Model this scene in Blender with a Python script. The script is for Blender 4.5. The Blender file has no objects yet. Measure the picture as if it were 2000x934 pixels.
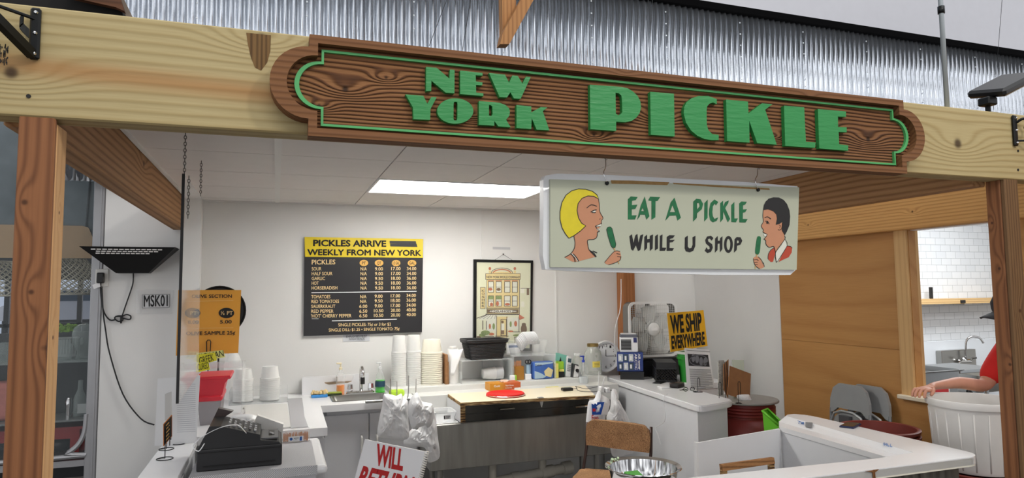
import bpy, bmesh, math, random
from mathutils import Vector, Matrix
random.seed(7)
SC = bpy.context.scene
COL = SC.collection
PI = math.pi
# ------------------------------------------------------------------ camera
YAW, PIT, ROL, FOC = math.radians(19.373), math.radians(4.394), math.radians(-.6085), 1311.0
EYE = Vector((0, 0, 1.72))
_f = Vector((math.sin(YAW)*math.cos(PIT), math.cos(YAW)*math.cos(PIT), math.sin(PIT)))
_r0 = Vector((math.cos(YAW), -math.sin(YAW), 0)); _u0 = _r0.cross(_f)
_r = _r0*math.cos(ROL)+_u0*math.sin(ROL); _u = -_r0*math.sin(ROL)+_u0*math.cos(ROL)
def at(px, py, X=None, Y=None, Z=None):
    """world point where the sight line of a photo pixel meets a plane"""
    d = _f + _r*((px-1000)/FOC) + _u*((467-py)/FOC)
    t = X/d.x if X is not None else Y/d.y if Y is not None else (Z-EYE.z)/d.z
    return EYE + d*t
cam = bpy.data.cameras.new('camera'); cam.sensor_width = 36; cam.lens = FOC/2000*36; cam.clip_start = .05
camo = bpy.data.objects.new('camera', cam); COL.objects.link(camo)
camo.matrix_world = Matrix(((_r.x, _u.x, -_f.x, 0), (_r.y, _u.y, -_f.y, 0), (_r.z, _u.z, -_f.z, EYE.z), (0, 0, 0, 1)))
SC.camera = camo
# ------------------------------------------------------------------ exposure, world, lamps
SC.view_settings.view_transform = 'Standard'; SC.view_settings.look = 'None'
SC.view_settings.exposure = 0.0; SC.view_settings.gamma = 1.0; SC.view_settings.use_curve_mapping = False
WORLD_STRENGTH = .80
KEY_POWER = 85.0
STORE_POWER = 55.0
BOOTH_EMIT = 18.0
KITCHEN_POWER = 80.0
SHOP_POWER = 14.0
def lin(c):
    return tuple(((v/255)/12.92 if v/255 <= .04045 else ((v/255+.055)/1.055)**2.4) for v in c[:3]) + (1.0,)
w = bpy.data.worlds.new('market_hall'); SC.world = w; w.use_nodes = True
nt = w.node_tree; nt.nodes.clear()
_o = nt.nodes.new('ShaderNodeOutputWorld'); _b = nt.nodes.new('ShaderNodeBackground')
_tc = nt.nodes.new('ShaderNodeTexCoord'); _mp = nt.nodes.new('ShaderNodeMapping'); _mp.inputs['Scale'].default_value = (5, 5, 1.2)
_n = nt.nodes.new('ShaderNodeTexNoise'); _n.inputs['Scale'].default_value = 1.6; _n.inputs['Detail'].default_value = 2
_rp = nt.nodes.new('ShaderNodeValToRGB')
_rp.color_ramp.elements[0].position = .36; _rp.color_ramp.elements[0].color = (.2, .2, .21, 1)
_rp.color_ramp.elements[1].position = .66; _rp.color_ramp.elements[1].color = (2.3, 2.34, 2.42, 1)
nt.links.new(_tc.outputs['Generated'], _mp.inputs[0]); nt.links.new(_mp.outputs[0], _n.inputs['Vector'])
nt.links.new(_n.outputs[0], _rp.inputs[0]); nt.links.new(_rp.outputs[0], _b.inputs[0])
_b.inputs[1].default_value = WORLD_STRENGTH; nt.links.new(_b.outputs[0], _o.inputs[0])
def area(name, loc, target, sx, sy, power, col=(1, 1, 1)):
    L = bpy.data.lights.new(name, 'AREA'); L.shape = 'RECTANGLE'; L.size = sx; L.size_y = sy; L.energy = power; L.color = col
    o = bpy.data.objects.new(name, L); COL.objects.link(o); o.location = loc
    o.rotation_euler = (Vector(target)-Vector(loc)).to_track_quat('-Z', 'Y').to_euler()
    return o
area('track_lamp', (3.3, -1.3, 5.6), (1.3, 2.2, 2.2), .45, .45, KEY_POWER, (1, .95, .87))
area('market_strip_lamp', (.2, -1.2, 5.2), (.6, 3.2, 1.6), 3.2, .8, STORE_POWER, (1, .97, .93))
area('market_strip_lamp', (3.6, .9, 6.5), (3.6, 5.7, 3.8), 3.0, .6, STORE_POWER*.8, (.93, .97, 1))
area('kitchen_ceiling_lamp', (6.3, 4.4, 2.85), (6.3, 4.4, 0), 2.4, .7, KITCHEN_POWER, (.93, .97, 1))
area('gift_shop_lamp', (-2.2, 7.4, 2.85), (-2.2, 7.4, 0), 1.2, .4, SHOP_POWER, (1, .93, .82))
# ------------------------------------------------------------------ materials
class NT:
    def __init__(s, m):
        m.use_nodes = True; s.t = m.node_tree; s.t.nodes.clear()
        s.out = s.n('ShaderNodeOutputMaterial'); s.b = s.n('ShaderNodeBsdfPrincipled'); s.l(s.b.outputs[0], s.out.inputs[0])
    def n(s, k, **kw):
        x = s.t.nodes.new(k)
        for a, v in kw.items(): setattr(x, a, v)
        return x
    def l(s, a, b): s.t.links.new(a, b)
    def m(s, op, a, b=None, c=None):
        x = s.n('ShaderNodeMath', operation=op)
        for i, v in enumerate((a, b, c)):
            if v is None: continue
            if isinstance(v, (int, float)): x.inputs[i].default_value = v
            else: s.l(v, x.inputs[i])
        return x.outputs[0]
    def xyz(s, v=None):
        x = s.n('ShaderNodeSeparateXYZ'); s.l(v, x.inputs[0]); return x.outputs
    def comb(s, a, b, c):
        x = s.n('ShaderNodeCombineXYZ')
        for i, v in enumerate((a, b, c)):
            if isinstance(v, (int, float)): x.inputs[i].default_value = v
            else: s.l(v, x.inputs[i])
        return x.outputs[0]
    def noise(s, vec, scale, detail=2, rough=.5):
        x = s.n('ShaderNodeTexNoise'); x.inputs['Scale'].default_value = scale; x.inputs['Detail'].default_value = detail
        x.inputs['Roughness'].default_value = rough
        if vec is not None: s.l(vec, x.inputs['Vector'])
        return x.outputs[0]
    def ramp(s, fac, stops):
        x = s.n('ShaderNodeValToRGB'); e = x.color_ramp.elements
        while len(e) < len(stops): e.new(.5)
        for i, (p, c) in enumerate(stops): e[i].position = p; e[i].color = c
        s.l(fac, x.inputs[0]); return x.outputs[0]
    def mix(s, f, a, b):
        x = s.n('ShaderNodeMix', data_type='RGBA')
        for i, v in ((0, f), (6, a), (7, b)):
            if isinstance(v, (int, float, tuple)): x.inputs[i].default_value = v
            else: s.l(v, x.inputs[i])
        return x.outputs[2]
    def bump(s, h, strength=.3, dist=.01):
        x = s.n('ShaderNodeBump'); x.inputs['Strength'].default_value = strength; x.inputs['Distance'].default_value = dist
        s.l(h, x.inputs['Height']); s.l(x.outputs[0], s.b.inputs['Normal'])
    def set(s, **kw):
        names = dict(rough='Roughness', metal='Metallic', spec='Specular IOR Level', trans='Transmission Weight', ior='IOR', alpha='Alpha', coat='Coat Weight', sub='Subsurface Weight')
        for k, v in kw.items(): s.b.inputs[names[k]].default_value = v
def pos(n): return n.n('ShaderNodeNewGeometry').outputs['Position']
_M = {}
def mat(name, c, rough=.5, metal=0, var=.06, vscale=9, bump=0, bscale=200, stretch=None, emit=0, **kw):
    """plain procedural material: base colour with a little mottling, optional fine bump"""
    if name in _M: return _M[name]
    m = bpy.data.materials.new(name); n = NT(m); c = lin(c); n.set(rough=rough, metal=metal, **kw)
    p = n.n('ShaderNodeTexCoord').outputs['Object']
    if stretch:
        mp = n.n('ShaderNodeMapping'); mp.inputs['Scale'].default_value = stretch; n.l(p, mp.inputs[0]); p = mp.outputs[0]
    f = n.noise(p, vscale, 3)
    col = n.mix(f, tuple(min(1, v*(1-var*1.6)) for v in c[:3])+(1,), tuple(min(1, v*(1+var*1.6)) for v in c[:3])+(1,))
    n.l(col, n.b.inputs['Base Color'])
    if bump: n.bump(n.noise(p, bscale, 2), bump, .004)
    if emit:
        n.b.inputs['Emission Color'].default_value = c; n.b.inputs['Emission Strength'].default_value = emit
    _M[name] = m; return m
def glass(name, c=(255, 255, 255), alpha=.15, rough=.05, spec=.5, edge=.45):
    """clear plastic or thin glass as a mix of see-through and a glossy coat"""
    if name in _M: return _M[name]
    m = bpy.data.materials.new(name); n = NT(m); n.set(rough=rough, spec=spec)
    n.b.inputs['Base Color'].default_value = lin(c)
    tr = n.n('ShaderNodeBsdfTransparent'); lw = n.n('ShaderNodeLayerWeight'); lw.inputs[0].default_value = .35
    f = n.m('ADD', n.m('MULTIPLY', lw.outputs['Facing'], edge), alpha); f = n.m('MINIMUM', f, 1.0)
    mx = n.n('ShaderNodeMixShader'); n.l(f, mx.inputs[0]); n.l(tr.outputs[0], mx.inputs[1]); n.l(n.b.outputs[0], mx.inputs[2])
    n.l(mx.outputs[0], n.out.inputs[0]); _M[name] = m; return m
def wood(name, light, dark, grain='X', freq=28, amp=1.6, nscale=1.3, knots=(), rough=.65, bump=.25, contrast=.75, kcol=(70, 42, 25), mid=None, streak=None, kamp=1.5):
    """growth rings running along an axis, bent round the given knots (x, y, z, radius)"""
    if name in _M: return _M[name]
    m = bpy.data.materials.new(name); n = NT(m); P = pos(n); x, y, z = n.xyz(P)
    if grain == 'X': al, v = x, n.m('ADD', z, n.m('MULTIPLY', y, .6)); st = (.55, 5, 5)
    elif grain == 'Y': al, v = y, n.m('ADD', z, n.m('MULTIPLY', x, .7)); st = (5, .55, 5)
    else: al, v = z, n.m('ADD', x, n.m('MULTIPLY', y, .8)); st = (5, 5, .55)
    mp = n.n('ShaderNodeMapping'); mp.inputs['Scale'].default_value = st; n.l(P, mp.inputs[0])
    ph = n.m('ADD', n.m('MULTIPLY', v, freq), n.m('MULTIPLY', n.noise(mp.outputs[0], nscale, 1.5), amp*4))
    kd = None
    sc = {'X': (.42, 1, 1), 'Y': (1, .42, 1), 'Z': (1, 1, .42)}[grain]
    for kx, ky, kz, r in knots:
        dx = n.m('MULTIPLY', n.m('SUBTRACT', x, kx), sc[0]); dy = n.m('MULTIPLY', n.m('SUBTRACT', y, ky), sc[1]); dz = n.m('MULTIPLY', n.m('SUBTRACT', z, kz), sc[2])
        d2 = n.m('ADD', n.m('ADD', n.m('MULTIPLY', dx, dx), n.m('MULTIPLY', dy, dy)), n.m('MULTIPLY', dz, dz))
        g = n.m('EXPONENT', n.m('MULTIPLY', d2, -1/(r*r*2.2)))
        ph = n.m('ADD', ph, n.m('MULTIPLY', g, kamp))
        x2, y2, z2 = (n.m('SUBTRACT', q, k) for q, k in ((x, kx), (y, ky), (z, kz)))
        e2 = n.m('ADD', n.m('ADD', n.m('MULTIPLY', x2, x2), n.m('MULTIPLY', y2, y2)), n.m('MULTIPLY', z2, z2))
        q2 = n.m('MULTIPLY', e2, 1/(r*r*.22)); k = n.m('EXPONENT', n.m('MULTIPLY', n.m('MULTIPLY', q2, q2), -1)); kd = k if kd is None else n.m('MAXIMUM', kd, k)
    ring = n.m('MULTIPLY_ADD', n.m('SINE', n.m('MULTIPLY', ph, 6.283)), .5, .5); ring = n.m('POWER', ring, 2.2)
    mp2 = n.n('ShaderNodeMapping'); mp2.inputs['Scale'].default_value = tuple(6 if q < 1 else 160 for q in st); n.l(P, mp2.inputs[0])
    fib = n.noise(mp2.outputs[0], 1.0, 3)
    big = n.noise(mp.outputs[0], .7, 2)
    f = n.m('ADD', n.m('MULTIPLY', ring, contrast*.62), n.m('MULTIPLY_ADD', fib, .5, -.14)); f = n.m('ADD', f, n.m('MULTIPLY_ADD', big, .5, -.22))
    stops = [(0, lin(light)), (1, lin(dark))] if mid is None else [(0, lin(light)), (.5, lin(mid)), (1, lin(dark))]
    col = n.ramp(f, stops)
    if streak:
        (sx, sz), (tx, tz), sw, scol = streak
        dz = n.m('SUBTRACT', z, n.m('MULTIPLY_ADD', n.m('SUBTRACT', x, sx), (tz-sz)/(tx-sx), sz)); dz = n.m('ADD', dz, n.m('MULTIPLY_ADD', big, .08, -.04))
        col = n.mix(n.m('MULTIPLY', n.m('EXPONENT', n.m('MULTIPLY', n.m('MULTIPLY', dz, dz), -1/(sw*sw))), .75), col, lin(scol))
    if kd is not None: col = n.mix(n.m('MULTIPLY', kd, .92), col, lin(kcol))
    n.l(col, n.b.inputs['Base Color']); n.set(rough=rough, spec=.3)
    n.bump(n.m('ADD', ring, n.m('MULTIPLY', fib, .5)), bump, .004)
    _M[name] = m; return m
# ------------------------------------------------------------------ mesh building
class MB:
    def __init__(s): s.bm = bmesh.new()
    def _add(s, verts, faces):
        vs = [s.bm.verts.new(v) for v in verts]
        for f in faces:
            try: s.bm.faces.new([vs[i] for i in f])
            except ValueError: pass
        return s
    def bx(s, x0, x1, y0, y1, z0, z1, bev=0, rot=None, seg=1):
        """box; rot = (pivot, angle about z) or (pivot, Matrix)"""
        v = [Vector((x, y, z)) for z in (z0, z1) for y in (y0, y1) for x in (x0, x1)]
        t = bmesh.new(); q = [t.verts.new(a) for a in v]
        for f in ((0, 2, 3, 1), (4, 5, 7, 6), (0, 1, 5, 4), (2, 6, 7, 3), (0, 4, 6, 2), (1, 3, 7, 5)): t.faces.new([q[i] for i in f])
        if bev: bmesh.ops.bevel(t, geom=t.edges[:], offset=bev, segments=seg, profile=.5, affect='EDGES', clamp_overlap=True)
        if rot:
            R = rot[1] if isinstance(rot[1], Matrix) else Matrix.Rotation(rot[1], 3, 'Z')
            p = Vector(rot[0])
            for a in t.verts: a.co = p + R @ (a.co-p)
        s.join(t); return s
    def join(s, t):
        mp = {a: s.bm.verts.new(a.co) for a in t.verts}
        for f in t.faces:
            try: s.bm.faces.new([mp[a] for a in f.verts])
            except ValueError: pass
        t.free(); return s
    def ext(s, pts, vec):
        """polygon given by 3-D points, swept along vec"""
        pts = [Vector(p) for p in pts]; vec = Vector(vec); n = len(pts)
        a = [s.bm.verts.new(p) for p in pts]; b = [s.bm.verts.new(p+vec) for p in pts]
        s.bm.faces.new(a); s.bm.faces.new(b[::-1])
        for i in range(n): s.bm.faces.new((a[i], b[i], b[(i+1) % n], a[(i+1) % n]))
        return s
    def tube(s, pts, r, seg=8, closed=False, caps=True):
        pts = [Vector(p) for p in pts]; n = len(pts); rings = []; prev = None
        for i, p in enumerate(pts):
            if closed: t = pts[(i+1) % n]-pts[i-1]
            else: t = pts[min(i+1, n-1)]-pts[max(i-1, 0)]
            t.normalize()
            if prev is None:
                a = t.orthogonal().normalized()
            else:
                a = prev-t*prev.dot(t)
                a = a.normalized() if a.length > 1e-6 else t.orthogonal().normalized()
            prev = a; b = t.cross(a); rr = r[i] if isinstance(r, (list, tuple)) else r
            rings.append([s.bm.verts.new(p+(a*math.cos(k*2*PI/seg)+b*math.sin(k*2*PI/seg))*rr) for k in range(seg)])
        for i in range(n if closed else n-1):
            A, B = rings[i], rings[(i+1) % n]
            for k in range(seg):
                try: s.bm.faces.new((A[k], A[(k+1) % seg], B[(k+1) % seg], B[k]))
                except ValueError: pass
        if caps and not closed: s.bm.faces.new(rings[0][::-1]); s.bm.faces.new(rings[-1])
        return s
    def lathe(s, prof, c, seg=24, sx=1, sy=1, M=None):
        """profile of (radius, height) turned about the vertical through c"""
        c = Vector(c); rings = []
        def P(x, y, z):
            v = Vector((x*sx, y*sy, z)); v = M @ v if M else v
            return c+v
        for r, z in prof:
            if r < 1e-5: rings.append([s.bm.verts.new(P(0, 0, z))])
            else: rings.append([s.bm.verts.new(P(r*math.cos(k*2*PI/seg), r*math.sin(k*2*PI/seg), z)) for k in range(seg)])
        for A, B in zip(rings, rings[1:]):
            for k in range(seg):
                f = [A[k % len(A)], A[(k+1) % len(A)], B[(k+1) % len(B)], B[k % len(B)]]
                f = [q for i, q in enumerate(f) if q not in f[:i]]
                if len(f) > 2:
                    try: s.bm.faces.new(f)
                    except ValueError: pass
        return s
    def grid(s, fn, nu, nv, thick=0):
        """surface fn(u, v) for u, v in 0..1; thick gives it a back"""
        V = [[Vector(fn(i/nu, j/nv)) for j in range(nv+1)] for i in range(nu+1)]
        q = [[s.bm.verts.new(a) for a in row] for row in V]
        for i in range(nu):
            for j in range(nv): s.bm.faces.new((q[i][j], q[i+1][j], q[i+1][j+1], q[i][j+1]))
        if thick:
            k = []
            for i in range(nu+1):
                row = []
                for j in range(nv+1):
                    a = V[min(i+1, nu)][j]-V[max(i-1, 0)][j]; b = V[i][min(j+1, nv)]-V[i][max(j-1, 0)]
                    m = a.cross(b); m = m.normalized() if m.length > 1e-9 else Vector((0, 1, 0))
                    row.append(s.bm.verts.new(V[i][j]-m*thick))
                k.append(row)
            for i in range(nu):
                for j in range(nv): s.bm.faces.new((k[i][j], k[i][j+1], k[i+1][j+1], k[i+1][j]))
            for i in range(nu):
                s.bm.faces.new((q[i+1][0], q[i][0], k[i][0], k[i+1][0])); s.bm.faces.new((q[i][nv], q[i+1][nv], k[i+1][nv], k[i][nv]))
            for j in range(nv):
                s.bm.faces.new((q[0][j], q[0][j+1], k[0][j+1], k[0][j])); s.bm.faces.new((q[nu][j+1], q[nu][j], k[nu][j], k[nu][j+1]))
        return s
    def flat(s, polys, fr, thick=.001):
        """filled 2-D outline(s) with holes, laid into frame fr = (origin, ex, ey, normal)"""
        cu = bpy.data.curves.new('t', 'CURVE'); cu.dimensions = '2D'; cu.fill_mode = 'BOTH'; cu.extrude = .5
        for poly in polys:
            sp = cu.splines.new('POLY'); sp.points.add(len(poly)-1); sp.use_cyclic_u = True
            for q, p in zip(sp.points, poly): q.co = (p[0], p[1], 0, 1)
        return s._curve(cu, fr, thick)
    def _curve(s, cu, fr, thick):
        o = bpy.data.objects.new('t', cu); me = o.to_mesh()
        O, ex, ey, nn = (Vector(q) for q in fr)
        s._add([O+ex*v.co.x+ey*v.co.y+nn*(thick*(v.co.z+.5)) for v in me.vertices], [tuple(p.vertices) for p in me.polygons])
        o.to_mesh_clear(); bpy.data.objects.remove(o); bpy.data.curves.remove(cu)
        return s
    def text(s, txt, a, b, up, nn, bold=0.0, thick=.001):
        """one line of lettering fitted between points a and b (its baseline), capitals as tall as vector up"""
        multi = 'M' in txt and bold > 0          # the built-in M closes up when offset, so it is thickened by overprinting
        def tc(t):
            cu = bpy.data.curves.new('t', 'FONT'); cu.body = t; cu.size = 1; cu.offset = 0 if multi else bold; cu.extrude = .5; cu.resolution_u = 3; return cu
        cu = tc(txt); o = bpy.data.objects.new('t', cu); me = o.to_mesh()
        xs = [v.co.x for v in me.vertices]; x0, x1 = min(xs), max(xs); o.to_mesh_clear(); bpy.data.objects.remove(o)
        ex = (Vector(b)-Vector(a))/(x1-x0); ey = Vector(up)/.69
        if not multi: return s._curve(cu, (Vector(a)-ex*x0, ex, ey, nn), thick)
        bpy.data.curves.remove(cu)
        for i, (dx, dy) in enumerate(((-1, 0), (1, 0), (0, 1), (0, -1))): s._curve(tc(txt), (Vector(a)-ex*x0+ex*dx*bold+ey*dy*bold+Vector(nn)*(.0003*i), ex, ey, nn), thick)
        return s
    def build(s, name, m, parent=None, smooth=False, kind=None, label=None):
        bm = s.bm; bmesh.ops.recalc_face_normals(bm, faces=bm.faces[:])
        xs = [v.co for v in bm.verts]; lo = Vector([min(c[i] for c in xs) for i in range(3)]); hi = Vector([max(c[i] for c in xs) for i in range(3)])
        o0 = Vector(((lo.x+hi.x)/2, (lo.y+hi.y)/2, lo.z))
        for v in bm.verts: v.co -= o0
        me = bpy.data.meshes.new(name); bm.to_mesh(me); bm.free()
        for q in (m if isinstance(m, (list, tuple)) else [m]): me.materials.append(q)
        if smooth:
            for p in me.polygons: p.use_smooth = True
            if smooth is not True: me.set_sharp_from_angle(angle=math.radians(smooth))
        o = bpy.data.objects.new(name, me); COL.objects.link(o); o.location = o0
        if parent:
            o.parent = parent; base = parent
            M = Matrix.Identity(4)
            while base: M = Matrix.Translation(base.location) @ M if base.parent is None else M; base = base.parent
            # part meshes are built in world coordinates; the parent chain is plain translations
            p0 = Vector((0, 0, 0)); q = parent
            while q: p0 += q.location; q = q.parent
            o.location = o0-p0
        if kind: o['kind'] = kind
        if label: o['label'] = label
        return o
def tag(o, label, cat, group=None, kind=None):
    o['label'] = label; o['category'] = cat
    if group: o['group'] = group
    if kind: o['kind'] = kind
    return o
def thing(name, label, cat, loc, group=None):
    o = bpy.data.objects.new(name, None); COL.objects.link(o); o.location = loc; o.empty_display_size = .05
    return tag(o, label, cat, group)
def dup(root, delta, label=None, rotz=0):
    """a copy of a thing with copies of its parts and sub-parts"""
    r = root.copy(); COL.objects.link(r); r.location = root.location+Vector(delta)
    if rotz: r.rotation_euler = (0, 0, rotz)
    if label: r['label'] = label
    for ch in list(root.children):
        c = ch.copy(); COL.objects.link(c); c.parent = r
        for g in ch.children:
            d = g.copy(); COL.objects.link(d); d.parent = c
    return r
def struct(o, label, cat):
    return tag(o, label, cat, None, 'structure')
def smooth_poly(pts, n=4, closed=True):
    out = []; N = len(pts)
    rng = range(N) if closed else range(N-1)
    for i in rng:
        g = lambda k: Vector(pts[k % N]) if closed else Vector(pts[min(max(k, 0), N-1)])
        p0, p1, p2, p3 = g(i-1), g(i), g(i+1), g(i+2)
        for k in range(n):
            t = k/n
            out.append(.5*((2*p1)+(p2-p0)*t+(2*p0-5*p1+4*p2-p3)*t*t+(3*p1-p0-3*p2+p3)*t**3))
    if not closed: out.append(Vector(pts[-1]))
    return out
def stroke(pts, w, closed=False):
    """outline of a 2-D pen stroke of width w along pts, as polygons (one quad per segment pair)"""
    P = [Vector(p[:2]) for p in pts]; n = len(P); L = []; R = []
    for i in range(n):
        t = (P[(i+1) % n]-P[i-1]) if closed else (P[min(i+1, n-1)]-P[max(i-1, 0)])
        t = t.normalized() if t.length > 1e-9 else Vector((1, 0)); m = Vector((-t.y, t.x))*(w/2)
        L.append(P[i]+m); R.append(P[i]-m)
    if closed: return [L, R]
    return [L+R[::-1]]
def arc_pts(c, rx, rz, a0, a1, n):
    return [(c[0]+rx*math.cos(a0+(a1-a0)*i/n), c[1]+rz*math.sin(a0+(a1-a0)*i/n)) for i in range(n+1)]
YF = lambda Y: ((0, Y, 0), (1, 0, 0), (0, 0, 1), (0, -1, 0))           # frame of a board facing the market
def pxY(pts, Y, s=1, ox=0, oy=0):
    """photo points (crop scale s, offset ox, oy) on the plane y = Y as (x, z)"""
    return [(q.x, q.z) for q in (at(ox+p[0]/s, oy+p[1]/s, Y=Y) for p in pts)]
def textpx(mb, t, x0, y0, x1, y1, h, Y, bold=0.0, thick=.001, s=1, ox=0, oy=0):
    a = at(ox+x0/s, oy+y0/s, Y=Y); b = at(ox+x1/s, oy+y1/s, Y=Y); c = at(ox+x0/s, oy+(y0-h)/s, Y=Y)
    return mb.text(t, a, b, (0, 0, c.z-a.z), (0, -1, 0), bold, thick)
# ------------------------------------------------------------------ palette
WALL = mat('white_painted_wall', (226, 225, 222), .55, var=.03, vscale=3, bump=.08, bscale=60)
WALLG = mat('grey_white_wall', (222, 220, 220), .55, var=.03, vscale=4, bump=.08, bscale=60)
CEILM = mat('ceiling_tile', (228, 224, 221), .9, var=.02, bump=.25, bscale=400)
CEILG = mat('ceiling_gap', (48, 46, 45), .9)
WHITE = mat('white_laminate', (232, 232, 233), .28, var=.015, vscale=5)
WHITE2 = mat('white_pebbled_panel', (224, 225, 228), .4, var=.02, bump=.35, bscale=350)
CABW = mat('cabinet_front', (205, 205, 208), .3, var=.015)
BLACK = mat('black_plastic', (22, 22, 23), .4, var=.1)
BLACKM = mat('black_metal', (24, 25, 25), .35, .6, var=.1)
STEEL = mat('stainless_steel', (168, 167, 163), .28, .95, var=.10, vscale=6, stretch=(1, 1, .12))
STEELD = mat('dull_steel', (150, 148, 142), .42, .65, var=.18, vscale=9, stretch=(2.5, 1, .25))
CHROME = mat('chrome', (215, 215, 215), .08, 1, var=.01)
CLEAR = glass('clear_acrylic', (240, 245, 245), .07, .04)
CLEARG = glass('frosted_clear_plastic', (245, 247, 248), .42, .2)
CUPS = glass('translucent_deli_plastic', (246, 246, 243), .62, .3)
CUPY = glass('translucent_tub_plastic', (247, 243, 226), .70, .3)
GREY = mat('grey_plastic', (120, 121, 122), .5)
RED = mat('red_plastic', (214, 24, 22), .35)
PAPER = mat('white_paper', (236, 236, 236), .8, var=.015)
INK = mat('black_ink', (18, 17, 17), .7)
k_ = [(-.71, 2.2, 2.345, .038), (2.96, 2.2, 2.375, .05), (-.055, 2.2, 2.52, .035)]
BEAM = wood('pale_pine_beam', (178, 162, 120), (138, 106, 66), 'X', 34, .30, .45, k_, .75, .25, .6, (58, 40, 26), mid=(160, 142, 99), kamp=3.2, streak=((-.7, 2.37), (-.05, 2.335), .03, (160, 116, 70)))
POST = wood('red_brown_fir_post', (142, 94, 60), (86, 50, 29), 'Z', 34, .5, .6, [(-.665, 2.2, 1.98, .018), (-.64, 2.2, 1.73, .016), (-.605, 2.21, 1.575, .02), (3.25, 2.25, 1.80, .016), (3.3, 2.2, 1.55, .018), (3.25, 2.27, 2.02, .014), (3.25, 2.23, 1.35, .016)], .7, .25, .85)
SIDEB = wood('tan_fir_side_beam', (176, 134, 92), (112, 74, 44), 'Y', 30, .6, .55, [(-.66, 3.9, 2.40, .04), (3.17, 2.7, 2.36, .035)], .7, .3, .85)
YELB = wood('yellow_pine_beam', (224, 174, 108), (170, 116, 62), 'Y', 48, .35, .6, [(3.86, 4.1, 2.2, .015), (3.86, 3.2, 2.2, .015)], .65, .2, .6)
YELP = wood('yellow_pine_board', (214, 176, 122), (184, 138, 88), 'Z', 34, .3, .6, (), .65, .1, .5)
PLY = wood('plywood_sheet', (192, 142, 84), (158, 106, 56), 'Y', 4.5, 1.25, .6, (), .5, .04, .5)
RUST = wood('orange_brown_post', (170, 112, 70), (134, 84, 50), 'Z', 30, .4, .7, (), .7, .2, .6)
SIGNW = wood('brown_carved_cedar', (138, 96, 60), (50, 28, 15), 'X', 70, .85, 1.3, [(.20, 2.16, 2.37, .024), (.33, 2.16, 2.42, .014), (.12, 2.16, 2.31, .014), (.62, 2.16, 2.32, .016), (1.35, 2.16, 2.37, .022), (2.38, 2.16, 2.35, .024), (1.88, 2.16, 2.33, .014), (1.08, 2.16, 2.28, .014), (2.16, 2.16, 2.38, .022)], .8, 1.0, 1.0, (36, 24, 17), mid=(94, 59, 33), kamp=2.8)
SIGNF = wood('brown_cedar_rim', (124, 84, 52), (86, 54, 31), 'X', 50, .3, .8, [(1.2, 2.12, 2.52, .014), (1.0, 2.12, 2.22, .012), (2.05, 2.12, 2.5, .012)], .75, .3, .7)
GREEN = mat('sign_green_paint', (36, 130, 64), .45, var=.05, bump=.5, bscale=26, stretch=(.5, 1, 3))
GREENL = mat('sign_green_line', (74, 160, 92), .5, var=.08)
# ------------------------------------------------------------------ room shell
YB, XR = 5.7, 3.92
FLO = mat('concrete_floor', (96, 92, 88), .55, var=.12, vscale=2.5)
struct(MB().bx(-6, 12, -7, 13, -.1, 0).build('floor', FLO), 'grey concrete floor of the market hall', 'floor')
struct(MB().bx(-1.21, XR+.08, YB, YB+.1, 0, 2.62).build('wall_back', WALL), 'white painted back wall of the pickle stall', 'wall')
struct(MB().bx(XR, XR+.08, 4.51, YB, 0, 2.6).build('wall_right', WALL), 'white painted side wall between corner and plywood', 'wall')
struct(MB().bx(XR, XR+.06, 3.29, 4.508, 0, 2.6).bx(XR, XR+.06, 1.2, 2.62, 0, 2.6).bx(XR, XR+.06, 2.62, 3.29, 0, 1.0).bx(XR, XR+.06, 2.62, 3.29, 2.10, 2.6)
       .bx(XR-.006, XR, 3.39, 4.50, 1.302, 2.08).bx(XR-.006, XR, 3.39, 4.50, .2, 1.299).bx(XR-.006, XR, 1.2, 3.39, .2, 1.0).build('wall_right_plywood', PLY), 'tan plywood sheets of the right side wall', 'wall')
struct(MB().bx(XR-.02, XR+.09, 3.295, 3.385, 1.0, 2.09).build('trim_1', YELP), 'pale yellow board beside the kitchen hatch', 'trim')
struct(MB().bx(XR-.05, XR+.12, 2.62, 3.40, .985, 1.012, .004).build('trim_2', mat('cream_sill', (226, 214, 190), .5)), 'cream sill board of the kitchen hatch', 'sill')
struct(MB().bx(XR+.02, XR+.07, 2.66, 3.29, 2.085, 2.10).build('trim_3', WHITE), 'thin white strip at the top of the kitchen hatch', 'trim')
struct(MB().bx(XR-.06, XR+.08, 1.2, YB-.01, 2.09, 2.41, .006).build('side_beam', YELB), 'yellow pine beam above the plywood wall and hatch', 'beam')
struct(MB().bx(3.17, 3.26, 2.295, YB-.01, 2.2, 2.53, .006).build('side_beam', SIDEB), 'brown timber beam running back from the right post', 'beam')
struct(MB().bx(-.755, -.66, 2.295, YB-.01, 2.212, 2.535, .006).build('side_beam', SIDEB), 'tan timber beam running back from the left post', 'beam')
struct(MB().bx(-2.2, 5.6, 2.2, 2.29, 2.222, 2.545, .005).build('front_beam', BEAM), 'long pale pine beam across the stall front', 'beam')
bk_ = [o for o in bpy.data.objects if o.name == 'front_beam'][0]
MB().flat([pxY([(481, 64), (529, 69), (528, 100), (522, 122), (510, 138), (498, 132), (490, 112), (484, 86)], 2.2)], YF(2.2), .0008).build('bark_pocket', wood('bark_pocket', (120, 92, 58), (64, 46, 30), 'Z', 50, 1, 2, (), .9, .5, .9), bk_)
LPOST = wood('pale_side_board', (214, 170, 120), (184, 134, 86), 'Z', 30, .3, .6, [(-.6, 2.27, 1.96, .012), (-.6, 2.26, 1.6, .014)], .7, .2, .6); DPOST = wood('dark_front_board', (120, 90, 60), (70, 48, 32), 'Z', 60, .3, .6, [(3.3, 2.2, 1.6, .02)], .75, .3, .8)
struct(MB().bx(-.688, -.60, 2.202, 2.222, 0, 2.225, .004).build('left_post', POST), 'red-brown timber face of the post under the beam, left of the stall', 'post')
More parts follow.
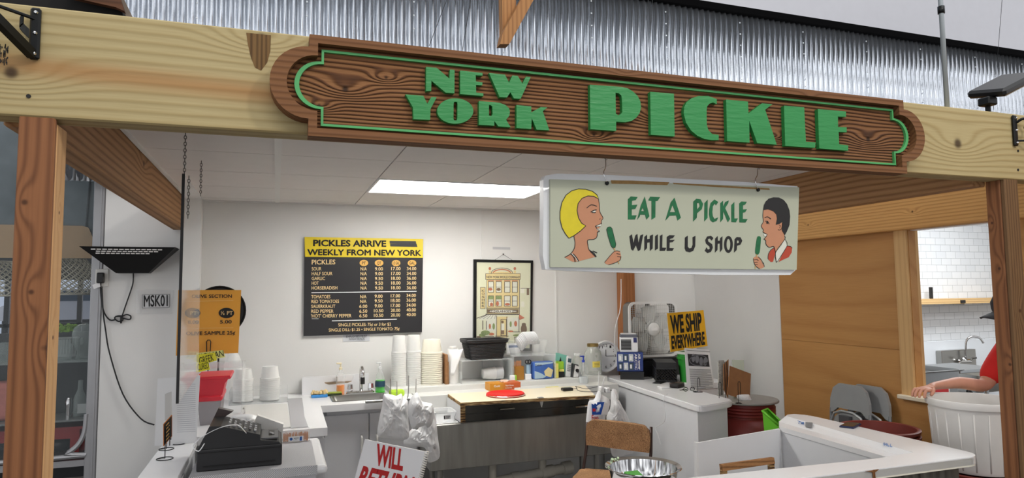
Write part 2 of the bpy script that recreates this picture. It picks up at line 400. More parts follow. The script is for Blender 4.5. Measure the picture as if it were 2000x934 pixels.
struct(MB().bx(-.688, -.599, 2.2225, 2.315, 0, 2.211, .003).build('left_post_backing', LPOST), 'paler timber behind the face of the left post', 'post')
struct(MB().bx(3.25, 3.345, 2.2225, 2.292, 0, 2.225, .004).build('right_post', POST), 'knotty brown timber post under the beam, right of the stall', 'post')
struct(MB().bx(3.252, 3.345, 2.202, 2.222, 0, 2.225, .003).build('right_post_face', DPOST), 'darker timber face on the market side of the right post', 'post')
struct(MB().bx(3.05, 3.17, 5.56, 5.695, 0, 2.448, .004).build('corner_post', RUST), 'orange-brown timber post against the back wall behind the fan', 'post')
struct(MB().bx(-.685, -.545, 5.58, 5.70, 0, 2.448, .003).build('trim_4', WALL), 'white boxed corner at the left end of the back wall', 'trim')
struct(MB().bx(1.716, 1.732, 5.692, 5.70, .95, 2.45).bx(2.42, 2.434, 5.692, 5.70, .95, 2.45).build('trim_5', WALL), 'white joint strips on the back wall', 'trim')
# dropped ceiling: tiles with open hairline joints
cb = MB(); xs = [-.655, 0, .61, 1.23, 1.84, 2.45, 3.06, 3.168]; ys = [2.30, 2.51, 3.115, 3.72, 4.325, 4.93, 5.535, 5.698]
for i in range(len(xs)-1):
    for j in range(len(ys)-1):
        if j == 4 and i in (2, 3): continue
        y0 = ys[j]; cb.bx(xs[i]+.0035, xs[i+1]-.0035, y0+.0035, ys[j+1]-.0035, 2.450, 2.463)
co = struct(cb.build('ceiling', CEILM), 'white suspended ceiling tiles over the stall', 'ceiling')
struct(MB().bx(-.66, 3.17, 2.30, 5.7, 2.468, 2.53).build('ceiling_deck', CEILG), 'dark deck above the suspended ceiling', 'ceiling')
struct(MB().bx(-.017, .017, 2.30, 5.69, 2.444, 2.4515).bx(-.655, -.635, 2.3, 5.69, 2.442, 2.4515).bx(-.6, 3.16, 5.675, 5.695, 2.440, 2.4515).build('trim_6', WALL), 'white ceiling runner strips', 'trim')
# ceiling light panel
lp = thing('ceiling_light', 'bright rectangular light panel set in the white ceiling', 'ceiling light', (1.235, 4.63, 2.44))
EM = mat('lit_diffuser', (255, 253, 248), .6, emit=BOOTH_EMIT, var=0)
MB().bx(.625, 1.835, 4.34, 4.92, 2.452, 2.458).build('diffuser', EM, lp)
MB().bx(.612, .626, 4.327, 4.928, 2.444, 2.462).bx(1.832, 1.846, 4.327, 4.928, 2.444, 2.462).bx(.626, 1.832, 4.327, 4.341, 2.444, 2.462).bx(.626, 1.832, 4.915, 4.928, 2.444, 2.462).build('frame', WHITE, lp)
sp = MB().lathe([(.0, 0), (.012, 0), (.012, .02), (.035, .03), (.035, .036), (0, .036)], (1.69, 4.12, 2.413), 12).lathe([(.0, -.012), (.02, -.01), (.02, -.006), (0, -.004)], (1.69, 4.12, 2.415), 12)
tag(sp.build('sprinkler_head', mat('brass_grey', (90, 86, 78), .4, .6)), 'small dark sprinkler head in the white ceiling', 'sprinkler')
# ------------------------------------------------------------------ above the beam: corrugated metal, cap, drywall
gm = bpy.data.materials.new('corrugated_galvanised'); g = NT(gm); P = pos(g)
mpn = g.n('ShaderNodeMapping'); mpn.inputs['Scale'].default_value = (26, 3, .7); g.l(P, mpn.inputs[0])
f1 = g.noise(mpn.outputs[0], 1, 3); f2 = g.noise(P, 90, 2)
g.l(g.ramp(g.m('ADD', g.m('MULTIPLY', f1, .8), g.m('MULTIPLY', f2, .25)), [(.3, lin((196, 202, 210))), (.75, lin((240, 244, 250)))]), g.b.inputs['Base Color'])
g.set(rough=.15, metal=.92); g.bump(f2, .15, .002)
cw = MB(); X0, X1, N = -1.5, 9.3, 1906; pit = .068
def corr(u, v):
    x = X0+(X1-X0)*u
    return (x, 5.60+.0125*math.cos(2*PI*x/pit)+.004*math.sin(x*3.1), 2.55+2.0*v)
cw.grid(corr, N, 1, .002)
struct(cw.build('wall_corrugated', gm, smooth=True), 'corrugated galvanised metal wall above the stall', 'wall')
sb = MB()
for i in range(12):
    for j in range(14):
        x = -.62+i*.85; x = round(x/pit)*pit; sb.lathe([(0, 0), (.008, .001), (.006, .005), (0, .007)], (x, 5.586, 2.9+j*.12), 6, M=Matrix.Rotation(PI/2, 3, 'X'))
struct(sb.build('trim_7', mat('screw_zinc', (225, 228, 230), .3, .8)), 'rows of screw heads on the corrugated metal', 'trim')
struct(MB().bx(-1.2, 9.4, 5.555, 5.70, 4.548, 4.625, .006).build('trim_8', mat('black_cap', (8, 8, 9), .95, spec=.05)), 'black capping rail along the top of the corrugated metal', 'trim')
struct(MB().bx(4.46, 16, 6.4, 6.5, 4.0, 9).build('wall_upper', mat('grey_drywall', (205, 204, 208), .7, var=.02)), 'pale grey upper wall behind the metal', 'wall')
struct(MB().bx(-6, 4.459, 6.4, 6.5, 4.0, 9).build('wall_upper', mat('blue_drywall', (150, 178, 208), .7, var=.02)), 'pale blue upper wall behind the metal', 'wall')
DK = mat('dark_soffit', (20, 18, 17), .9)
P3 = lambda pts, Y: [at(*p, Y=Y) for p in pts]
struct(MB().ext(P3([(-900, -260), (180, -260), (240, 30), (262, 80), (-900, 80)], 3.3), (0, .12, 0)).build('wall_soffit', DK), 'dark soffit above the left end of the beam', 'soffit')
struct(MB().ext(P3([(200, -90), (214, -60), (262, 40), (255, 44), (226, 2)], 3.25), (0, .05, 0)).build('trim_9', mat('grey_wood_edge', (112, 100, 88), .7)), 'thin grey wooden edge strip beside the corrugated metal', 'trim')
struct(MB().ext(P3([(120, -10), (140, -60), (216, -60), (243, 22), (226, 14)], 3.22), (0, .03, 0)).build('rafter', wood('dark_rafter', (96, 60, 36), (56, 34, 20), 'X', 30, .5, .8)), 'dark brown rafter end above the left of the beam', 'rafter')
BRK = wood('bracket_pine', (178, 128, 78), (120, 76, 42), 'Z', 30, .6, .8)
tb = thing('timber_bracket', 'pointed timber bracket hanging in front of the corrugated metal', 'bracket', at(1000, 86, Y=4.5))
MB().ext(P3([(980, -60), (1008, -60), (1008, 45), (982, 78)], 4.53), (0, .08, 0)).bx(1.515, 1.62, 4.53, 4.61, 4.0, 6.0).build('post', BRK, tb)
struct(MB().bx(1.42, 1.72, -1.0, 6.39, 6.0, 6.2).build('roof_beam', BRK), 'timber roof beam high above the stall', 'beam')
MB().ext(P3([(977, 86), (995, 86), (1042, 0), (1075, -62), (1052, -62), (982, 64)], 4.44), (0, .085, 0)).build('brace', BRK, tb)
for i, (px, py, qx, qy) in enumerate(((880, -20, 838, 90), (922, -20, 902, 105), (1268, -20, 1262, 40), (1010+265, -20, 1268, 118))):
    a, b = at(px, py, Y=4.9-.12*i), at(qx, qy, Y=4.9-.12*i)
    tag(MB().tube([a+(a-b).normalized()*1.2, b], .0022, 5).build('hanging_wire', BLACKM), ('thin hanging wire in front of the metal, first from the left', 'thin hanging wire beside the timber bracket', 'thin hanging wire under the blue wall, its left strand', 'thin hanging wire under the blue wall, its longer right strand')[i], 'wire')
a = at(1958, -10, Y=3.4); b = at(1940, 215, Y=3.4)
tag(MB().tube([a+(a-b)*.4, b], .0016, 5).build('hanging_wire', BLACKM), 'thin grey wire hanging right of the conduit', 'wire')
cd = thing('conduit', 'grey metal conduit rising from the beam', 'conduit', (2.985, 2.26, 2.545))
MB().tube([(2.985, 2.26, 2.545), (2.985, 2.26, 4.2)], .011, 10).build('pipe', mat('zinc_pipe', (172, 180, 184), .4, .35), cd, True)
MB().tube([(2.985, 2.26, 3.02), (2.985, 2.26, 3.055)], .0155, 10).build('coupling', BLACKM, cd, True)
# flood lamp on the beam
fl = thing('flood_lamp', 'black flood lamp standing on the right end of the beam', 'lamp', (3.3, 2.25, 2.545))
MB().tube([(3.245, 2.25, 2.545), (3.245, 2.25, 2.6)], .012, 8).bx(3.215, 3.275, 2.22, 2.28, 2.545, 2.553, .002).build('stand', BLACKM, fl)
MB().bx(3.20, 3.26, 2.21, 2.27, 2.585, 2.625, .006).build('bracket', BLACKM, fl)
R_ = Matrix.Rotation(math.radians(-24), 3, 'Y') @ Matrix.Rotation(math.radians(12), 3, 'X')
MB().bx(3.235, 3.52, 2.16, 2.34, 2.615, 2.655, .012, ((3.235, 2.2, 2.63), R_)).build('housing', BLACK, fl)
MB().bx(3.265, 3.50, 2.175, 2.325, 2.609, 2.616, .003, ((3.235, 2.2, 2.63), R_)).build('lens', mat('led_lens', (238, 236, 228), .3), fl)
# forged hooks on the beam
def sconce(cx, sgn, label):
    t = thing('iron_bracket', label, 'bracket', (cx, 2.19, 2.36))
    MB().bx(cx-.013, cx+.013, 2.185, 2.1995, 2.385, 2.535, .005).build('back_plate', BLACKM, t)
    if sgn < 0:
        MB().tube([(cx, 2.19, 2.502), (cx-.02, 2.17, 2.503), (cx-.30, 1.86, 2.503)], .005, 6).build('arm', BLACKM, t)
        MB().ext([(cx-.014, 2.187, 2.386), (cx+.006, 2.187, 2.386), (cx-.10, 1.93, 2.5), (cx-.12, 1.93, 2.5)], (0, 0, .026)).build('strut', BLACKM, t)
        MB().grid(lambda u, v: (cx-.012-.02*math.sin(u*2.6), 2.184-.02*u, 2.455+.05*u*(1-u*.3)+(v-.5)*.026), 6, 2, .004).build('curl', BLACKM, t)
    else:
        MB().tube(smooth_poly([(cx+.01, 2.188, 2.50), (cx+.03, 2.17, 2.515), (cx+.06, 2.15, 2.505), (cx+.05, 2.15, 2.475), (cx+.025, 2.165, 2.47)], 4, False), .007, 6).build('curl', BLACKM, t)
        MB().tube([(cx, 2.19, 2.41), (cx+.3, 2.05, 2.41)], .005, 6).build('arm', BLACKM, t)
    s = MB()
    for z in (2.40, 2.46, 2.52): s.lathe([(0, 0), (.006, 0), (.004, .005), (0, .006)], (cx+.002, 2.185, z), 8, M=Matrix.Rotation(PI/2, 3, 'X'))
    s.build('screw', CHROME, t)
sconce(-.655, -1, 'black iron bracket screwed to the left end of the beam')
sconce(3.335, 1, 'black iron scroll bracket screwed to the right end of the beam')
# nail holes and stamp on the beam
st = MB()
for i in range(46):
    x = at(random.uniform(-8, 18), 100, Y=2.2).x; z = at(8, random.uniform(92, 128), Y=2.2).z
    st.bx(x, x+.0018, 2.1985, 2.2, z, z+random.uniform(.004, .013))
tag(st.build('lumber_stamp', INK), 'smudged black lumber stamp on the left end of the beam', 'stamp')
nh = MB()
for px, py in ((56, 188), (1988, 295), (1988, 332)):
    c = at(px, py, Y=2.2); nh.lathe([(0, 0), (.006, 0), (.006, .002), (0, .002)], (c.x, 2.1995, c.z), 8, M=Matrix.Rotation(PI/2, 3, 'X'))
struct(nh.build('trim_10', INK), 'dark bolt heads on the beam', 'trim')
# ------------------------------------------------------------------ carved cedar sign
sg = thing('carved_sign', 'long brown carved wooden sign with raised green lettering on the beam', 'sign', (1.32, 2.17, 2.2))
SX0, SX1, SZ0, SZ1 = .087, 2.557, 2.204, 2.526
EZ0, EZ1 = at(601, 231, Y=2.13).z, at(604, 90, Y=2.13).z
def outline(d, n=18):
    zc, rz, rx = (EZ0+EZ1)/2, (EZ1-EZ0)/2-d, .115-d
    p = [(SX0+d, SZ1-d), (SX0+d, zc+rz)]
    p += arc_pts((SX0+d*.9, zc), rx, rz, PI/2, PI*1.5, n)
    p += [(SX0+d, zc-rz), (SX0+d, SZ0+d), (SX1-d, SZ0+d), (SX1-d, zc-rz)]
    p += arc_pts((SX1-d*.9, zc), rx, rz, -PI/2, PI/2, n)
    return p+[(SX1-d, zc+rz), (SX1-d, SZ1-d)]
def dedup(p):
    o = []
    for q in p:
        if not o or (Vector(q)-Vector(o[-1])).length > 1e-4: o.append(q)
    return o
MB().flat([dedup(outline(.004))], ((0, 2.199, 0), (1, 0, 0), (0, 0, 1), (0, -1, 0)), .035).build('board', SIGNW, sg)
MB().flat([dedup(outline(0)), dedup(outline(.026))], ((0, 2.199, 0), (1, 0, 0), (0, 0, 1), (0, -1, 0)), .066).build('rim', SIGNF, sg)
MB().flat([dedup(outline(.038)), dedup(outline(.0455))], ((0, 2.165, 0), (1, 0, 0), (0, 0, 1), (0, -1, 0)), .012).build('border_line', GREENL, sg)
L1 = (6.2267, 780, 120); L2 = (6.6667, 1130, 150); L3 = (7.1429, 1400, 180)
def ell(cx, cy, rx, ry, n=36): return [(cx+rx*math.cos(2*PI*k/n), cy+ry*math.sin(2*PI*k/n)) for k in range(n)]
LET = [
 (L1, [[(325, 65), (455, 78), (608, 208), (615, 97), (672, 102), (670, 388), (565, 380), (390, 235), (388, 358), (325, 360)]]),
 (L1, [[(740, 110), (1012, 140), (1012, 172), (928, 168), (932, 242), (1012, 256), (1008, 290), (932, 285), (935, 378), (1022, 388), (1022, 422), (740, 396)]]),
 (L1, [[(1090, 140), (1285, 160), (1335, 260), (1375, 170), (1440, 175), (1497, 270), (1540, 185), (1598, 190), (1475, 455), (1395, 450), (1350, 375), (1310, 438), (1220, 435)]]),
 (L1, [[(75, 400), (292, 418), (340, 515), (390, 432), (455, 436), (378, 580), (375, 712), (172, 702), (165, 560)]]),
 (L1, [ell(680, 603, 220, 155), smooth_poly([(662, 505), (684, 490), (706, 505), (706, 600), (704, 703), (682, 718), (660, 703), (660, 600)], 3)]),
 (L1, [[(968, 482), (1150, 495), (1225, 505), (1290, 530), (1335, 570), (1345, 610), (1338, 660), (1298, 710), (1355, 802), (1205, 790), (1155, 725), (1155, 782), (968, 770)], [(1090, 530), (1115, 533), (1130, 548), (1135, 640), (1115, 668), (1090, 655)]]),
 (L1, [[(1425, 530), (1605, 548), (1605, 620), (1720, 555), (1800, 560), (1745, 605), (1825, 838), (1670, 830), (1610, 690), (1605, 822), (1425, 810)]]),
 (L2, [[(148, 103), (480, 125), (560, 132), (640, 150), (710, 192), (770, 250), (805, 320), (815, 400), (795, 475), (750, 535), (690, 575), (610, 592), (490, 585), (490, 705), (155, 683)], [(482, 207), (525, 215), (558, 245), (566, 300), (570, 460), (548, 490), (515, 500), (486, 480)]]),
 (L2, [[(933, 195), (1243, 220), (1252, 778), (942, 755)]]),
 (L2, [[(1800, 290), (1800, 355), (1750, 335), (1705, 350), (1675, 385), (1668, 440), (1670, 620), (1690, 695), (1740, 745), (1825, 755), (1825, 825), (1740, 825), (1640, 810), (1550, 770), (1465, 700), (1400, 600), (1370, 480), (1375, 400), (1405, 335), (1470, 280), (1560, 250), (1690, 250)]]),
 (L3, [[(130, 102), (435, 132), (443, 300), (630, 157), (778, 168), (675, 245), (838, 735), (565, 712), (452, 400), (458, 705), (145, 682)]]),
 (L3, [[(938, 188), (1220, 212), (1243, 690), (1378, 702), (1372, 778), (955, 750)]]),
 (L3, [[(1410, 235), (1803, 270), (1803, 345), (1690, 340), (1692, 485), (1812, 490), (1812, 560), (1700, 555), (1708, 728), (1835, 742), (1832, 818), (1430, 785)]])]
for (s, ox, oy), polys in LET:
    MB().flat([pxY(p, 2.146, s, ox, oy) for p in polys], ((0, 2.166, 0), (1, 0, 0), (0, 0, 1), (0, -1, 0)), .020).build('letter', GREEN, sg)
# ------------------------------------------------------------------ painted hanging sign
YS = 2.245
hs = thing('painted_hanging_sign', 'white painted sign of two people eating pickles, hanging under the beam', 'sign', (1.5, YS, 1.78))
MB().flat([pxY([(1075, 350), (1561, 366), (1556, 527), (1075, 522)], YS)], YF(YS+.012), .012).build('board', mat('painted_board', (178, 181, 160), .35, var=.04, vscale=5), hs)
wr = glass('wrinkled_plastic_wrap', (244, 246, 248), .72, .12)
n = wr.node_tree; bn = n.nodes.new('ShaderNodeBump'); no = n.nodes.new('ShaderNodeTexNoise'); no.inputs['Scale'].default_value = 60; bn.inputs['Strength'].default_value = .9
n.links.new(no.outputs[0], bn.inputs['Height']); n.links.new(bn.outputs[0], n.nodes['Principled BSDF'].inputs['Normal'])
ow = pxY([(1064, 350), (1068, 342), (1090, 338), (1200, 341), (1330, 348), (1450, 354), (1562, 363), (1564, 380), (1561, 480), (1558, 528), (1548, 537), (1400, 537), (1250, 533), (1120, 529), (1068, 526), (1063, 500), (1064, 420)], YS)
MB().flat([ow], YF(YS+.05), .037).build('plastic_wrap', wr, hs)
A = (4.448, 1040, 330); B = (4.917, 1400, 350); Cc = (6.673, 1210, 370)
def paint(name, items, m, lift, parent=None):
    mb = MB()
    for (s, ox, oy), polys in items: mb.flat([pxY(p, YS, s, ox, oy) for p in polys], YF(YS-lift), .0004)
    return mb.build(name, m, parent or hs)
def both(name, items, m, lift):
    """the woman's and the man's share of one paint colour, each under its own figure"""
    for fig, crop in (('woman', A), ('man', B)):
        it = [i for i in items if i[0] is crop]
        if it: paint(name, it, m, lift, FIG[fig])
FIG = {}
skin1 = mat('painted_skin', (190, 132, 98), .4, var=.05, vscale=20); yel = mat('painted_yellow', (214, 196, 30), .4, var=.08, vscale=30)
inkp = mat('painted_black', (20, 17, 16), .4); pg = mat('painted_green', (14, 100, 56), .4, var=.35, vscale=40); pw = mat('painted_white', (214, 214, 200), .4)
pr = mat('painted_red', (178, 66, 38), .4, var=.08)
wface = [(480, 235), (530, 240), (572, 262), (580, 310), (585, 375), (612, 425), (598, 450), (600, 480), (575, 520), (580, 540), (562, 548), (558, 592), (530, 612), (480, 618), (480, 660), (490, 700), (545, 765), (400, 803), (370, 808), (345, 806), (278, 768), (330, 738), (362, 690), (368, 640), (358, 582), (455, 500), (420, 470), (395, 420), (385, 360), (395, 300), (430, 255)]
whair = [(575, 262), (558, 225), (520, 195), (460, 177), (400, 174), (340, 190), (290, 228), (255, 290), (238, 370), (238, 440), (255, 510), (285, 565), (315, 602), (360, 580), (415, 540), (462, 495), (425, 472), (398, 425), (386, 360), (395, 300), (430, 255), (480, 235), (530, 238)]
whand = smooth_poly([(625, 812), (660, 775), (690, 735), (722, 712), (755, 715), (765, 740), (768, 765), (757, 795), (700, 822), (660, 833)], 3)
mface = [(445, 298), (490, 290), (540, 308), (572, 340), (576, 380), (565, 436), (600, 425), (618, 405), (630, 430), (622, 480), (650, 540), (648, 580), (600, 650), (562, 706), (550, 660), (535, 645), (500, 655), (472, 630), (468, 590), (450, 575), (480, 545), (440, 505), (446, 490), (424, 450), (445, 410), (440, 350)]
mhair = [(443, 298), (450, 250), (468, 215), (495, 188), (540, 175), (595, 177), (640, 200), (672, 240), (695, 300), (702, 360), (696, 440), (672, 500), (650, 540), (622, 490), (628, 410), (600, 430), (565, 438), (576, 380), (570, 340), (540, 308), (490, 290)]
mhand = smooth_poly([(350, 762), (365, 745), (395, 745), (420, 768), (435, 805), (455, 842), (410, 862), (372, 835), (355, 800)], 3)
FIG['woman'] = paint('painted_woman', [(A, [wface])], skin1, .0002); FIG['man'] = paint('painted_man', [(B, [mface])], skin1, .0002)
paint('painted_hair', [(A, [whair])], yel, .0006, FIG['woman']); paint('painted_hand', [(A, [whand])], skin1, .0002, FIG['woman']); paint('painted_hand', [(B, [mhand])], skin1, .0002, FIG['man'])
both('painted_jacket', [(B, [[(550, 655), (562, 705), (540, 793), (518, 797), (490, 768), (495, 720), (515, 682)]]), (B, [[(668, 642), (700, 645), (722, 662), (718, 705), (690, 750), (640, 772), (592, 796)]])], pr, .0004)
both('painted_white', [(B, [[(650, 575), (672, 640), (572, 800), (562, 705), (610, 650)]]), (A, [[(545, 497), (575, 488), (597, 475), (590, 497), (560, 505)]]), (A, [[(556, 512), (582, 530), (572, 542), (560, 530)]]), (B, [[(446, 522), (480, 533), (466, 552), (452, 545)]]), (A, [[(510, 372), (540, 362), (552, 368), (535, 380)]]), (A, [stroke([(335, 738), (375, 765), (392, 800)], 12)[0]])], pw, .0012)
both('painted_pickle', [(A, [smooth_poly([(642, 528), (652, 508), (672, 503), (690, 518), (710, 590), (724, 655), (716, 685), (696, 688), (680, 665), (655, 585)], 3)]), (B, [smooth_poly([(385, 562), (400, 549), (420, 558), (420, 600), (412, 690), (398, 722), (382, 724), (367, 705), (372, 640)], 3)])], pg, .0010)
dl = lambda pts, w_: stroke([tuple(q) for q in smooth_poly([Vector((a_, b_, 0)) for a_, b_ in pts], 3, False)], w_)[0]
lines = [(A, stroke(whair, 6, True)), (A, [dl([(572, 262), (580, 310), (585, 375), (612, 425), (598, 450), (600, 480)], 4)]), (A, [dl([(470, 340), (510, 312), (558, 325)], 6)]), (A, [dl([(505, 375), (530, 362), (556, 355)], 8)]), (A, [dl([(515, 380), (548, 380)], 5)]), (A, [dl([(545, 497), (575, 485), (598, 474)], 5)]), (A, [dl([(545, 497), (560, 520), (580, 542), (562, 548)], 5)]), (A, [dl([(545, 500), (590, 502)], 3)]), (A, [dl([(562, 548), (558, 592), (530, 612), (480, 618), (480, 660), (492, 705), (545, 762)], 5)]), (A, [dl([(358, 582), (368, 640), (362, 690), (330, 738), (278, 768)], 5)]), (A, [dl([(330, 735), (360, 770), (370, 808)], 7)]), (A, [dl([(352, 738), (380, 770), (400, 803)], 8)]), (A, [dl([(497, 710), (530, 732), (552, 765)], 9)]), (A, [dl([(522, 712), (560, 730)], 7)]), (A, [dl([(580, 440), (588, 432)], 4)]),
 (A, [dl([(625, 812), (690, 735), (722, 712), (760, 716)], 4)]), (A, [dl([(728, 735), (760, 742)], 4)]), (A, [dl([(735, 760), (768, 765)], 4)]), (A, [dl([(660, 833), (700, 822), (757, 795), (768, 760)], 4)]),
 (B, [mhair]), (B, [dl([(445, 298), (440, 350), (445, 410), (424, 450), (446, 488), (440, 505)], 4)]), (B, [dl([(458, 372), (485, 362), (518, 384)], 7)]), (B, [dl([(462, 405), (485, 405), (500, 432)], 6)]), (B, [ell(482, 418, 9, 13, 10)]), (B, [dl([(440, 505), (460, 522), (482, 530)], 6)]), (B, [dl([(482, 530), (470, 555), (450, 576)], 5)]), (B, [dl([(450, 576), (468, 590), (470, 625), (500, 655), (540, 645), (552, 662), (562, 705)], 5)]), (B, [dl([(585, 485), (605, 488), (622, 470), (628, 420)], 4)]), (B, [dl([(595, 440), (610, 450), (598, 470)], 3)]), (B, [dl([(648, 545), (650, 580), (562, 706), (572, 800)], 5)]), (B, [dl([(650, 575), (672, 642), (572, 800)], 4)]), (B, [dl([(550, 658), (515, 682), (492, 725), (490, 768)], 4)]), (B, [dl([(668, 642), (705, 646), (722, 664)], 4)]), (B, [dl([(445, 800), (455, 842)], 4)]), (B, [dl([(395, 745), (425, 775), (445, 815)], 4)]), (B, [dl([(358, 775), (385, 772), (398, 785)], 4)]), (B, [dl([(360, 800), (390, 798)], 4)]), (B, [dl([(365, 822), (390, 820)], 4)]), (B, [dl([(350, 762), (355, 800), (372, 835), (410, 862)], 4)]),
 (A, stroke([(642, 528), (652, 508), (672, 503), (690, 518), (724, 655), (716, 685), (696, 688), (680, 665), (655, 585)], 3, True))]
both('painted_outline', lines, inkp, .0014)
both('painted_stick', [(A, [dl([(706, 688), (716, 712)], 8)]), (A, [dl([(742, 798), (750, 825)], 8)]), (B, [dl([(382, 724), (380, 748)], 8)]), (B, [dl([(368, 835), (368, 860)], 8)])], mat('painted_stick_tan', (190, 150, 90), .5), .0012)
GRN = [[[(108, 130), (145, 92), (235, 100), (210, 140), (162, 148), (160, 205), (232, 200), (205, 255), (158, 260), (158, 340), (222, 338), (200, 392), (108, 392)]],
 [[(228, 398), (275, 210), (328, 93), (388, 350), (350, 395), (330, 330), (268, 330), (262, 352)], [(280, 282), (302, 240), (317, 284)]],
 [[(372, 145), (398, 95), (528, 102), (495, 150), (468, 155), (465, 365), (415, 395), (415, 150)]],
 [[(595, 408), (665, 170), (715, 108), (798, 370), (755, 407), (735, 340), (650, 345), (628, 375)], [(655, 297), (690, 205), (724, 297)]],
 [[(960, 160), (1000, 122), (1055, 130), (1088, 190), (1070, 260), (1010, 310), (1005, 372), (958, 420)], [(1008, 180), (1036, 178), (1043, 220), (1010, 262)]],
 [[(1105, 180), (1148, 132), (1145, 372), (1102, 420)]],
 [[(1285, 165), (1255, 210), (1240, 185), (1215, 220), (1208, 300), (1215, 350), (1235, 385), (1285, 365), (1265, 410), (1215, 430), (1180, 400), (1165, 330), (1167, 260), (1185, 180), (1235, 132)]],
 [[(1312, 180), (1348, 148), (1350, 225), (1375, 165), (1422, 145), (1415, 180), (1375, 245), (1440, 385), (1410, 430), (1350, 285), (1348, 385), (1312, 430)]],
 [[(1455, 205), (1495, 165), (1495, 380), (1542, 378), (1515, 430), (1455, 425)]],
 [[(1558, 185), (1585, 158), (1658, 162), (1635, 200), (1608, 208), (1608, 262), (1660, 258), (1635, 300), (1606, 305), (1605, 385), (1668, 388), (1640, 432), (1560, 430)]]]
BLK = [[[(127, 610), (160, 585), (180, 700), (205, 600), (232, 580), (245, 700), (270, 600), (308, 585), (270, 790), (240, 802), (212, 730), (175, 800), (150, 780)]],
 [[(322, 620), (358, 590), (360, 650), (392, 645), (395, 605), (435, 588), (430, 770), (395, 803), (392, 690), (360, 695), (358, 765), (322, 803)]],
 [[(462, 610), (498, 586), (500, 770), (460, 797)]], [[(525, 605), (558, 588), (555, 760), (608, 762), (590, 800), (522, 800)]],
 [[(615, 620), (648, 597), (720, 600), (695, 635), (655, 645), (655, 660), (720, 657), (690, 688), (652, 692), (650, 765), (708, 768), (688, 800), (613, 800)]],
 [[(850, 630), (888, 602), (888, 745), (905, 770), (935, 765), (952, 720), (950, 625), (988, 605), (985, 740), (960, 800), (915, 820), (865, 808), (848, 770)]],
 [[(1222, 635), (1200, 668), (1175, 640), (1150, 650), (1155, 680), (1205, 715), (1215, 760), (1190, 815), (1145, 830), (1110, 800), (1132, 755), (1150, 785), (1175, 775), (1172, 745), (1125, 705), (1115, 660), (1140, 615), (1190, 605)]],
 [[(1245, 640), (1278, 608), (1280, 670), (1308, 668), (1310, 635), (1340, 612), (1338, 780), (1308, 820), (1305, 705), (1278, 708), (1275, 790), (1242, 825)]],
 [ell(1418, 718, 57, 110, 28), ell(1418, 718, 25, 74, 28)],
 [[(1498, 650), (1525, 622), (1575, 625), (1598, 670), (1575, 720), (1530, 735), (1525, 790), (1490, 825)], [(1528, 665), (1553, 668), (1555, 695), (1528, 705)]]]
for ws, m_ in ((GRN[:3], pg), (GRN[3:4], pg), (GRN[4:], pg), (BLK[:5], inkp), (BLK[5:6], inkp), (BLK[6:], inkp)): paint('lettering', [(Cc, p) for p in ws], m_, .0008)
paint('paint_chip', [((3.5926, 1040, 300), [[(548, 188), (700, 190), (960, 202), (945, 222), (720, 215), (555, 212)]]), ((3.5926, 1040, 300), [[(985, 205), (1280, 222), (1660, 244), (1665, 256), (1300, 236), (990, 215)]])], mat('bare_tan_board', (150, 118, 70), .8, var=.2, vscale=60), .0006)
for px, py in ((1185, 358), (1480, 371)):
    c = at(px, py, Y=YS); MB().lathe([(0, .006), (.007, .005), (.008, 0), (0, 0)], (c.x, YS-.001, c.z), 12, M=Matrix.Rotation(PI/2, 3, 'X')).build('eyelet', BLACKM, hs)
for k, (a0, pts) in enumerate((((1182, 308), [(1182, 310), (1183, 325), (1179, 338), (1185, 356)]), ((1479, 328), [(1480, 329), (1479, 342), (1475, 352), (1480, 369)]))):
    q = [at(x, y, Y=YS-.006+(.012 if i < 2 else 0)) for i, (x, y) in enumerate(pts)]
    q[0] = Vector((q[0].x, 2.25, 2.224))
    m_ = MB().tube(smooth_poly(q, 4, False), .0016, 6); c = q[0]
    m_.tube([(c.x+.007*math.cos(t*.6), 2.243, 2.216+.007*math.sin(t*.6)) for t in range(10)], .0014, 5)
    tag(m_.build('wire_hook', CHROME, smooth=True), ('wire hook holding up the blonde woman end of the painted sign', 'wire hook holding up the dark-haired man end of the painted sign')[k], 'hook')
# ------------------------------------------------------------------ back wall: menu board, notice, poster
YM = 5.675
mn = thing('menu_board', 'black and yellow pickle price board hung on the white back wall', 'menu board', at(711, 655, Y=5.69))
f7 = dict(s=4.246, ox=580, oy=450)
MB().flat([pxY([(63, 55), (1047, 72), (1036, 845), (55, 878)], YM, **{'s': 4.246, 'ox': 580, 'oy': 450})], YF(5.698), .023).build('panel', mat('menu_black', (40, 39, 41), .35, var=.03), mn)
MB().flat([pxY([(63, 55), (1047, 72), (1043, 228), (67, 220)], YM, 4.246, 580, 450)], YF(YM), .0015).build('header', mat('menu_yellow', (232, 205, 32), .4, var=.03), mn)
YT = YM-.0035
hd = MB(); textpx(hd, 'PICKLES ARRIVE', 134, 130, 740, 135, 50, YT, .034, .0006, **f7); textpx(hd, 'WEEKLY FROM NEW YORK', 88, 205, 1028, 211, 48, YT, .034, .0006, **f7)
hd.build('header_lettering', INK, mn)
tp = MB()
for a_ in ((768, 88, 985, 90, 24), (772, 112, 993, 114, 24)):
    tp.flat([pxY([(a_[0], a_[1]), (a_[2], a_[3]), (a_[2]+6, a_[3]+a_[4]), (a_[0]+2, a_[1]+a_[4]-2)], YT, 4.246, 580, 450)], YF(YT), .001)
tp.build('black_tape', BLACK, mn)
cream = mat('menu_cream', (236, 208, 152), .5); mt = MB()
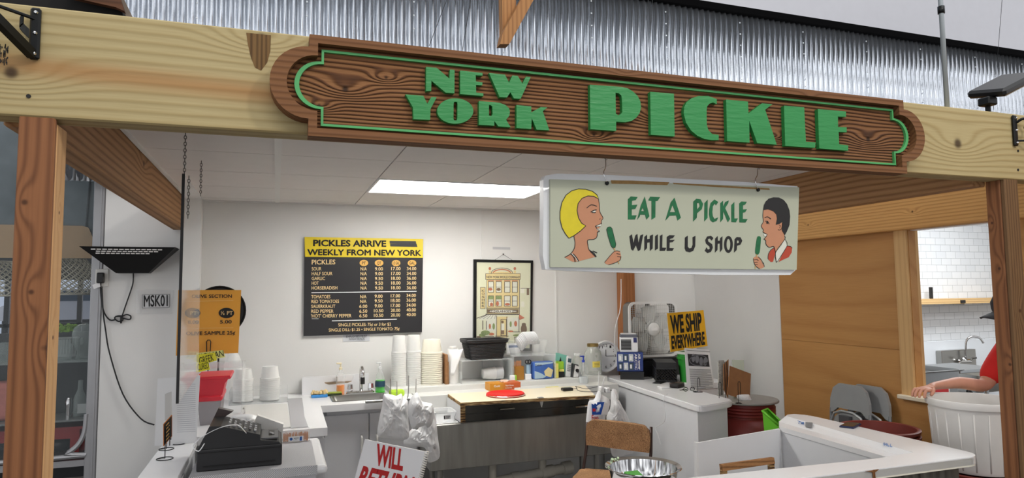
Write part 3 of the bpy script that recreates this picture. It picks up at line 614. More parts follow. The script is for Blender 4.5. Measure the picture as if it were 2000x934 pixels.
rows = [('SOUR', 122, 203, 333), ('HALF SOUR', 122, 294, 373), ('GARLIC', 122, 233, 413), ('HOT', 122, 180, 452), ('HORSERADISH', 121, 335, 492), ('TOMATOES', 119, 276, 565), ('RED TOMATOES', 119, 349, 604), ('SAUERKRAUT', 118, 318, 645), ('RED PEPPER', 117, 303, 685), ("'HOT' CHERRY PEPPER", 116, 452, 724)]
textpx(mt, 'PICKLES', 122, 283, 318, 281, 38, YT, .016, .0006, **f7)
for t, x0, x1, y in rows: textpx(mt, t, x0, y, x1, y-1.5*(x1-x0)/200, 27, YT, .012, .0006, **f7)
pr_ = [('N/A', '9.00', '17.00', '34.00'), ('N/A', '9.00', '17.00', '34.00'), ('N/A', '9.50', '18.00', '36.00'), ('N/A', '9.50', '18.00', '36.00'), ('N/A', '9.50', '18.00', '36.00'), ('N/A', '9.00', '17.00', '34.00'), ('N/A', '9.50', '18.00', '36.00'), ('6.00', '9.00', '17.00', '34.00'), ('6.50', '10.50', '20.00', '40.00'), ('6.50', '10.50', '20.00', '40.00')]
for r_, (row, pv) in enumerate(zip(rows, pr_)):
    for c_, t in enumerate(pv):
        cx = (553, 680, 820, 950)[c_]-(0 if r_ < 5 else 3); hw = 26 if t == 'N/A' else (33 if len(t) == 4 else 39)
        y = row[3]-(0 if r_ < 5 else 1.5+c_*3.5)-(2 if r_ < 5 and c_ > 1 else 0)
        textpx(mt, t, cx-hw, y, cx+hw, y-.5, 26, YT, .012, .0006, **f7)
textpx(mt, 'SINGLE PICKLES: 75¢ or 3 for $2', 342, 797, 780, 790, 25, YT, .01, .0006, **f7)
textpx(mt, 'SINGLE DILL: $1.25 • SINGLE TOMATO: 75¢', 264, 840, 850, 828, 25, YT, .01, .0006, **f7)
mt.build('price_lettering', cream, mn)
for cx, cy in ((555, 271), (681, 271), (822, 272), (954, 272)): MB().flat([pxY(ell(cx, cy, 36, 26, 24), YT, 4.246, 580, 450)], YF(YT), .0006).build('size_oval', mat('menu_tan', (226, 176, 88), .5), mn)
oi = MB()
for t, cx, hw in (('PT', 555, 16), ('QT', 681, 17), ('1/2 GAL', 822, 27), ('GAL', 954, 24)): textpx(oi, t, cx-hw, 284, cx+hw, 284, 24, YT-.0008, .01, .0006, **f7)
oi.build('size_lettering', INK, mn)
ln = MB()
for q in ([(120, 515), (992, 503), (992, 509), (120, 522)], [(290, 748), (828, 734), (828, 741), (290, 755)], [(122, 733), (180, 733), (180, 736), (122, 736)]): ln.flat([pxY(q, YT, 4.246, 580, 450)], YF(YT), .0006)
ln.build('dividing_lines', PAPER, mn)
nm = thing('hand_washing_notice', 'small grey notice about washing hands taped under the price board', 'notice', at(696, 667, Y=5.69))
MB().flat([pxY([(670, 654), (722, 653), (722, 666), (670, 668)], 5.69)], YF(5.699), .003).build('card', mat('notice_grey', (206, 208, 212), .5), nm)
x_ = MB(); textpx(x_, 'EMPLOYEES MUST', 676, 660, 717, 659, 4.4, 5.69, 0, .0005); textpx(x_, 'WASH HANDS', 681, 665, 712, 664, 4.4, 5.69, 0, .0005); x_.build('lettering', mat('notice_ink', (70, 72, 82), .7), nm)
tag(MB().flat([pxY([(963, 482), (997, 483), (997, 488), (963, 487)], 5.69)], YF(5.699), .0015).build('tape_strip', mat('clear_tape', (200, 200, 202), .2)), 'short strip of clear tape on the wall above the framed poster', 'tape')
# framed poster
ps = thing('framed_poster', 'black-framed poster of a corner shop building on the back wall', 'poster', at(982, 690, Y=5.68)); YP = 5.672
def pxP(pts): return pxY(pts, YP, 4.667, 910, 490)
fo = [(72, 78), (612, 88), (600, 915), (68, 900)]; fi = [(98, 102), (592, 110), (584, 890), (94, 876)]
MB().flat([pxP(fo), pxP(fi)], YF(5.698), .028).build('frame', mat('frame_black', (20, 20, 20), .3), ps)
cpap = mat('poster_paper', (222, 222, 192), .35, var=.02)
MB().flat([pxP(fi)], YF(5.695), .016).build('print', cpap, ps)
def pp(name, polys, m, lift):
    mb = MB()
    for p in polys: mb.flat(p if isinstance(p[0][0], (list, tuple)) and not isinstance(p[0][0], (int, float)) and isinstance(p[0][0], list) else [pxP(p)], YF(5.679-lift), .0005)
    return mb.build(name, m, ps)
R4 = lambda x0, y0, x1, y1: [(x0, y0), (x1, y0), (x1, y1), (x0, y1)]
bl = mat('poster_line', (66, 50, 34), .7); by = mat('poster_tan', (224, 204, 140), .6); bw = mat('poster_pale', (222, 222, 206), .6)
bo = mat('poster_orange', (190, 100, 52), .6, var=.2, vscale=60); bg = mat('poster_green', (128, 148, 76), .6, var=.3, vscale=80); bb = mat('poster_brown', (112, 82, 44), .6, var=.2, vscale=60)
facade = [R4(190, 262, 492, 580), R4(180, 208, 500, 262), R4(132, 332, 180, 528), R4(210, 180, 230, 205), R4(438, 180, 458, 205), R4(280, 600, 385, 790), R4(232, 190, 430, 207)]
pp('building_fill', facade, by, .0002)
pp('awning_fill', [[(190, 585), (285, 590), (280, 628), (232, 632), (215, 622), (196, 640), (175, 622), (150, 636), (128, 618), (105, 626)], R4(190, 632, 278, 735), R4(378, 612, 486, 720)], bw, .0003)
wins = [(204, 280, 256, 382), (274, 280, 328, 382), (352, 280, 406, 382), (422, 280, 474, 382), (204, 408, 256, 508), (272, 408, 328, 508), (350, 408, 408, 508), (422, 408, 472, 508)]
pp('window_fill', [R4(a_+4, b_+4, c_-4, d_-4) for a_, b_, c_, d_ in wins], bw, .0004)
outl = []
def rect_line(x0, y0, x1, y1, w_=4):
    outl.extend([R4(x0, y0, x1, y0+w_), R4(x0, y1-w_, x1, y1), R4(x0, y0, x0+w_, y1), R4(x1-w_, y0, x1, y1)])
for a_, b_, c_, d_ in wins: rect_line(a_, b_, c_, d_, 5); outl.append(R4(a_, (b_+d_)/2-2, c_, (b_+d_)/2+2))
for q in ((190, 262, 492, 582), (180, 206, 500, 264), (132, 332, 180, 530), (196, 530, 482, 572), (318, 625, 372, 775)): rect_line(*q)
outl += [R4(186, 520, 490, 526), R4(180, 576, 492, 584), R4(278, 590, 284, 790), R4(372, 600, 378, 790), R4(268, 776, 392, 782), R4(262, 800, 400, 806), R4(152, 636, 160, 720), R4(184, 640, 190, 720), R4(483, 600, 489, 740), R4(400, 736, 500, 742), R4(100, 780, 260, 785), R4(440, 786, 560, 791), R4(445, 790, 450, 865), R4(320, 628, 324, 780), [(190, 582), (100, 612), (100, 618), (192, 588)], R4(500, 340, 592, 344)]
outl += [stroke([tuple(p) for p in arc_pts((330, 205), 98, -48, 0, PI, 16)], 5)[0], stroke(ell(510, 830, 36, 40, 20), 5, True)[0:0] or R4(0, 0, 0, 0)] if False else [stroke([tuple(p) for p in arc_pts((330, 205), 98, -48, 0, PI, 16)], 5)[0]]
outl += [stroke([tuple(p) for p in arc_pts((510, 828), 36, 38, 0, 2*PI-.05, 24)], 5)[0]]
for k in range(8): outl.append(stroke([(510, 828), (510+34*math.cos(k*PI/4+.2), 828+36*math.sin(k*PI/4+.2))], 3)[0])
for k in range(5): outl.append(stroke([(190+k*20, 588), (120+k*36, 622)], 3)[0])
pp('building_lines', outl, bl, .0006)
pp('orange_touches', [[(486, 578), (538, 612), (492, 632), (486, 610)]]+[R4(a_-2, b_-10, c_+2, b_-3) for a_, b_, c_, d_ in wins[:4]]+[ell(220, 162, 12, 14, 12), ell(448, 162, 12, 14, 12), ell(235, 490, 15, 18, 10), ell(290, 482, 14, 22, 10), ell(380, 488, 24, 12, 10), ell(225, 350, 20, 14, 10), ell(220, 690, 10, 26, 10), ell(455, 665, 14, 26, 10), ell(140, 838, 22, 12, 12), ell(235, 760, 26, 12, 12), ell(210, 800, 30, 12, 12), ell(410, 735, 24, 8, 12)]+[stroke([tuple(p) for p in arc_pts((330, 205), 82, -34, .15, PI-.15, 12)], 10)[0]], bo, .0008)
pp('green_touches', [R4(208, 412, 252, 444), R4(276, 412, 324, 444), ell(180, 748, 42, 22, 14), ell(150, 770, 30, 16, 12), ell(255, 690, 12, 30, 10), ell(410, 670, 10, 28, 10), ell(470, 772, 40, 10, 12), ell(540, 772, 26, 8, 12)], bg, .0009)
pp('brown_touches', [ell(530, 715, 28, 48, 14), ell(530, 670, 20, 12, 10), R4(556, 344, 578, 404), ell(300, 352, 20, 14, 10), ell(336, 650, 11, 13, 10), R4(318, 725, 350, 762), ell(120, 800, 22, 22, 12), ell(180, 820, 26, 18, 12), ell(245, 815, 22, 16, 12), R4(200, 536, 478, 566)], bb, .001)
pp('white_touches', [R4(324, 664, 352, 725), ell(338, 552, 126, 13, 24), R4(500, 345, 535, 388), R4(505, 462, 535, 512)], mat('poster_white', (232, 230, 214), .6), .0014)
x_ = MB(); fp = dict(s=4.667, ox=910, oy=490)
textpx(x_, 'NEW YORK PICKLE COMPANY', 190, 250, 492, 252, 20, 5.6765, .012, .0005, **fp); textpx(x_, '17 DELANCEY ST.', 216, 561, 462, 561, 18, 5.6765, .02, .0005, **fp)
for k, ch in enumerate('KOSHER'): textpx(x_, ch, 145, 374+k*28, 168, 374+k*28, 20, 5.6765, .01, .0005, **fp)
textpx(x_, 'Est. 1997', 288, 850, 370, 850, 24, 5.6765, 0, .0005, **fp); textpx(x_, "'S PROP.", 378, 888, 480, 888, 17, 5.6765, 0, .0005, **fp)
x_.build('lettering', bl, ps)
MB().flat([pxP([(98, 102), (592, 110), (584, 890), (94, 876)])], YF(5.6735), .0008).build('glazing', glass('poster_glass', (255, 255, 255), .03, .05), ps)
q = [at(966, 508, Y=5.69), at(983, 497, Y=5.69), at(1000, 508, Y=5.69)]
MB().tube(q, .0012, 5).lathe([(0, 0), (.006, .003), (.006, .01), (0, .012)], q[1]+Vector((0, 0, -.004)), 8).build('hanging_wire', BLACKM, ps)
# ------------------------------------------------------------------ left run: L-shaped worktop, cabinets
ZC = .92
def Lshape(z0, z1, m, name, inset=0):
    p = [(-.545, 4.20+inset), (.302-inset, 4.20+inset), (.312-inset, 5.01+inset), (1.02, 5.005+inset), (1.02, 5.69), (-.545, 5.69)]
    return MB().ext([(x, y, z0) for x, y in p], (0, 0, z1-z0))
cnt = MB().flat([[(-.545, 4.20), (.302, 4.20), (.312, 5.01), (1.015, 5.005), (1.015, 5.69), (-.545, 5.69)], [(.415, 5.145), (.815, 5.145), (.815, 5.405), (.415, 5.405)]], ((0, 0, .872), (1, 0, 0), (0, 1, 0), (0, 0, 1)), .048)
tag(cnt.build('worktop', WHITE), 'white L-shaped worktop holding the small sink', 'worktop')
cab = thing('sink_cabinet', 'white two-door cabinet under the small sink', 'cabinet', (.66, 5.3, 0))
MB().bx(.36, 1.02, 5.09, 5.68, .1, .872).bx(.36, 1.02, 5.14, 5.6, 0, .1).build('body', CABW, cab)
for x0, x1, hx in ((.345, .655, .605), (.665, 1.01, .715)):
    d = MB().bx(x0, x1, 5.072, 5.09, .12, .835, .002).build('door', CABW, cab)
    h = MB().tube(smooth_poly([(hx, 5.072, .555), (hx, 5.045, .565), (hx, 5.043, .615), (hx, 5.045, .665), (hx, 5.072, .675)], 3, False), .009, 8)
    h.build('handle', mat('silver_white_handle', (222, 220, 214), .3, .3), d, True, label='pale silver bow handle')
wc = thing('wing_cabinet', 'white cabinet with drawer under the left arm of the worktop', 'cabinet', (-.12, 4.8, 0))
MB().bx(-.40, .275, 4.23, 5.07, .1, .872).bx(-.39, .24, 4.3, 5.0, 0, .1).build('body', CABW, wc)
MB().bx(.275, .290, 4.26, 5.02, .70, .845, .002).build('drawer', CABW, wc); MB().bx(.275, .290, 4.26, 5.02, .12, .69, .002).build('door', CABW, wc)
# small sink, tap and things on the worktop
sx0, sx1, sy0, sy1 = .40, .83, 5.13, 5.42
sk = thing('hand_sink', 'small stainless sink basin set in the white worktop', 'sink', (.6, 5.3, ZC))
def ring(x0, x1, y0, y1, r, n=5):
    o = []
    for cx, cy, a in ((x1-r, y1-r, 0), (x0+r, y1-r, PI/2), (x0+r, y0+r, PI), (x1-r, y0+r, 1.5*PI)):
        o += [(cx+r*math.cos(a+PI/2*k/n), cy+r*math.sin(a+PI/2*k/n)) for k in range(n+1)]
    return o
def loft(mb, rings, cap=True):
    V = [[mb.bm.verts.new(p) for p in r_] for r_ in rings]; n = len(V[0])
    for a_, b_ in zip(V, V[1:]):
        for k in range(n): mb.bm.faces.new((a_[k], a_[(k+1) % n], b_[(k+1) % n], b_[k]))
    if cap: mb.bm.faces.new(V[-1])
    return mb
rr = lambda d, z, r: [(x, y, z) for x, y in ring(sx0+d, sx1-d, sy0+d, sy1-d, r)]
loft(MB(), [rr(0, ZC+.001, .03), rr(.003, ZC+.008, .03), rr(.018, ZC+.006, .03), rr(.022, ZC-.01, .03), rr(.04, ZC-.0475, .03)]).build('basin', STEEL, sk, 40)
ft = thing('tap', 'chrome gooseneck tap behind the small sink', 'tap', (.63, 5.5, ZC))
MB().bx(.53, .75, 5.46, 5.53, ZC, ZC+.022, .008).build('base', CHROME, ft)
MB().tube(smooth_poly([(.65, 5.5, ZC+.02), (.65, 5.5, ZC+.14), (.65, 5.485, ZC+.195), (.65, 5.44, ZC+.205), (.65, 5.40, ZC+.17), (.65, 5.40, ZC+.13)], 5, False), .014, 10).build('spout', CHROME, ft, True)
MB().lathe([(0, 0), (.017, 0), (.017, .045), (.013, .06), (0, .06)], (.65, 5.40, ZC+.085), 12).build('aerator', BLACK, ft, True, label='black hose nozzle')
for x in (.565, .725): MB().lathe([(0, 0), (.02, 0), (.024, .02), (.02, .055), (.0, .06)], (x, 5.495, ZC+.02), 8).build('handle', CHROME, ft)
bb_ = thing('cutlery_box', 'white board box with hand slot against the wall behind the sink', 'box', (.42, 5.62, ZC))
bf = [(at(590, 734, Y=5.58).x, ZC), (at(590, 734, Y=5.58).x, 1.055), (.72, 1.065), (.72, ZC)]
slot = [(.365, 1.047), (.60, 1.055), (.598, 1.03), (.585, 1.005), (.555, .995), (.41, .99), (.38, 1.0), (.366, 1.025)]
MB().flat([bf, slot], YF(5.59), .012).build('front_panel', WHITE, bb_)
MB().bx(.215, .72, 5.676, 5.688, ZC, 1.05).bx(.215, .228, 5.592, 5.676, ZC, 1.05).bx(.708, .72, 5.592, 5.676, ZC, 1.05).build('back_panel', WHITE, bb_)
MB().bx(.23, .705, 5.60, 5.672, ZC+.001, 1.0).bx(.47, .475, 5.60, 5.66, 1.0, 1.05).build('divider', mat('bare_chipboard', (140, 120, 96), .8), bb_)
def bottle(name, label, x, y, z, prof, m, liquid=None, pump=None, group=None, lab=None):
    t = thing(name, label, 'bottle', (x, y, z), group)
    MB().lathe(prof, (x, y, z), 20).build('bottle_body', m, t, 50)
    if liquid: MB().lathe(liquid[0], (x, y, z), 18).build('liquid', liquid[1], t, 50)
    if lab: MB().lathe(lab[0], (x, y, z), 20).build('label_band', lab[1], t, 60)
    if pump:
        h = prof[-1][1]
        MB().lathe([(0, h-.002), (.013, h-.002), (.013, h+.016), (.006, h+.018), (.005, h+.045), (0, h+.045)], (x, y, z), 12).tube([(x+.006, y, z+h+.046), (x-.032, y-.004, z+h+.05)], [.008, .005], 8).build('pump', pump, t, 50)
    return t
ORG = glass('orange_soap', (240, 140, 20), .85, .1); GRN_ = glass('green_soap', (60, 190, 40), .85, .1)
bottle('soap_dispenser', 'clear pump bottle half full of orange soap beside the tap', .49, 5.49, ZC, [(0, 0), (.03, 0), (.033, .01), (.033, .15), (.024, .17), (.012, .18), (.012, .195)], CLEAR, ([(0, .002), (.031, .002), (.031, .075), (0, .075)], ORG), mat('cream_pump', (226, 212, 176), .4))
bottle('dish_soap_bottle', 'bright green dish soap bottle right of the tap', .80, 5.50, ZC, [(0, 0), (.036, 0), (.040, .02), (.037, .10), (.028, .14), (.014, .16), (.013, .185)], CLEAR, ([(0, .002), (.038, .002), (.038, .02), (.036, .098), (0, .10)], GRN_), CLEARG, None, ([(.0408, .045), (.0405, .075), (.0392, .09)], mat('soap_label', (34, 70, 90), .5)))
spg = thing('sponge_pack', 'blue tray of pale scrub pads on the worktop left of the sink', 'sponges', (.33, 5.33, ZC))
c0 = at(625, 776, Z=ZC); MB().bx(c0.x-.065, c0.x+.055, c0.y-.03, c0.y+.035, ZC, ZC+.022, .004).build('tray', mat('blue_tray', (56, 140, 210), .4), spg)
g_ = MB()
for k in range(26): 
    x, y = c0.x+random.uniform(-.06, .05), c0.y+random.uniform(-.025, .03); g_.lathe([(0, .0), (.014, .006), (.010, .02), (0, .026)], (x, y, ZC+.018+random.uniform(0, .012)), 6)
g_.build('scrub_pads', mat('straw_pad', (214, 190, 140), .9, var=.3, vscale=80, bump=.6), spg)
spg2 = thing('scouring_sponge', 'dark sponge with yellow-green top lying behind the sink rim', 'sponge', (.43, 5.44, ZC))
MB().bx(.35, .50, 5.435, 5.475, ZC, ZC+.014, .003).build('scourer', mat('dark_green_pad', (40, 52, 40), .9), spg2); MB().bx(.352, .498, 5.436, 5.474, ZC+.014, ZC+.03, .006).build('foam', mat('olive_foam', (150, 160, 70), .9, var=.25, vscale=60), spg2)
c1 = at(775, 768, Z=ZC+.02); tag(MB().bx(c1.x-.055, c1.x+.055, c1.y-.04, c1.y+.04, ZC, ZC+.045, .012, None, 2).build('sponge', mat('lime_sponge', (176, 214, 60), .85, var=.06)), 'lime green sponge behind the hanging plastic bags', 'sponge')
# ledge along the wall carrying cups, boxes and jars
ZL = .965
struct(MB().bx(.86, 2.74, 5.32, 5.695, ZC-.06, ZL, .003).bx(1.02, 2.74, 5.12, 5.34, .80, .925, .002).build('trim_11', mat('ledge_white', (214, 214, 210), .4, var=.03)), 'white step ledge along the back wall', 'ledge')
# nested tubs: each tub is a thing
def tub_mesh(r, h, n=22):
    return [(r*.80, h), (0, h+.0005), (0, h), (r*.80, h-.001), (r*.82, h-.006), (r*.965, .012), (r, .010), (r*1.03, .006), (r*1.03, 0), (r, .0)]
def tub_stack(px, n, r, h, dz, m, names, y=5.47, z=ZL):
    c = at(px, 752, Y=y); first = None
    for k in range(n):
        top = k == n-1
        lab = names[1] if top else names[0]
        if first is None:
            first = MB().lathe([(0, h), (r*.78, h), (r*.82, h-.008), (r*.955, .0142), (r*1.03, .012), (r*1.03, 0), (r*1.0, 0), (r*1.0, .0115)], (c.x, y, z), 26).build(names[2], m, smooth=40)
            o = first
        else:
            o = first.copy(); COL.objects.link(o); o.location = first.location+Vector((0, 0, dz*k))
        tag(o, lab, 'container', names[3] if not top else None)
tub_stack(779, 19, .0585, .142, .0145, CUPS, ('upturned clear container within the left of the three tall stacks', 'topmost upturned clear container of the left tall stack', 'deli_container', 'containers in the left tall stack'))
tub_stack(808, 19, .0585, .142, .0145, CUPS, ('upturned clear container within the middle tall stack', 'topmost upturned clear container of the middle tall stack', 'deli_container', 'containers in the middle tall stack'))
tub_stack(843, 17, .087, .115, .0155, CUPY, ('upturned cream-tinted tub within the wide stack beside the paper towels', 'topmost upturned cream tub of the wide stack beside the towels', 'deli_tub', 'tubs in the wide stack'))
# paper towel roll with holder and cardboard
c = at(887, 754, Z=ZL)
pt = thing('paper_towel_roll', 'white paper towel roll standing on the ledge by the tubs', 'paper towels', (1.29, 5.47, ZL))
cx = at(885, 752, Y=5.45).x
MB().lathe([(.012, .28), (.044, .28), (.046, .275), (.046, .004), (.044, 0), (.012, 0)], (cx, 5.45, ZL), 22).build('roll', mat('towel_paper', (240, 240, 238), .9, bump=.2, bscale=120), pt, 50)
MB().lathe([(0, .285), (.03, .285), (.03, .30), (0, .30)], (cx, 5.45, ZL), 14).build('core', mat('towel_core', (222, 220, 214), .8), pt)
MB().grid(lambda u, v: (cx-.035+.10*u*(1-v*.75), 5.394-.02*u-.008*math.sin(v*5), ZL+.262-.19*v+.02*u*(1-v)), 5, 7, .0015).build('loose_sheet', PAPER, pt, True)
tag(MB().bx(cx-.078, cx-.056, 5.40, 5.62, ZL, ZL+.24, .002).bx(cx-.056, cx-.049, 5.40, 5.6, ZL, ZL+.18, .001).build('cardboard_sheets', mat('edge_cardboard', (146, 104, 66), .85, var=.2, vscale=40)), 'brown cardboard sheets standing behind the paper towel roll', 'cardboard')
# clear acrylic riser shelves
def riser(x0, x1, zt, label):
    t = thing('acrylic_riser', label, 'shelf', ((x0+x1)/2, 5.5, ZL))
    MB().bx(x0, x1, 5.36, 5.64, zt, zt+.006, .001).build('top_sheet', CLEAR, t)
    MB().bx(x0, x0+.005, 5.36, 5.64, ZL, zt).build('side_sheet', CLEAR, t); MB().bx(x1-.005, x1, 5.36, 5.64, ZL, zt).build('side_sheet', CLEAR, t)
    MB().bx(x0+.005, x1-.005, 5.635, 5.64, ZL, zt).build('back_sheet', CLEAR, t)
    return zt+.006
xa, xb, xc = at(899, 700, Y=5.4).x, at(1000, 700, Y=5.4).x, at(1082, 700, Y=5.4).x
ZR = riser(xa, xb-.008, 1.145, 'clear acrylic shelf under the black basket'); ZR2 = riser(xb, xc, 1.165, 'clear acrylic shelf under the clear lid bin')
# wicker basket
bk = thing('wicker_basket', 'black rectangular wicker basket on the clear shelf', 'basket', (1.5, 5.5, ZR))
bx0, bx1 = at(911, 700, Y=5.42).x, at(989, 700, Y=5.42).x; bh = .165
def bring(d, z): return [(x, y, z) for x, y in ring(bx0+d, bx1-d, 5.385+d*.6, 5.6-d*.6, .02, 3)]
WICK = mat('black_wicker', (30, 30, 32), .5, var=.3, vscale=120)
m_ = MB(); loft(m_, [bring(.035, ZR), bring(.0, ZR+bh)], False); loft(m_, [bring(.036, ZR+.001), bring(.034, ZR+.001)]); m_.build('basket_body', WICK, bk)
wv = MB()
for k in range(11):
    z = ZR+.01+k*.0118; d = .034-.034*(z-ZR)/bh; p = bring(d, z); q = []
    for i, v in enumerate(smooth_poly([Vector(v) for v in p], 1)): q.append(v)
    L_ = []; n_ = len(q)
    for i in range(n_):
        a_, b_ = q[i], q[(i+1) % n_]; s_ = max(1, int((b_-a_).length/.011))
        for j in range(s_):
            v = a_+(b_-a_)*j/s_; ctr = Vector(((bx0+bx1)/2, 5.4925, v.z)); L_.append(v+(v-ctr).normalized()*(.0035 if (len(L_)+k) % 2 else -.001))
    wv.tube(L_, .0048, 5, True)
wv.build('weave', WICK, bk, True)
MB().tube([Vector(v) for v in bring(-.004, ZR+bh-.008)], .012, 6, True).tube([Vector(v) for v in bring(-.002, ZR+bh-.022)], .009, 6, True).build('rim', WICK, bk, True)
# lid bin on the second riser
lb = thing('lid_bin', 'clear bin heaped with white lids on the right clear shelf', 'bin', (1.85, 5.5, ZR2))
lx0, lx1 = at(1003, 690, Y=5.42).x, at(1068, 690, Y=5.42).x
lr = lambda d, z: [(x, y, z) for x, y in ring(lx0+d, lx1-d, 5.39+d, 5.60-d, .02, 3)]
loft(MB(), [lr(.003, ZR2+.12), lr(0, ZR2+.12), lr(.02, ZR2), lr(.02, ZR2+.003)]).build('bin_body', CLEAR, lb)
LID = glass('white_lid', (248, 249, 250), .72, .25)
lm = MB()
prof_lid = [(0, 0), (.058, 0), (.061, .002), (.061, .006), (.058, .0055), (0, .003)]
first = None
for k in range(16):
    a_ = math.radians(66); x = lx0+.075+k*.0125; M_ = Matrix.Rotation(a_, 3, 'Y')
    if first is None: first = o = MB().lathe(prof_lid, (x, 5.495, ZR2+.085), 24, M=M_).build('container_lid', LID, smooth=40)
    else: o = first.copy(); COL.objects.link(o); o.location = first.location+Vector((-.0+.0105*k, random.uniform(-.004, .004), min(.05, .0095*k)))
    tag(o, 'white round lid standing in the clear bin on the right shelf', 'lid', 'white lids in the clear bin')
nb = thing('name_badge_box', 'small white box with blue label behind the basket on the shelf', 'box', (1.72, 5.6, ZR2))
MB().bx(lx0+.004, lx0+.13, 5.605, 5.63, ZR2, ZR2+.085, .002).build('carton', PAPER, nb); MB().bx(lx0+.02, lx0+.12, 5.603, 5.606, ZR2+.05, ZR2+.07).build('label_panel', mat('slate_blue', (90, 110, 150), .6), nb)
# things under and in front of the risers
cu = thing('fallen_cup_stack', 'stack of clear cups lying on its side under the left clear shelf', 'cups', (1.5, 5.5, ZL))
for k in range(6):
    x = at(942, 740, Y=5.5).x+.013*k; MB().lathe([(.038, 0), (.042, .004), (.052, .11), (.055, .112), (.054, .108), (.041, .008), (0, .006)], (x, 5.5, ZL+.058), 20, M=Matrix.Rotation(PI/2, 3, 'Y')).build('cup', CUPS if k == 0 else CLEARG, cu, 40)
gb = thing('glove_box', 'orange carton of disposable gloves in front of the clear shelf', 'box', (1.5, 5.22, .925))
gx0, gx1 = at(953, 757, Y=5.2).x, at(1013, 755, Y=5.2).x
og = bpy.data.materials.new('orange_carton'); n = NT(og); x, y, z = n.xyz(n.n('ShaderNodeTexCoord').outputs['Object'])
n.l(n.ramp(n.m('MULTIPLY_ADD', x, 4, .5), [(.35, lin((206, 140, 36))), (.6, lin((196, 92, 44)))]), n.b.inputs['Base Color']); n.set(rough=.5)
MB().bx(gx0, gx1, 5.15, 5.28, .925, .985, .002).build('carton', og, gb)
x_ = MB(); x_.text('Gold', (gx0+.035, 5.149, .955), (gx0+.085, 5.149, .955), (0, 0, .016), (0, -1, 0), .01, .0005); x_.text('Vinyl Gloves', (gx0+.13, 5.149, .958), (gx0+.20, 5.149, .958), (0, 0, .011), (0, -1, 0), .01, .0005); x_.text('POWDER FREE', (gx0+.13, 5.149, .94), (gx0+.185, 5.149, .94), (0, 0, .007), (0, -1, 0), 0, .0005)
x_.flat([[(gx1-.055, .928), (gx1-.002, .928), (gx1-.002, .942), (gx1-.055, .942)]], YF(5.1495), .0006); x_.build('lettering', PAPER, gb)
MB().grid(lambda u, v: (gx0+.11+.07*u, 5.19+.05*v, .986+.02*math.sin(u*PI)*math.sin(v*PI*1.4)**2+.006*math.sin(u*9)), 6, 5, .001).build('glove_tip', mat('glove_vinyl', (226, 190, 170), .5), gb, True)
def carton(name, label, cat, x0, x1, y0, y1, z0, z1, m, front=None):
    t = thing(name, label, cat, ((x0+x1)/2, (y0+y1)/2, z0)); MB().bx(x0, x1, y0, y1, z0, z1, .002).build('carton', m, t)
    return t
Xp = lambda px, y: at(px, 740, Y=y).x
# amber toothpick cup, blue pen cup, tissue pack
t = thing('toothpick_cup', 'amber square cup holding wooden picks under the right clear shelf', 'cup', (Xp(1012, 5.45), 5.45, ZL))
MB().bx(Xp(1006, 5.4), Xp(1024, 5.4), 5.40, 5.48, ZL, ZL+.115, .003).build('cup_body', mat('amber_brown', (168, 116, 44), .4, var=.1), t)
pk = MB()
for k in range(40):
    x = random.uniform(Xp(1009, 5.4), Xp(1020, 5.4)); y = random.uniform(5.405, 5.475); pk.tube([(x, y, ZL+.11), (x+random.uniform(-.008, .008), y, ZL+.15+random.uniform(-.01, .015))], .0018, 4)
pk.build('picks', mat('pick_wood', (206, 150, 110), .7, var=.2, vscale=50), t)
t = thing('pen_cup', 'pale blue cup on a white box holding black scissors', 'cup', (Xp(1035, 5.45), 5.45, ZL))
MB().bx(Xp(1026, 5.41), Xp(1038, 5.41), 5.41, 5.47, ZL, ZL+.045, .002).build('base_box', PAPER, t)
MB().lathe([(0, .0455), (.022, .0455), (.023, .12), (.026, .122), (.022, .118), (0, .055)], (Xp(1032, 5.44), 5.44, ZL), 18).build('cup_body', mat('pale_blue_cup', (156, 184, 204), .4), t, 40)
s_ = MB()
for dx in (-.012, .012): s_.tube([(Xp(1032, 5.44)+dx+.014*math.cos(a_*.7), 5.44, ZL+.145+.016*math.sin(a_*.7)) for a_ in range(9)], .004, 6, True)
s_.build('scissor_handles', BLACK, t, True)
t = thing('tissue_pack', 'blue and white packet of cotton pads under the right clear shelf', 'packet', (Xp(1062, 5.42), 5.42, ZL)); a0, a1 = Xp(1043, 5.38), Xp(1082, 5.38)
MB().bx(a0, a1, 5.38, 5.47, ZL, ZL+.145, .012, None, 2).build('packet', mat('packet_blue', (66, 104, 178), .35, var=.15, vscale=18), t)
YK = 5.3785; q_ = lambda pts: [(a0+(a1-a0)*u, ZL+.145*v) for u, v in pts]
MB().flat([q_([(.05, .78), (.95, .90), (.97, .97), (.05, .97)])], YF(YK), .001).flat([q_([(.03, .05), (.45, .05), (.6, .15), (.35, .35), (.03, .5)])], YF(YK), .001).build('pale_panel', mat('packet_pale', (168, 192, 206), .4), t)
MB().flat([q_([(.55, .2), (.85, .08), (.96, .5), (.72, .68), (.5, .45)])], YF(YK-.001), .001).build('pad_picture', mat('packet_cream', (214, 200, 150), .5), t)
x_ = MB(); x_.text('Cotton', (a0+.01, YK-.001, ZL+.112), (a0+.07, YK-.001, ZL+.112), (0, 0, .016), (0, -1, 0), .02, .0005); x_.build('lettering', mat('navy_ink', (24, 34, 84), .5), t)
tag(MB().bx(Xp(1084, 5.4), Xp(1090, 5.4), 5.385, 5.47, ZL, ZL+.125, .002).build('yellow_pad', mat('yellow_pad', (232, 222, 120), .8)), 'pale yellow note pad standing beside the blue packet', 'note pad')
t = thing('tape_dispenser', 'small white and lime dispenser on the ledge behind the gloves', 'dispenser', (Xp(1003, 5.36), 5.36, ZL))
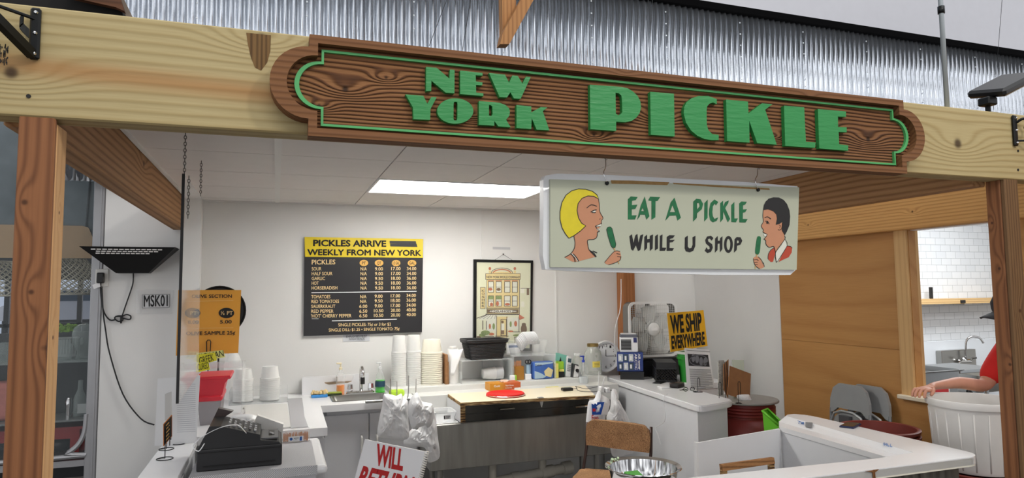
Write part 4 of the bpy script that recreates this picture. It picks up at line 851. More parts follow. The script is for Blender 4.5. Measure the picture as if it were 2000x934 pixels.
MB().bx(Xp(997, 5.35), Xp(1006, 5.35), 5.34, 5.38, ZL, ZL+.05, .006).build('body', PAPER, t); MB().bx(Xp(1006, 5.35), Xp(1009, 5.35), 5.34, 5.38, ZL, ZL+.05, .004).build('side', mat('lime', (150, 200, 50), .5), t)
# lime holder, teal folder, cordless phone
t = thing('desk_caddy', 'lime green desk caddy with black tray and note pads by the phone', 'caddy', (Xp(1097, 5.45), 5.45, ZL))
MB().bx(Xp(1089, 5.43), Xp(1102, 5.43), 5.42, 5.48, ZL, ZL+.05, .003).build('tray', BLACK, t)
MB().bx(Xp(1088, 5.43), Xp(1101, 5.43), 5.42, 5.49, ZL+.07, ZL+.135, .004).build('lime_box', mat('lime', (150, 200, 50), .5), t)
MB().bx(Xp(1091, 5.43), Xp(1101, 5.43), 5.415, 5.47, ZL+.05, ZL+.07, .002).build('note_block', mat('yellow_pad', (232, 222, 120), .8), t)
MB().bx(Xp(1099, 5.43), Xp(1103, 5.43), 5.44, 5.48, ZL+.05, ZL+.12, .003).ext([(Xp(1093, 5.45), 5.45, ZL+.135), (Xp(1097, 5.45), 5.45, ZL+.135), (Xp(1096, 5.45), 5.45, ZL+.175)], (0, .004, 0)).build('clip', BLACK, t)
fp_ = [at(*q, Y=5.55) for q in ((1082, 738), (1086, 689), (1091, 690), (1115, 697), (1113, 740))]
fp_[0].z = fp_[-1].z = ZL+.002
tag(MB().ext(fp_, (0, .008, 0)).build('teal_folder', mat('teal_card', (132, 200, 182), .6, var=.02)), 'pale teal folder leaning against the wall behind the phone', 'folder')
t = thing('cordless_phone', 'silver and black cordless phone in its cradle on the ledge', 'phone', (Xp(1125, 5.42), 5.42, ZL))
R_ = Matrix.Rotation(math.radians(-20), 3, 'X') @ Matrix.Rotation(math.radians(14), 3, 'Y'); px_ = Xp(1104, 5.42); SIL = mat('phone_silver', (206, 206, 204), .35)
MB().bx(px_, px_+.05, 5.41, 5.44, ZL+.004, ZL+.19, .01, ((px_+.02, 5.42, ZL), R_), 2).build('handset', SIL, t)
MB().bx(px_+.01, px_+.04, 5.4075, 5.411, ZL+.13, ZL+.165, 0, ((px_+.02, 5.42, ZL), R_)).build('screen', mat('phone_screen', (50, 72, 80), .2), t)
kb = MB()
for r_ in range(4):
    for c_ in range(3): kb.bx(px_+.01+c_*.011, px_+.018+c_*.011, 5.407, 5.411, ZL+.05+r_*.016, ZL+.06+r_*.016, .001, ((px_+.02, 5.42, ZL), R_))
kb.build('keypad', GREY, t)
MB().ext([(px_+.05, 5.37, ZL), (px_+.135, 5.37, ZL), (px_+.135, 5.37, ZL+.01), (px_+.13, 5.43, ZL+.10), (px_+.09, 5.43, ZL+.11)], (0, .06, 0)).build('cradle', mat('phone_dark', (54, 54, 56), .4), t)
MB().ext([(px_+.055, 5.366, ZL+.004), (px_+.10, 5.366, ZL+.004), (px_+.13, 5.405, ZL+.085), (px_+.095, 5.405, ZL+.10)], (0, .01, 0)).build('face', SIL, t)
MB().lathe([(0, 0), (.018, 0), (.016, .004), (0, .004)], (px_+.098, 5.378, ZL+.056), 16, M=Matrix.Rotation(math.radians(58), 3, 'X')).build('dial_ring', BLACK, t)
# glass jars
def jar(name, label, px, y, r, h, m, lidm, lab=None):
    x = Xp(px, y); t = thing(name, label, 'jar', (x, y, ZL))
    MB().lathe([(0, .004), (r*.9, 0), (r, .015), (r, h*.62), (r*.9, h*.74), (r*.62, h*.86), (r*.6, h*.93), (r*.57, h*.93), (r*.6, h*.85), (r*.87, h*.73), (r*.965, h*.6), (r*.965, .02), (0, .012)], (x, y, ZL), 28).build('glass_body', m, t, 40)
    MB().lathe([(r*.57, h*.90), (r*.66, h*.90), (r*.66, h*.985), (r*.6, h), (0, h)], (x, y, ZL), 24).build('lid', lidm, t, 40)
    if lab:
        b = MB(); b.grid(lambda u, v: (x+r*1.004*math.sin((u-.55)*.95), y-r*1.004*math.cos((u-.55)*.95), ZL+h*(.25+.19*v)), 8, 1); b.build('paper_label', mat('label_yellow', (232, 210, 96), .6), t, True)
        b = MB()
        for i in range(3): b.grid(lambda u, v: (x+r*1.012*math.sin((u*.6-.35)*.95), y-r*1.012*math.cos((u*.6-.35)*.95), ZL+h*(.285+.045*i+.012*v)), 6, 1)
        b.build('label_print', mat('label_ink', (120, 104, 50), .7), t)
    return t
GLS = glass('jar_glass', (222, 226, 216), .17, .04, .8)
jar('glass_jar', 'big empty glass gallon jar with gold lid and yellow label', 1159, 5.5, .078, .275, GLS, mat('gold_lid', (150, 126, 76), .35, .8, var=.25, vscale=60), True)
jar('glass_jar', 'smaller glass jar with white lid behind the sanitiser bottle', 1128, 5.52, .045, .19, GLS, CLEARG)
bottle('sanitiser_bottle', 'clear pump bottle with blue pump in front of the jars', Xp(1140, 5.27), 5.27, .925, [(0, 0), (.036, 0), (.039, .01), (.039, .12), (.028, .155), (.014, .165), (.014, .18)], CLEAR, ([(0, .002), (.036, .002), (.036, .055), (0, .055)], glass('clear_gel', (230, 236, 238), .35, .05)), mat('pump_blue', (40, 66, 176), .35))
# wall clock standing behind the jar
t = thing('round_clock', 'white round clock standing behind the glass jar', 'clock', (Xp(1180, 5.58), 5.58, ZL)); kc = at(1183, 713, Y=5.60)
RX = Matrix.Rotation(PI/2, 3, 'X'); kc.z = ZL+.145
MB().lathe([(0, .004), (.118, .004), (.122, .02), (.136, .026), (.144, .012), (.144, 0), (0, 0)], kc, 36, M=RX).build('case', WHITE, t, 40)
MB().lathe([(0, .0065), (.117, .0065), (.117, .005)], kc, 32, M=RX).build('face', PAPER, t)
x_ = MB()
for k in range(12):
    a_ = math.radians(90-30*(k+1)); cx_, cz_ = kc.x+.097*math.cos(a_), kc.z+.097*math.sin(a_)-.012; w_ = .009*len(str(k+1))
    x_.text(str(k+1), (cx_-w_, kc.y-.0066, cz_), (cx_+w_, kc.y-.0066, cz_), (0, 0, .024), (0, -1, 0), 0, .0006)
x_.build('numerals', INK, t)
MB().bx(kc.x-.003, kc.x+.003, kc.y-.009, kc.y-.0075, kc.z, kc.z+.06).bx(kc.x, kc.x+.085, kc.y-.009, kc.y-.0075, kc.z-.002, kc.z+.002).build('hands', INK, t)
from mathutils import noise as mnoise
# ------------------------------------------------------------------ three-compartment sink with a lid board
YT_ = 4.70
t = thing('compartment_sink', 'long stainless steel sink trough below the cream lid board', 'sink', (1.75, 4.9, 0))
MB().bx(1.035, 2.44, YT_, YT_+.012, .47, .775, .003).bx(1.035, 2.44, YT_, YT_+.03, .768, .785, .006).bx(1.035, 1.05, YT_+.012, 5.1, .47, .785).bx(2.425, 2.44, YT_+.012, 5.1, .47, .785).bx(1.05, 2.425, YT_+.012, 5.1, .47, .48).build('trough', STEELD, t)
MB().bx(1.05, 1.247, YT_+.032, 5.09, .77, .789, .002).build('drainboard', WHITE, t, label='white drainboard')
MB().bx(1.285, 2.27, YT_+.02, YT_+.03, .785, .905).bx(1.285, 2.27, YT_+.012, YT_+.02, .838, .842).build('splash_panel', mat('dark_steel', (74, 73, 70), .22, .9, var=.25, vscale=8, stretch=(2, 1, .6)), t)
for x in (1.12, 2.35):
    for y in (4.78, 5.04): MB().tube([(x, y, 0), (x, y, .475)], .02, 10).build('leg', STEELD, t)
tl = MB().tube([(2.15, YT_+.008, .835), (2.22, YT_-.004, .84), (2.25, YT_+.008, .84)], .008, 6).tube([(1.55, YT_+.004, .86), (1.66, YT_-.004, .862)], .0045, 6); tl.build('handle', CHROME, t)
PVC = mat('grey_white_pvc', (176, 172, 160), .5, var=.12)
t = thing('drain_pipe', 'grey-white plastic drain pipe run under the steel trough', 'pipe', (1.8, 4.9, .2))
MB().tube([(1.25, 4.9, .27), (2.2, 4.9, .345)], .038, 14).tube([(1.55, 4.9, .30), (1.55, 4.9, .466)], .03, 12).tube([(1.95, 4.9, .33), (1.95, 4.9, .466)], .03, 12).tube([(1.2, 4.9, 0), (1.2, 4.9, .28)], .038, 12).build('pipe', PVC, t, 40)
for u0, u1, r_ in ((1.70, 1.76, .046), (1.94, 2.04, .046), (2.12, 2.19, .05)): MB().tube([(u0, 4.9, .27+(u0-1.25)*.079), (u1, 4.9, .27+(u1-1.25)*.079)], r_, 14).build('collar', PVC, t, 40)
tag(MB().bx(1.66, 2.06, 4.85, 5.1, 0.0, .2, .004).build('floor_box', mat('dusty_box', (120, 120, 118), .7)), 'grey box on the floor below the drain pipe', 'box')
t = thing('lid_board', 'cream-topped plywood lid board over the steel sink', 'board', (1.76, 4.9, .79))
MB().ext([(1.245, 4.665, .91), (2.262, 4.60, .91), (2.42, 5.105, .91), (1.262, 5.105, .91)], (0, 0, .024)).build('top', mat('cream_laminate', (232, 220, 192), .35, var=.03, vscale=4), t)
pe = bpy.data.materials.new('worn_ply_edge'); n = NT(pe); P = pos(n); mp_ = n.n('ShaderNodeMapping'); mp_.inputs['Scale'].default_value = (14, 14, 110); n.l(P, mp_.inputs[0])
n.l(n.ramp(n.noise(mp_.outputs[0], 1, 3), [(.35, lin((52, 34, 22))), (.5, lin((150, 112, 66))), (.65, lin((206, 180, 130)))]), n.b.inputs['Base Color']); n.set(rough=.8)
MB().ext([(1.243, 4.663, .911), (2.262, 4.597, .911), (2.262, 4.601, .911), (1.247, 4.667, .911)], (0, 0, .021)).ext([(1.240, 4.668, .912), (1.245, 4.664, .912), (1.262, 5.1, .912), (1.257, 5.1, .912)], (0, 0, .019)).build('edge', pe, t)
MB().bx(1.25, 1.272, 4.70, 5.1, .79, .91).build('side_panel', WHITE, t); MB().bx(1.272, 1.284, 4.69, 4.70, .79, .912).bx(1.25, 1.272, 4.695, 4.70, .79, .912).build('side_edge', pe, t)
cx = at(1056, 780, Y=4.64)
MB().ext([(cx.x-.018, 4.632, .925), (cx.x+.018, 4.631, .925), (cx.x+.004, 4.629, .87), (cx.x-.002, 4.629, .87)], (0, -.006, 0)).bx(cx.x-.02, cx.x+.02, 4.625, 4.66, .934, .938).build('latch', STEEL, t)
# clear tub on the drainboard
t = thing('clear_tub', 'clear plastic tub with label on the white drainboard', 'tub', (1.16, 4.85, .79))
tr = lambda d, z: [(x, y, z) for x, y in ring(1.08+d, 1.235-d, 4.74+d, 4.95-d, .015, 3)]
loft(MB(), [tr(.004, .862), tr(-.004, .862), tr(-.004, .858), tr(.002, .855), tr(.014, .7895), tr(.016, .7925)]).build('tub_body', CLEARG, t)
MB().bx(1.14, 1.19, 4.745, 4.748, .81, .84).build('label_card', PAPER, t); MB().bx(1.142, 1.150, 4.7438, 4.7452, .813, .837).bx(1.155, 1.185, 4.7438, 4.7452, .827, .831).bx(1.155, 1.18, 4.7438, 4.7452, .818, .821).build('label_print', INK, t)
# red round lid, charger
c = at(987, 771, Z=.94); t = thing('bucket_cover', 'large round red bucket lid lying on the cream board', 'lid', (c.x, c.y, .934))
MB().lathe([(0, .016), (.12, .015), (.132, .022), (.142, .02), (.146, .004), (.138, 0), (0, 0)], (c.x, c.y, .9345), 40).build('lid_disc', RED, t, 40)
MB().tube([(c.x+.148*math.cos(a_), c.y+.148*math.sin(a_), .944) for a_ in [math.radians(200+k*14) for k in range(11)]], .003, 6).build('rim_wire', CHROME, t)
c = at(1107, 762, Z=.94); t = thing('charger_box', 'small black charger box on the cream board', 'charger', (c.x, c.y, .934))
MB().bx(c.x-.04, c.x+.045, c.y-.028, c.y+.028, .9345, .958, .006, None, 2).build('case', BLACK, t)
MB().tube(smooth_poly([(c.x+.045, c.y, .945), (c.x+.09, c.y+.005, .948), (c.x+.10, c.y+.05, .955), (c.x+.16, c.y+.0, .94), (c.x+.24, c.y+.03, .94), (c.x+.31, c.y+.05, .945)], 5, False), .0022, 5).build('cord', BLACK, t)
tag(MB().bx(2.10, 2.21, 5.155, 5.19, .9255, .927).build('yellow_note', mat('yellow_pad', (232, 222, 120), .8)), 'pale yellow note lying at the back of the cream board', 'note')
# ------------------------------------------------------------------ hanging plastic bags
BAG = mat('white_bag_film', (236, 236, 236), .34, var=.02, spec=.5, bump=.55, bscale=38)
def crumple(mb, pts, Y, bulge, amp, seed=0, tilt=0, rings=15):
    """a hanging crumpled bag: outline in (x, z), puffed towards the room, wrinkled"""
    P = [Vector(q) for q in smooth_poly([Vector((a_, b_, 0)) for a_, b_ in pts], 4)]
    c = sum(P, Vector())/len(P); n_ = len(P)
    for sgn in (1, -1):
        prev = None
        for i in range(rings+1):
            tt = i/rings; row = []
            for p in P:
                q = c+(p-c)*max(tt, .001)
                w_ = mnoise.noise(Vector((q.x*15+seed, q.y*11, seed)))*.8+(.5-abs(mnoise.noise(Vector((q.x*30+q.y*14, q.y*16+seed, 3*sgn)))))*1.1+(.4-abs(mnoise.noise(Vector((q.x*60-q.y*40, q.y*45+seed, 5*sgn)))))*.6
                d = bulge*(1-tt**3)+amp*w_*(1-tt**6)
                row.append(mb.bm.verts.new((q.x, Y-sgn*max(d, .002*(1-tt))*(1 if sgn > 0 else .35)-tilt*(q.y-c.y), q.y)))
            if prev:
                for k in range(n_):
                    try: mb.bm.faces.new((prev[k], prev[(k+1) % n_], row[(k+1) % n_], row[k]))
                    except ValueError: pass
            prev = row
    bmesh.ops.remove_doubles(mb.bm, verts=mb.bm.verts[:], dist=.0004)
    return mb
def bagpx(pts, Y, s, ox, oy): return pxY(pts, Y, s, ox, oy)
YBG = 4.84
rk = thing('bag_rack', 'wire rack with upright prongs holding the white plastic bags', 'rack', (.87, 4.9, .9))
for x0, y0, x1, y1 in ((397, 0, 402, 150), (458, 25, 458, 160), (566, -30, 566, 120), (640, 0, 636, 130)):
    a, b = at(680+x0/4.815, 740+y0/4.815, Y=4.70), at(680+x1/4.815, 740+y1/4.815, Y=4.70)
    MB().tube([a, b, (b.x, 4.74, .935), (b.x, 4.985, .93)], .003, 6).build('prong', STEEL, rk)
MB().bx(.62, 1.0, 4.978, 4.999, .921, .94, .003).build('mounting_bar', STEEL, rk)
for k, (pts, Y, bl_, am, lab) in enumerate((
  ([(332, 150), (360, 142), (410, 150), (455, 160), (500, 140), (520, 185), (558, 205), (562, 300), (568, 430), (572, 545), (520, 578), (440, 570), (375, 562), (292, 552), (274, 500), (295, 360), (320, 250)], 4.63, .035, .022, 'bundle of white plastic bags hanging at the left of the rack'),
  ([(520, 590), (600, 470), (660, 470), (760, 240), (798, 260), (815, 340), (832, 430), (845, 560), (862, 730), (800, 782), (745, 775), (720, 650), (560, 640)], 4.675, .022, .018, 'long white plastic bag with small black print hanging lowest on the rack'),
  ([(575, 210), (640, 128), (675, 170), (700, 215), (790, 240), (805, 330), (786, 430), (745, 462), (720, 440), (640, 470), (598, 465), (575, 380), (560, 320)], 4.60, .035, .024, 'white plastic bag knotted on the right prongs of the rack'))):
    o = crumple(MB(), bagpx(pts, Y, 4.815, 680, 740), Y, bl_, am, k*7.3).build('plastic_bag', BAG, smooth=28)
    tag(o, lab, 'bag')
c = at(680+815/4.815, 740+655/4.815, Y=4.63)
x_ = MB(); x_.text('©', (c.x-.008, 4.636, c.z-.008), (c.x+.008, 4.636, c.z-.008), (0, 0, .018), (0, -1, 0), 0, .0006)
for o in list(bpy.data.objects):
    if o.get('label', '').startswith('long white plastic bag'): x_.build('print_mark', INK, o)
# bags at the right end of the trough
YB2 = 4.50
hk = thing('bag_hook', 'two upright wire prongs holding bags at the right of the sink', 'rack', (2.33, 4.5, .93))
for x0, y0, x1, y1 in ((1170, 725, 1168, 765), (1181, 735, 1173, 766)):
    a, b = at(x0, y0, Y=4.53), at(x1, y1, Y=4.53); MB().tube([a, b, (b.x, 4.62, .93)], .003, 6).build('prong', WHITE, hk)
f12 = (5.368, 1120, 760)
logo_bag = thing('printed_shopping_bag', 'white shopping bag with blue picture and red lettering hanging behind the chair', 'bag', (2.2, YB2, .5))
crumple(MB(), pxY([(160, 130), (215, 110), (250, 30), (280, 20), (300, 60), (350, 90), (385, 140), (345, 250), (330, 330), (300, 450), (150, 450), (128, 400), (140, 250)], YB2, *f12), YB2, .03, .012, 3.1).build('bag_film', BAG, logo_bag, 30)
lg = lambda polys, d: [pxY(p, YB2-.052, *f12) for p in polys]
b = MB(); b.flat(lg([[(190, 155), (215, 165), (225, 150), (245, 165), (250, 140), (330, 138), (288, 268), (195, 272)], [(262, 165), (285, 158), (292, 180), (280, 205), (272, 240), (240, 248), (235, 225), (250, 200), (240, 185)]], 0), YF(YB2-.052), .001); b.build('blue_picture', mat('logo_blue', (22, 84, 186), .4), logo_bag)
b = MB(); b.flat(lg([[(200, 205), (230, 205), (232, 235), (202, 238)]], 0), YF(YB2-.0535), .001); a, c_, e = at(1120+192/5.368, 760+322/5.368, Y=YB2-.0535), at(1120+262/5.368, 760+322/5.368, Y=YB2-.0535), None
b.text('Foo', a, c_, (0, 0, .032), (0, -1, 0), .02, .001); b.build('red_lettering', mat('logo_red', (206, 36, 46), .4), logo_bag)
MB().ext(P3([(1120+325/5.368, 760+140/5.368), (1120+385/5.368, 760+155/5.368), (1120+355/5.368, 760+275/5.368), (1120+292/5.368, 760+265/5.368)], YB2-.056), (0, .002, 0)).build('paper_flap', PAPER, logo_bag)
o = crumple(MB(), pxY([(400, 20), (430, 0), (455, 25), (440, 80), (480, 120), (520, 200), (590, 340), (640, 640), (560, 690), (430, 715), (390, 640), (370, 450), (345, 290), (385, 200)], 4.56, *f12), 4.56, .03, .022, 9.2).build('plastic_bag', BAG, smooth=30)
tag(o, 'white plastic bag hanging right of the printed one, its bottom below the chair back', 'bag')
t = thing('power_adapter', 'white plug adapter with cables behind the hanging bags', 'adapter', (2.36, 4.68, .935))
c = at(1180, 763, Y=4.66); MB().bx(c.x-.035, c.x-.002, 4.65, 4.70, .936, .985, .006).bx(c.x+.008, c.x+.045, 4.64, 4.69, .936, .975, .006).build('plug', WHITE, t)
MB().tube(smooth_poly([(c.x, 4.66, .96), (c.x-.06, 4.70, .942), (c.x-.14, 4.8, .94), (c.x-.1, 4.95, .94)], 5, False), .0025, 5).tube(smooth_poly([(c.x+.03, 4.66, .96), (c.x+.09, 4.7, .942), (c.x+.12, 4.85, .94)], 5, False), .0025, 5).build('cable', BLACK, t)
# ------------------------------------------------------------------ half wall on the right with its cap
hw = [(2.715, 3.96), (3.03, 4.06), (3.19, 5.56), (2.865, 5.66)]
t = thing('half_wall', 'white textured half wall with rounded cap right of the sink', 'half wall', (2.95, 4.8, 0))
HZ = .93
MB().ext([(x, y, 0) for x, y in hw], (0, 0, HZ-.045)).build('body', WHITE2, t)
cp = [(2.70, 3.97), (2.72, 3.935), (2.76, 3.925), (3.0, 4.0), (3.06, 4.04), (3.08, 4.09), (3.21, 5.56), (2.85, 5.66)]
m_ = MB().ext([(x, y, HZ-.045) for x, y in cp], (0, 0, .045)); bmesh.ops.bevel(m_.bm, geom=m_.bm.edges[:], offset=.007, affect='EDGES', segments=2); m_.build('cap', WHITE, t, 40)
c = at(1388, 800, Y=4.02); MB().bx(c.x-.012, c.x+.012, 4.012, 4.03, c.z-.02, c.z+.02, .002).bx(c.x-.016, c.x+.016, 4.018, 4.034, .25, c.z+.03, .002).build('latch_strip', mat('latch_white', (206, 206, 206), .4), t)
MB().bx(c.x-.009, c.x-.001, 4.008, 4.014, c.z-.013, c.z-.004).bx(c.x+.002, c.x+.009, 4.008, 4.014, c.z+.004, c.z+.013).build('latch', BLACKM, t)
# side table behind the half wall that carries the wide things
tag(MB().bx(3.235, 3.66, 4.85, 5.68, HZ-.05, HZ, .003).bx(3.24, 3.64, 4.86, 4.9, 0, HZ-.05).bx(3.24, 3.64, 5.63, 5.67, 0, HZ-.05).build('side_table', WHITE), 'white side table behind the half wall under the fan', 'table')
# black trays, boxed cooler, cooler
t = thing('black_tray', 'flat black tray under the blue cooler box', 'tray', (3.0, 5.4, HZ))
MB().ext([(2.87, 5.33, HZ), (3.045, 5.225, HZ), (3.12, 5.375, HZ), (2.97, 5.50, HZ)], (0, 0, .055)).build('tray_body', BLACK, t)
MB().ext([(2.865, 5.33, HZ+.055), (3.045, 5.22, HZ+.055), (3.125, 5.375, HZ+.055), (2.965, 5.51, HZ+.055)], (0, 0, .012)).build('rim', BLACK, t)
ZB = HZ+.068
ang = Matrix.Rotation(math.radians(-26), 3, 'Z'); pv = (2.98, 5.285, ZB)
bx_m = mat('box_blue', (40, 62, 130), .35, var=.2, vscale=25)
t = thing('cooler_box', 'blue printed carton of an air cooler on the black tray', 'box', (3.0, 5.34, ZB))
MB().bx(2.84, 3.065, 5.30, 5.41, ZB, ZB+.165, .002, (pv, ang)).build('carton', bx_m, t)
b = MB(); B2 = MB(); B3 = MB()
for i in range(3):
    for j in range(2):
        (b if (i+j) % 2 else B2).bx(2.848+i*.046, 2.888+i*.046, 5.2975, 5.300, ZB+.012+j*.075, ZB+.076+j*.075, 0, (pv, ang))
        B3.bx(2.858+i*.046, 2.874+i*.046, 5.2965, 5.2975, ZB+.025+j*.075, ZB+.06+j*.075, .001, (pv, ang))
b.build('pale_pictures', mat('picture_pale', (196, 202, 204), .4, var=.3, vscale=40), t); B2.build('dark_pictures', mat('picture_dark', (60, 78, 96), .4, var=.4, vscale=40), t); B3.build('product_pictures', WHITE, t)
b = MB()
def tx3(mb, s_, x0, x1, z, h, vert=False, y=5.2965, face='front'):
    ex_, ey_ = ang @ Vector((1, 0, 0)), Vector((0, 0, 1)); nn_ = ang @ Vector((0, -1, 0)); o_ = Vector(pv)
    if face == 'front': p_ = lambda x, zz: o_+ang @ Vector((x-pv[0], y-pv[1], zz-pv[2]))
    else:
        p_ = lambda x, zz: o_+ang @ Vector((3.0665-pv[0], x-pv[1], zz-pv[2])); nn_ = ang @ Vector((1, 0, 0)); ex_ = ang @ Vector((0, 1, 0))
    if vert: mb.text(s_, p_(x0, z), p_(x0, z-x1), ex_*h, nn_, .02, .0006)
    else: mb.text(s_, p_(x0, z), p_(x1, z), (0, 0, h), nn_, .02, .0006)
tx3(b, 'ARCTIC', 2.992, .14, ZB+.155, .02, True); tx3(b, 'AIR tower', 3.022, .14, ZB+.155, .02, True)
tx3(b, 'ARCTIC', 5.315, 5.40, ZB+.125, .022, face='side'); tx3(b, 'AIR tower', 5.315, 5.42, ZB+.095, .018, face='side')
b.build('lettering', PAPER, t)
ZB2 = ZB+.166
t = thing('desk_cooler', 'small white cube air cooler with black louvres on the blue carton', 'air cooler', (2.97, 5.35, ZB2))
MB().bx(2.865, 3.025, 5.315, 5.41, ZB2, ZB2+.135, .008, (pv, ang), 2).build('housing', WHITE, t)
MB().bx(2.866, 3.024, 5.314, 5.411, ZB2+.125, ZB2+.158, .01, (pv, ang), 2).build('top_band', mat('slate_grey', (96, 98, 108), .4), t)
MB().bx(2.875, 3.015, 5.313, 5.408, ZB2+.156, ZB2+.165, .004, (pv, ang)).build('lid', WHITE, t)
MB().bx(2.876, 2.965, 5.3125, 5.3155, ZB2+.02, ZB2+.112, 0, (pv, ang)).build('vent', BLACK, t)
b = MB()
for k in range(7): b.bx(2.876, 2.965, 5.310, 5.3145, ZB2+.026+k*.0125, ZB2+.029+k*.0125, 0, (pv, ang))
b.build('louvres', mat('louvre_grey', (150, 150, 154), .4), t)
MB().bx(2.985, 3.015, 5.3125, 5.3155, ZB2+.085, ZB2+.128, 0, (pv, ang)).build('sticker', mat('navy_sticker', (40, 46, 100), .4), t)
# milk crate with black bin, box fan on top
t = thing('milk_crate', 'black lattice milk crate under the box fan', 'crate', (3.3, 5.2, HZ))
cr = [(3.07, 5.06), (3.215, 4.975), (3.36, 5.27), (3.215, 5.36)]
def lattice_wall(mb, a, b, z0, z1, th=.008, n_=7):
    a, b = Vector((*a, 0)), Vector((*b, 0)); d = b-a; L = d.length; d.normalize(); nn_ = Vector((d.y, -d.x, 0))*th
    def seg(u0, w0, u1, w1, r=.006):
        p, q = a+d*u0+Vector((0, 0, w0)), a+d*u1+Vector((0, 0, w1)); mb.tube([p, q], r, 4)
    H = z1-z0
    for k in range(-4, n_+1):
        u0 = L*k/n_; u1 = u0+H
        for (p0, p1) in (((u0, z0), (u1, z1)), ((u0, z1), (u1, z0))):
            (x0, w0), (x1, w1) = p0, p1; s0 = max(0, -x0)/(x1-x0); s1 = min(1, (L-x0)/(x1-x0))
            if s1 > s0: seg(x0+(x1-x0)*s0, w0+(w1-w0)*s0, x0+(x1-x0)*s1, w0+(w1-w0)*s1, .005)
    for w_ in (z0+.006, z1-.006): seg(0, w_, L, w_, .008)
for i in range(4):
    m_ = MB(); lattice_wall(m_, cr[i], cr[(i+1) % 4], HZ+.004, HZ+.12); m_.build('lattice_side', BLACK, t)
MB().ext([(x, y, HZ+.012) for x, y in cr], (0, 0, .006)).build('base', BLACK, t)
MB().ext([(x, y, HZ+.12) for x, y in cr], (0, 0, .045)).build('rim_band', BLACK, t)
fz = HZ+.1715; fa = at(1230, 700, Y=5.44).x; fb = at(1324, 700, Y=5.44).x; FY0, FY1 = 5.44, 5.55
t = thing('storage_bin', 'flat black storage bin under the box fan behind the lattice crate', 'bin', (3.35, 5.5, HZ)); MB().bx(fa+.10, fb+.04, 5.40, 5.66, HZ, HZ+.15, .008).build('bin_body', BLACK, t); MB().bx(fa+.09, fb+.05, 5.39, 5.67, HZ+.15, HZ+.167, .004).build('lid', BLACK, t)
t = thing('box_fan', 'white square box fan with wire grille standing on the black crate', 'fan', ((fa+fb)/2, 5.5, fz))
zt = at(1270, 590, Y=FY0).z
def rrect(x0, x1, z0, z1, r, n_=5):
    return [(p[0], p[1]) for p in ring(x0, x1, z0, z1, r, n_)]
MB().flat([rrect(fa, fb, fz, zt, .06), rrect(fa+.014, fb-.014, fz+.014, zt-.014, .05)], YF(FY1), FY1-FY0).build('casing', mat('fan_grey', (116, 114, 110), .5), t)
MB().flat([rrect(fa-.003, fb+.003, fz-.003, zt+.003, .062), rrect(fa+.018, fb-.018, fz+.018, zt-.018, .05)], YF(FY0+.008), .014).build('front_rim', mat('fan_white', (226, 226, 224), .4), t)
g_ = MB(); W_ = fb-fa; H_ = zt-fz
nx = 24
for k in range(1, nx):
    x = fa+W_*k/nx; dz = .02+(.035 if k in (1, nx-1) else 0); g_.tube([(x, FY0-.002, fz+dz), (x, FY0-.002, zt-dz)], .0016, 4)
for k in range(1, 30):
    z = fz+H_*k/30; dx = .02+(.03 if k in (1, 29) else 0); g_.tube([(fa+dx, FY0-.003, z), (fb-dx, FY0-.003, z)], .0013, 4)
cxf, czf = (fa+fb)/2, (fz+zt)/2
for r_ in (.08, .15): g_.tube([(cxf+r_*math.cos(k*2*PI/30), FY0-.003, czf+r_*math.sin(k*2*PI/30)) for k in range(30)], .0016, 4, True)
g_.build('grille', mat('fan_wire', (214, 214, 210), .4), t)
MB().lathe([(0, .012), (.05, .011), (.06, .004), (.06, 0), (0, 0)], (cxf, FY0-.004, czf), 24, M=Matrix.Rotation(PI/2, 3, 'X')).build('hub_cover', mat('fan_hub', (222, 222, 220), .4), t, 40)
MB().bx(cxf-.035, cxf+.035, FY0-.0185, FY0-.015, czf-.012, czf+.016).build('hub_label', PAPER, t)
b = MB()
for k in range(5):
    a_ = k*2*PI/5+.4
    b.grid(lambda u, v: (cxf+(.05+.165*u)*math.cos(a_+(v-.5)*.95*(1-.25*u)), FY0+.05+.03*(v-.5), czf+(.05+.165*u)*math.sin(a_+(v-.5)*.95*(1-.25*u))), 4, 6, .003)
b.lathe([(0, -.04), (.05, -.04), (.05, .02), (0, .02)], (cxf, FY0+.05, czf), 18, M=Matrix.Rotation(PI/2, 3, 'X')); b.build('blades', mat('fan_blade', (206, 208, 206), .35), t, 40)
b = MB()
for k in range(1, 14): b.tube([(fa+.02, FY1-.004, fz+H_*k/14), (fb-.02, FY1-.004, fz+H_*k/14)], .0016, 4)
b.bx(cxf-.02, cxf+.02, FY1-.02, FY1-.01, fz+.01, zt-.01).build('rear_grille', mat('fan_wire_dark', (120, 120, 116), .5), t)
for x in (fa+.11, fb-.06): MB().bx(x, x+.03, FY0-.004, FY1, fz-.02+.02, fz+.012, .003).build('foot', mat('fan_white', (226, 226, 224), .4), t)
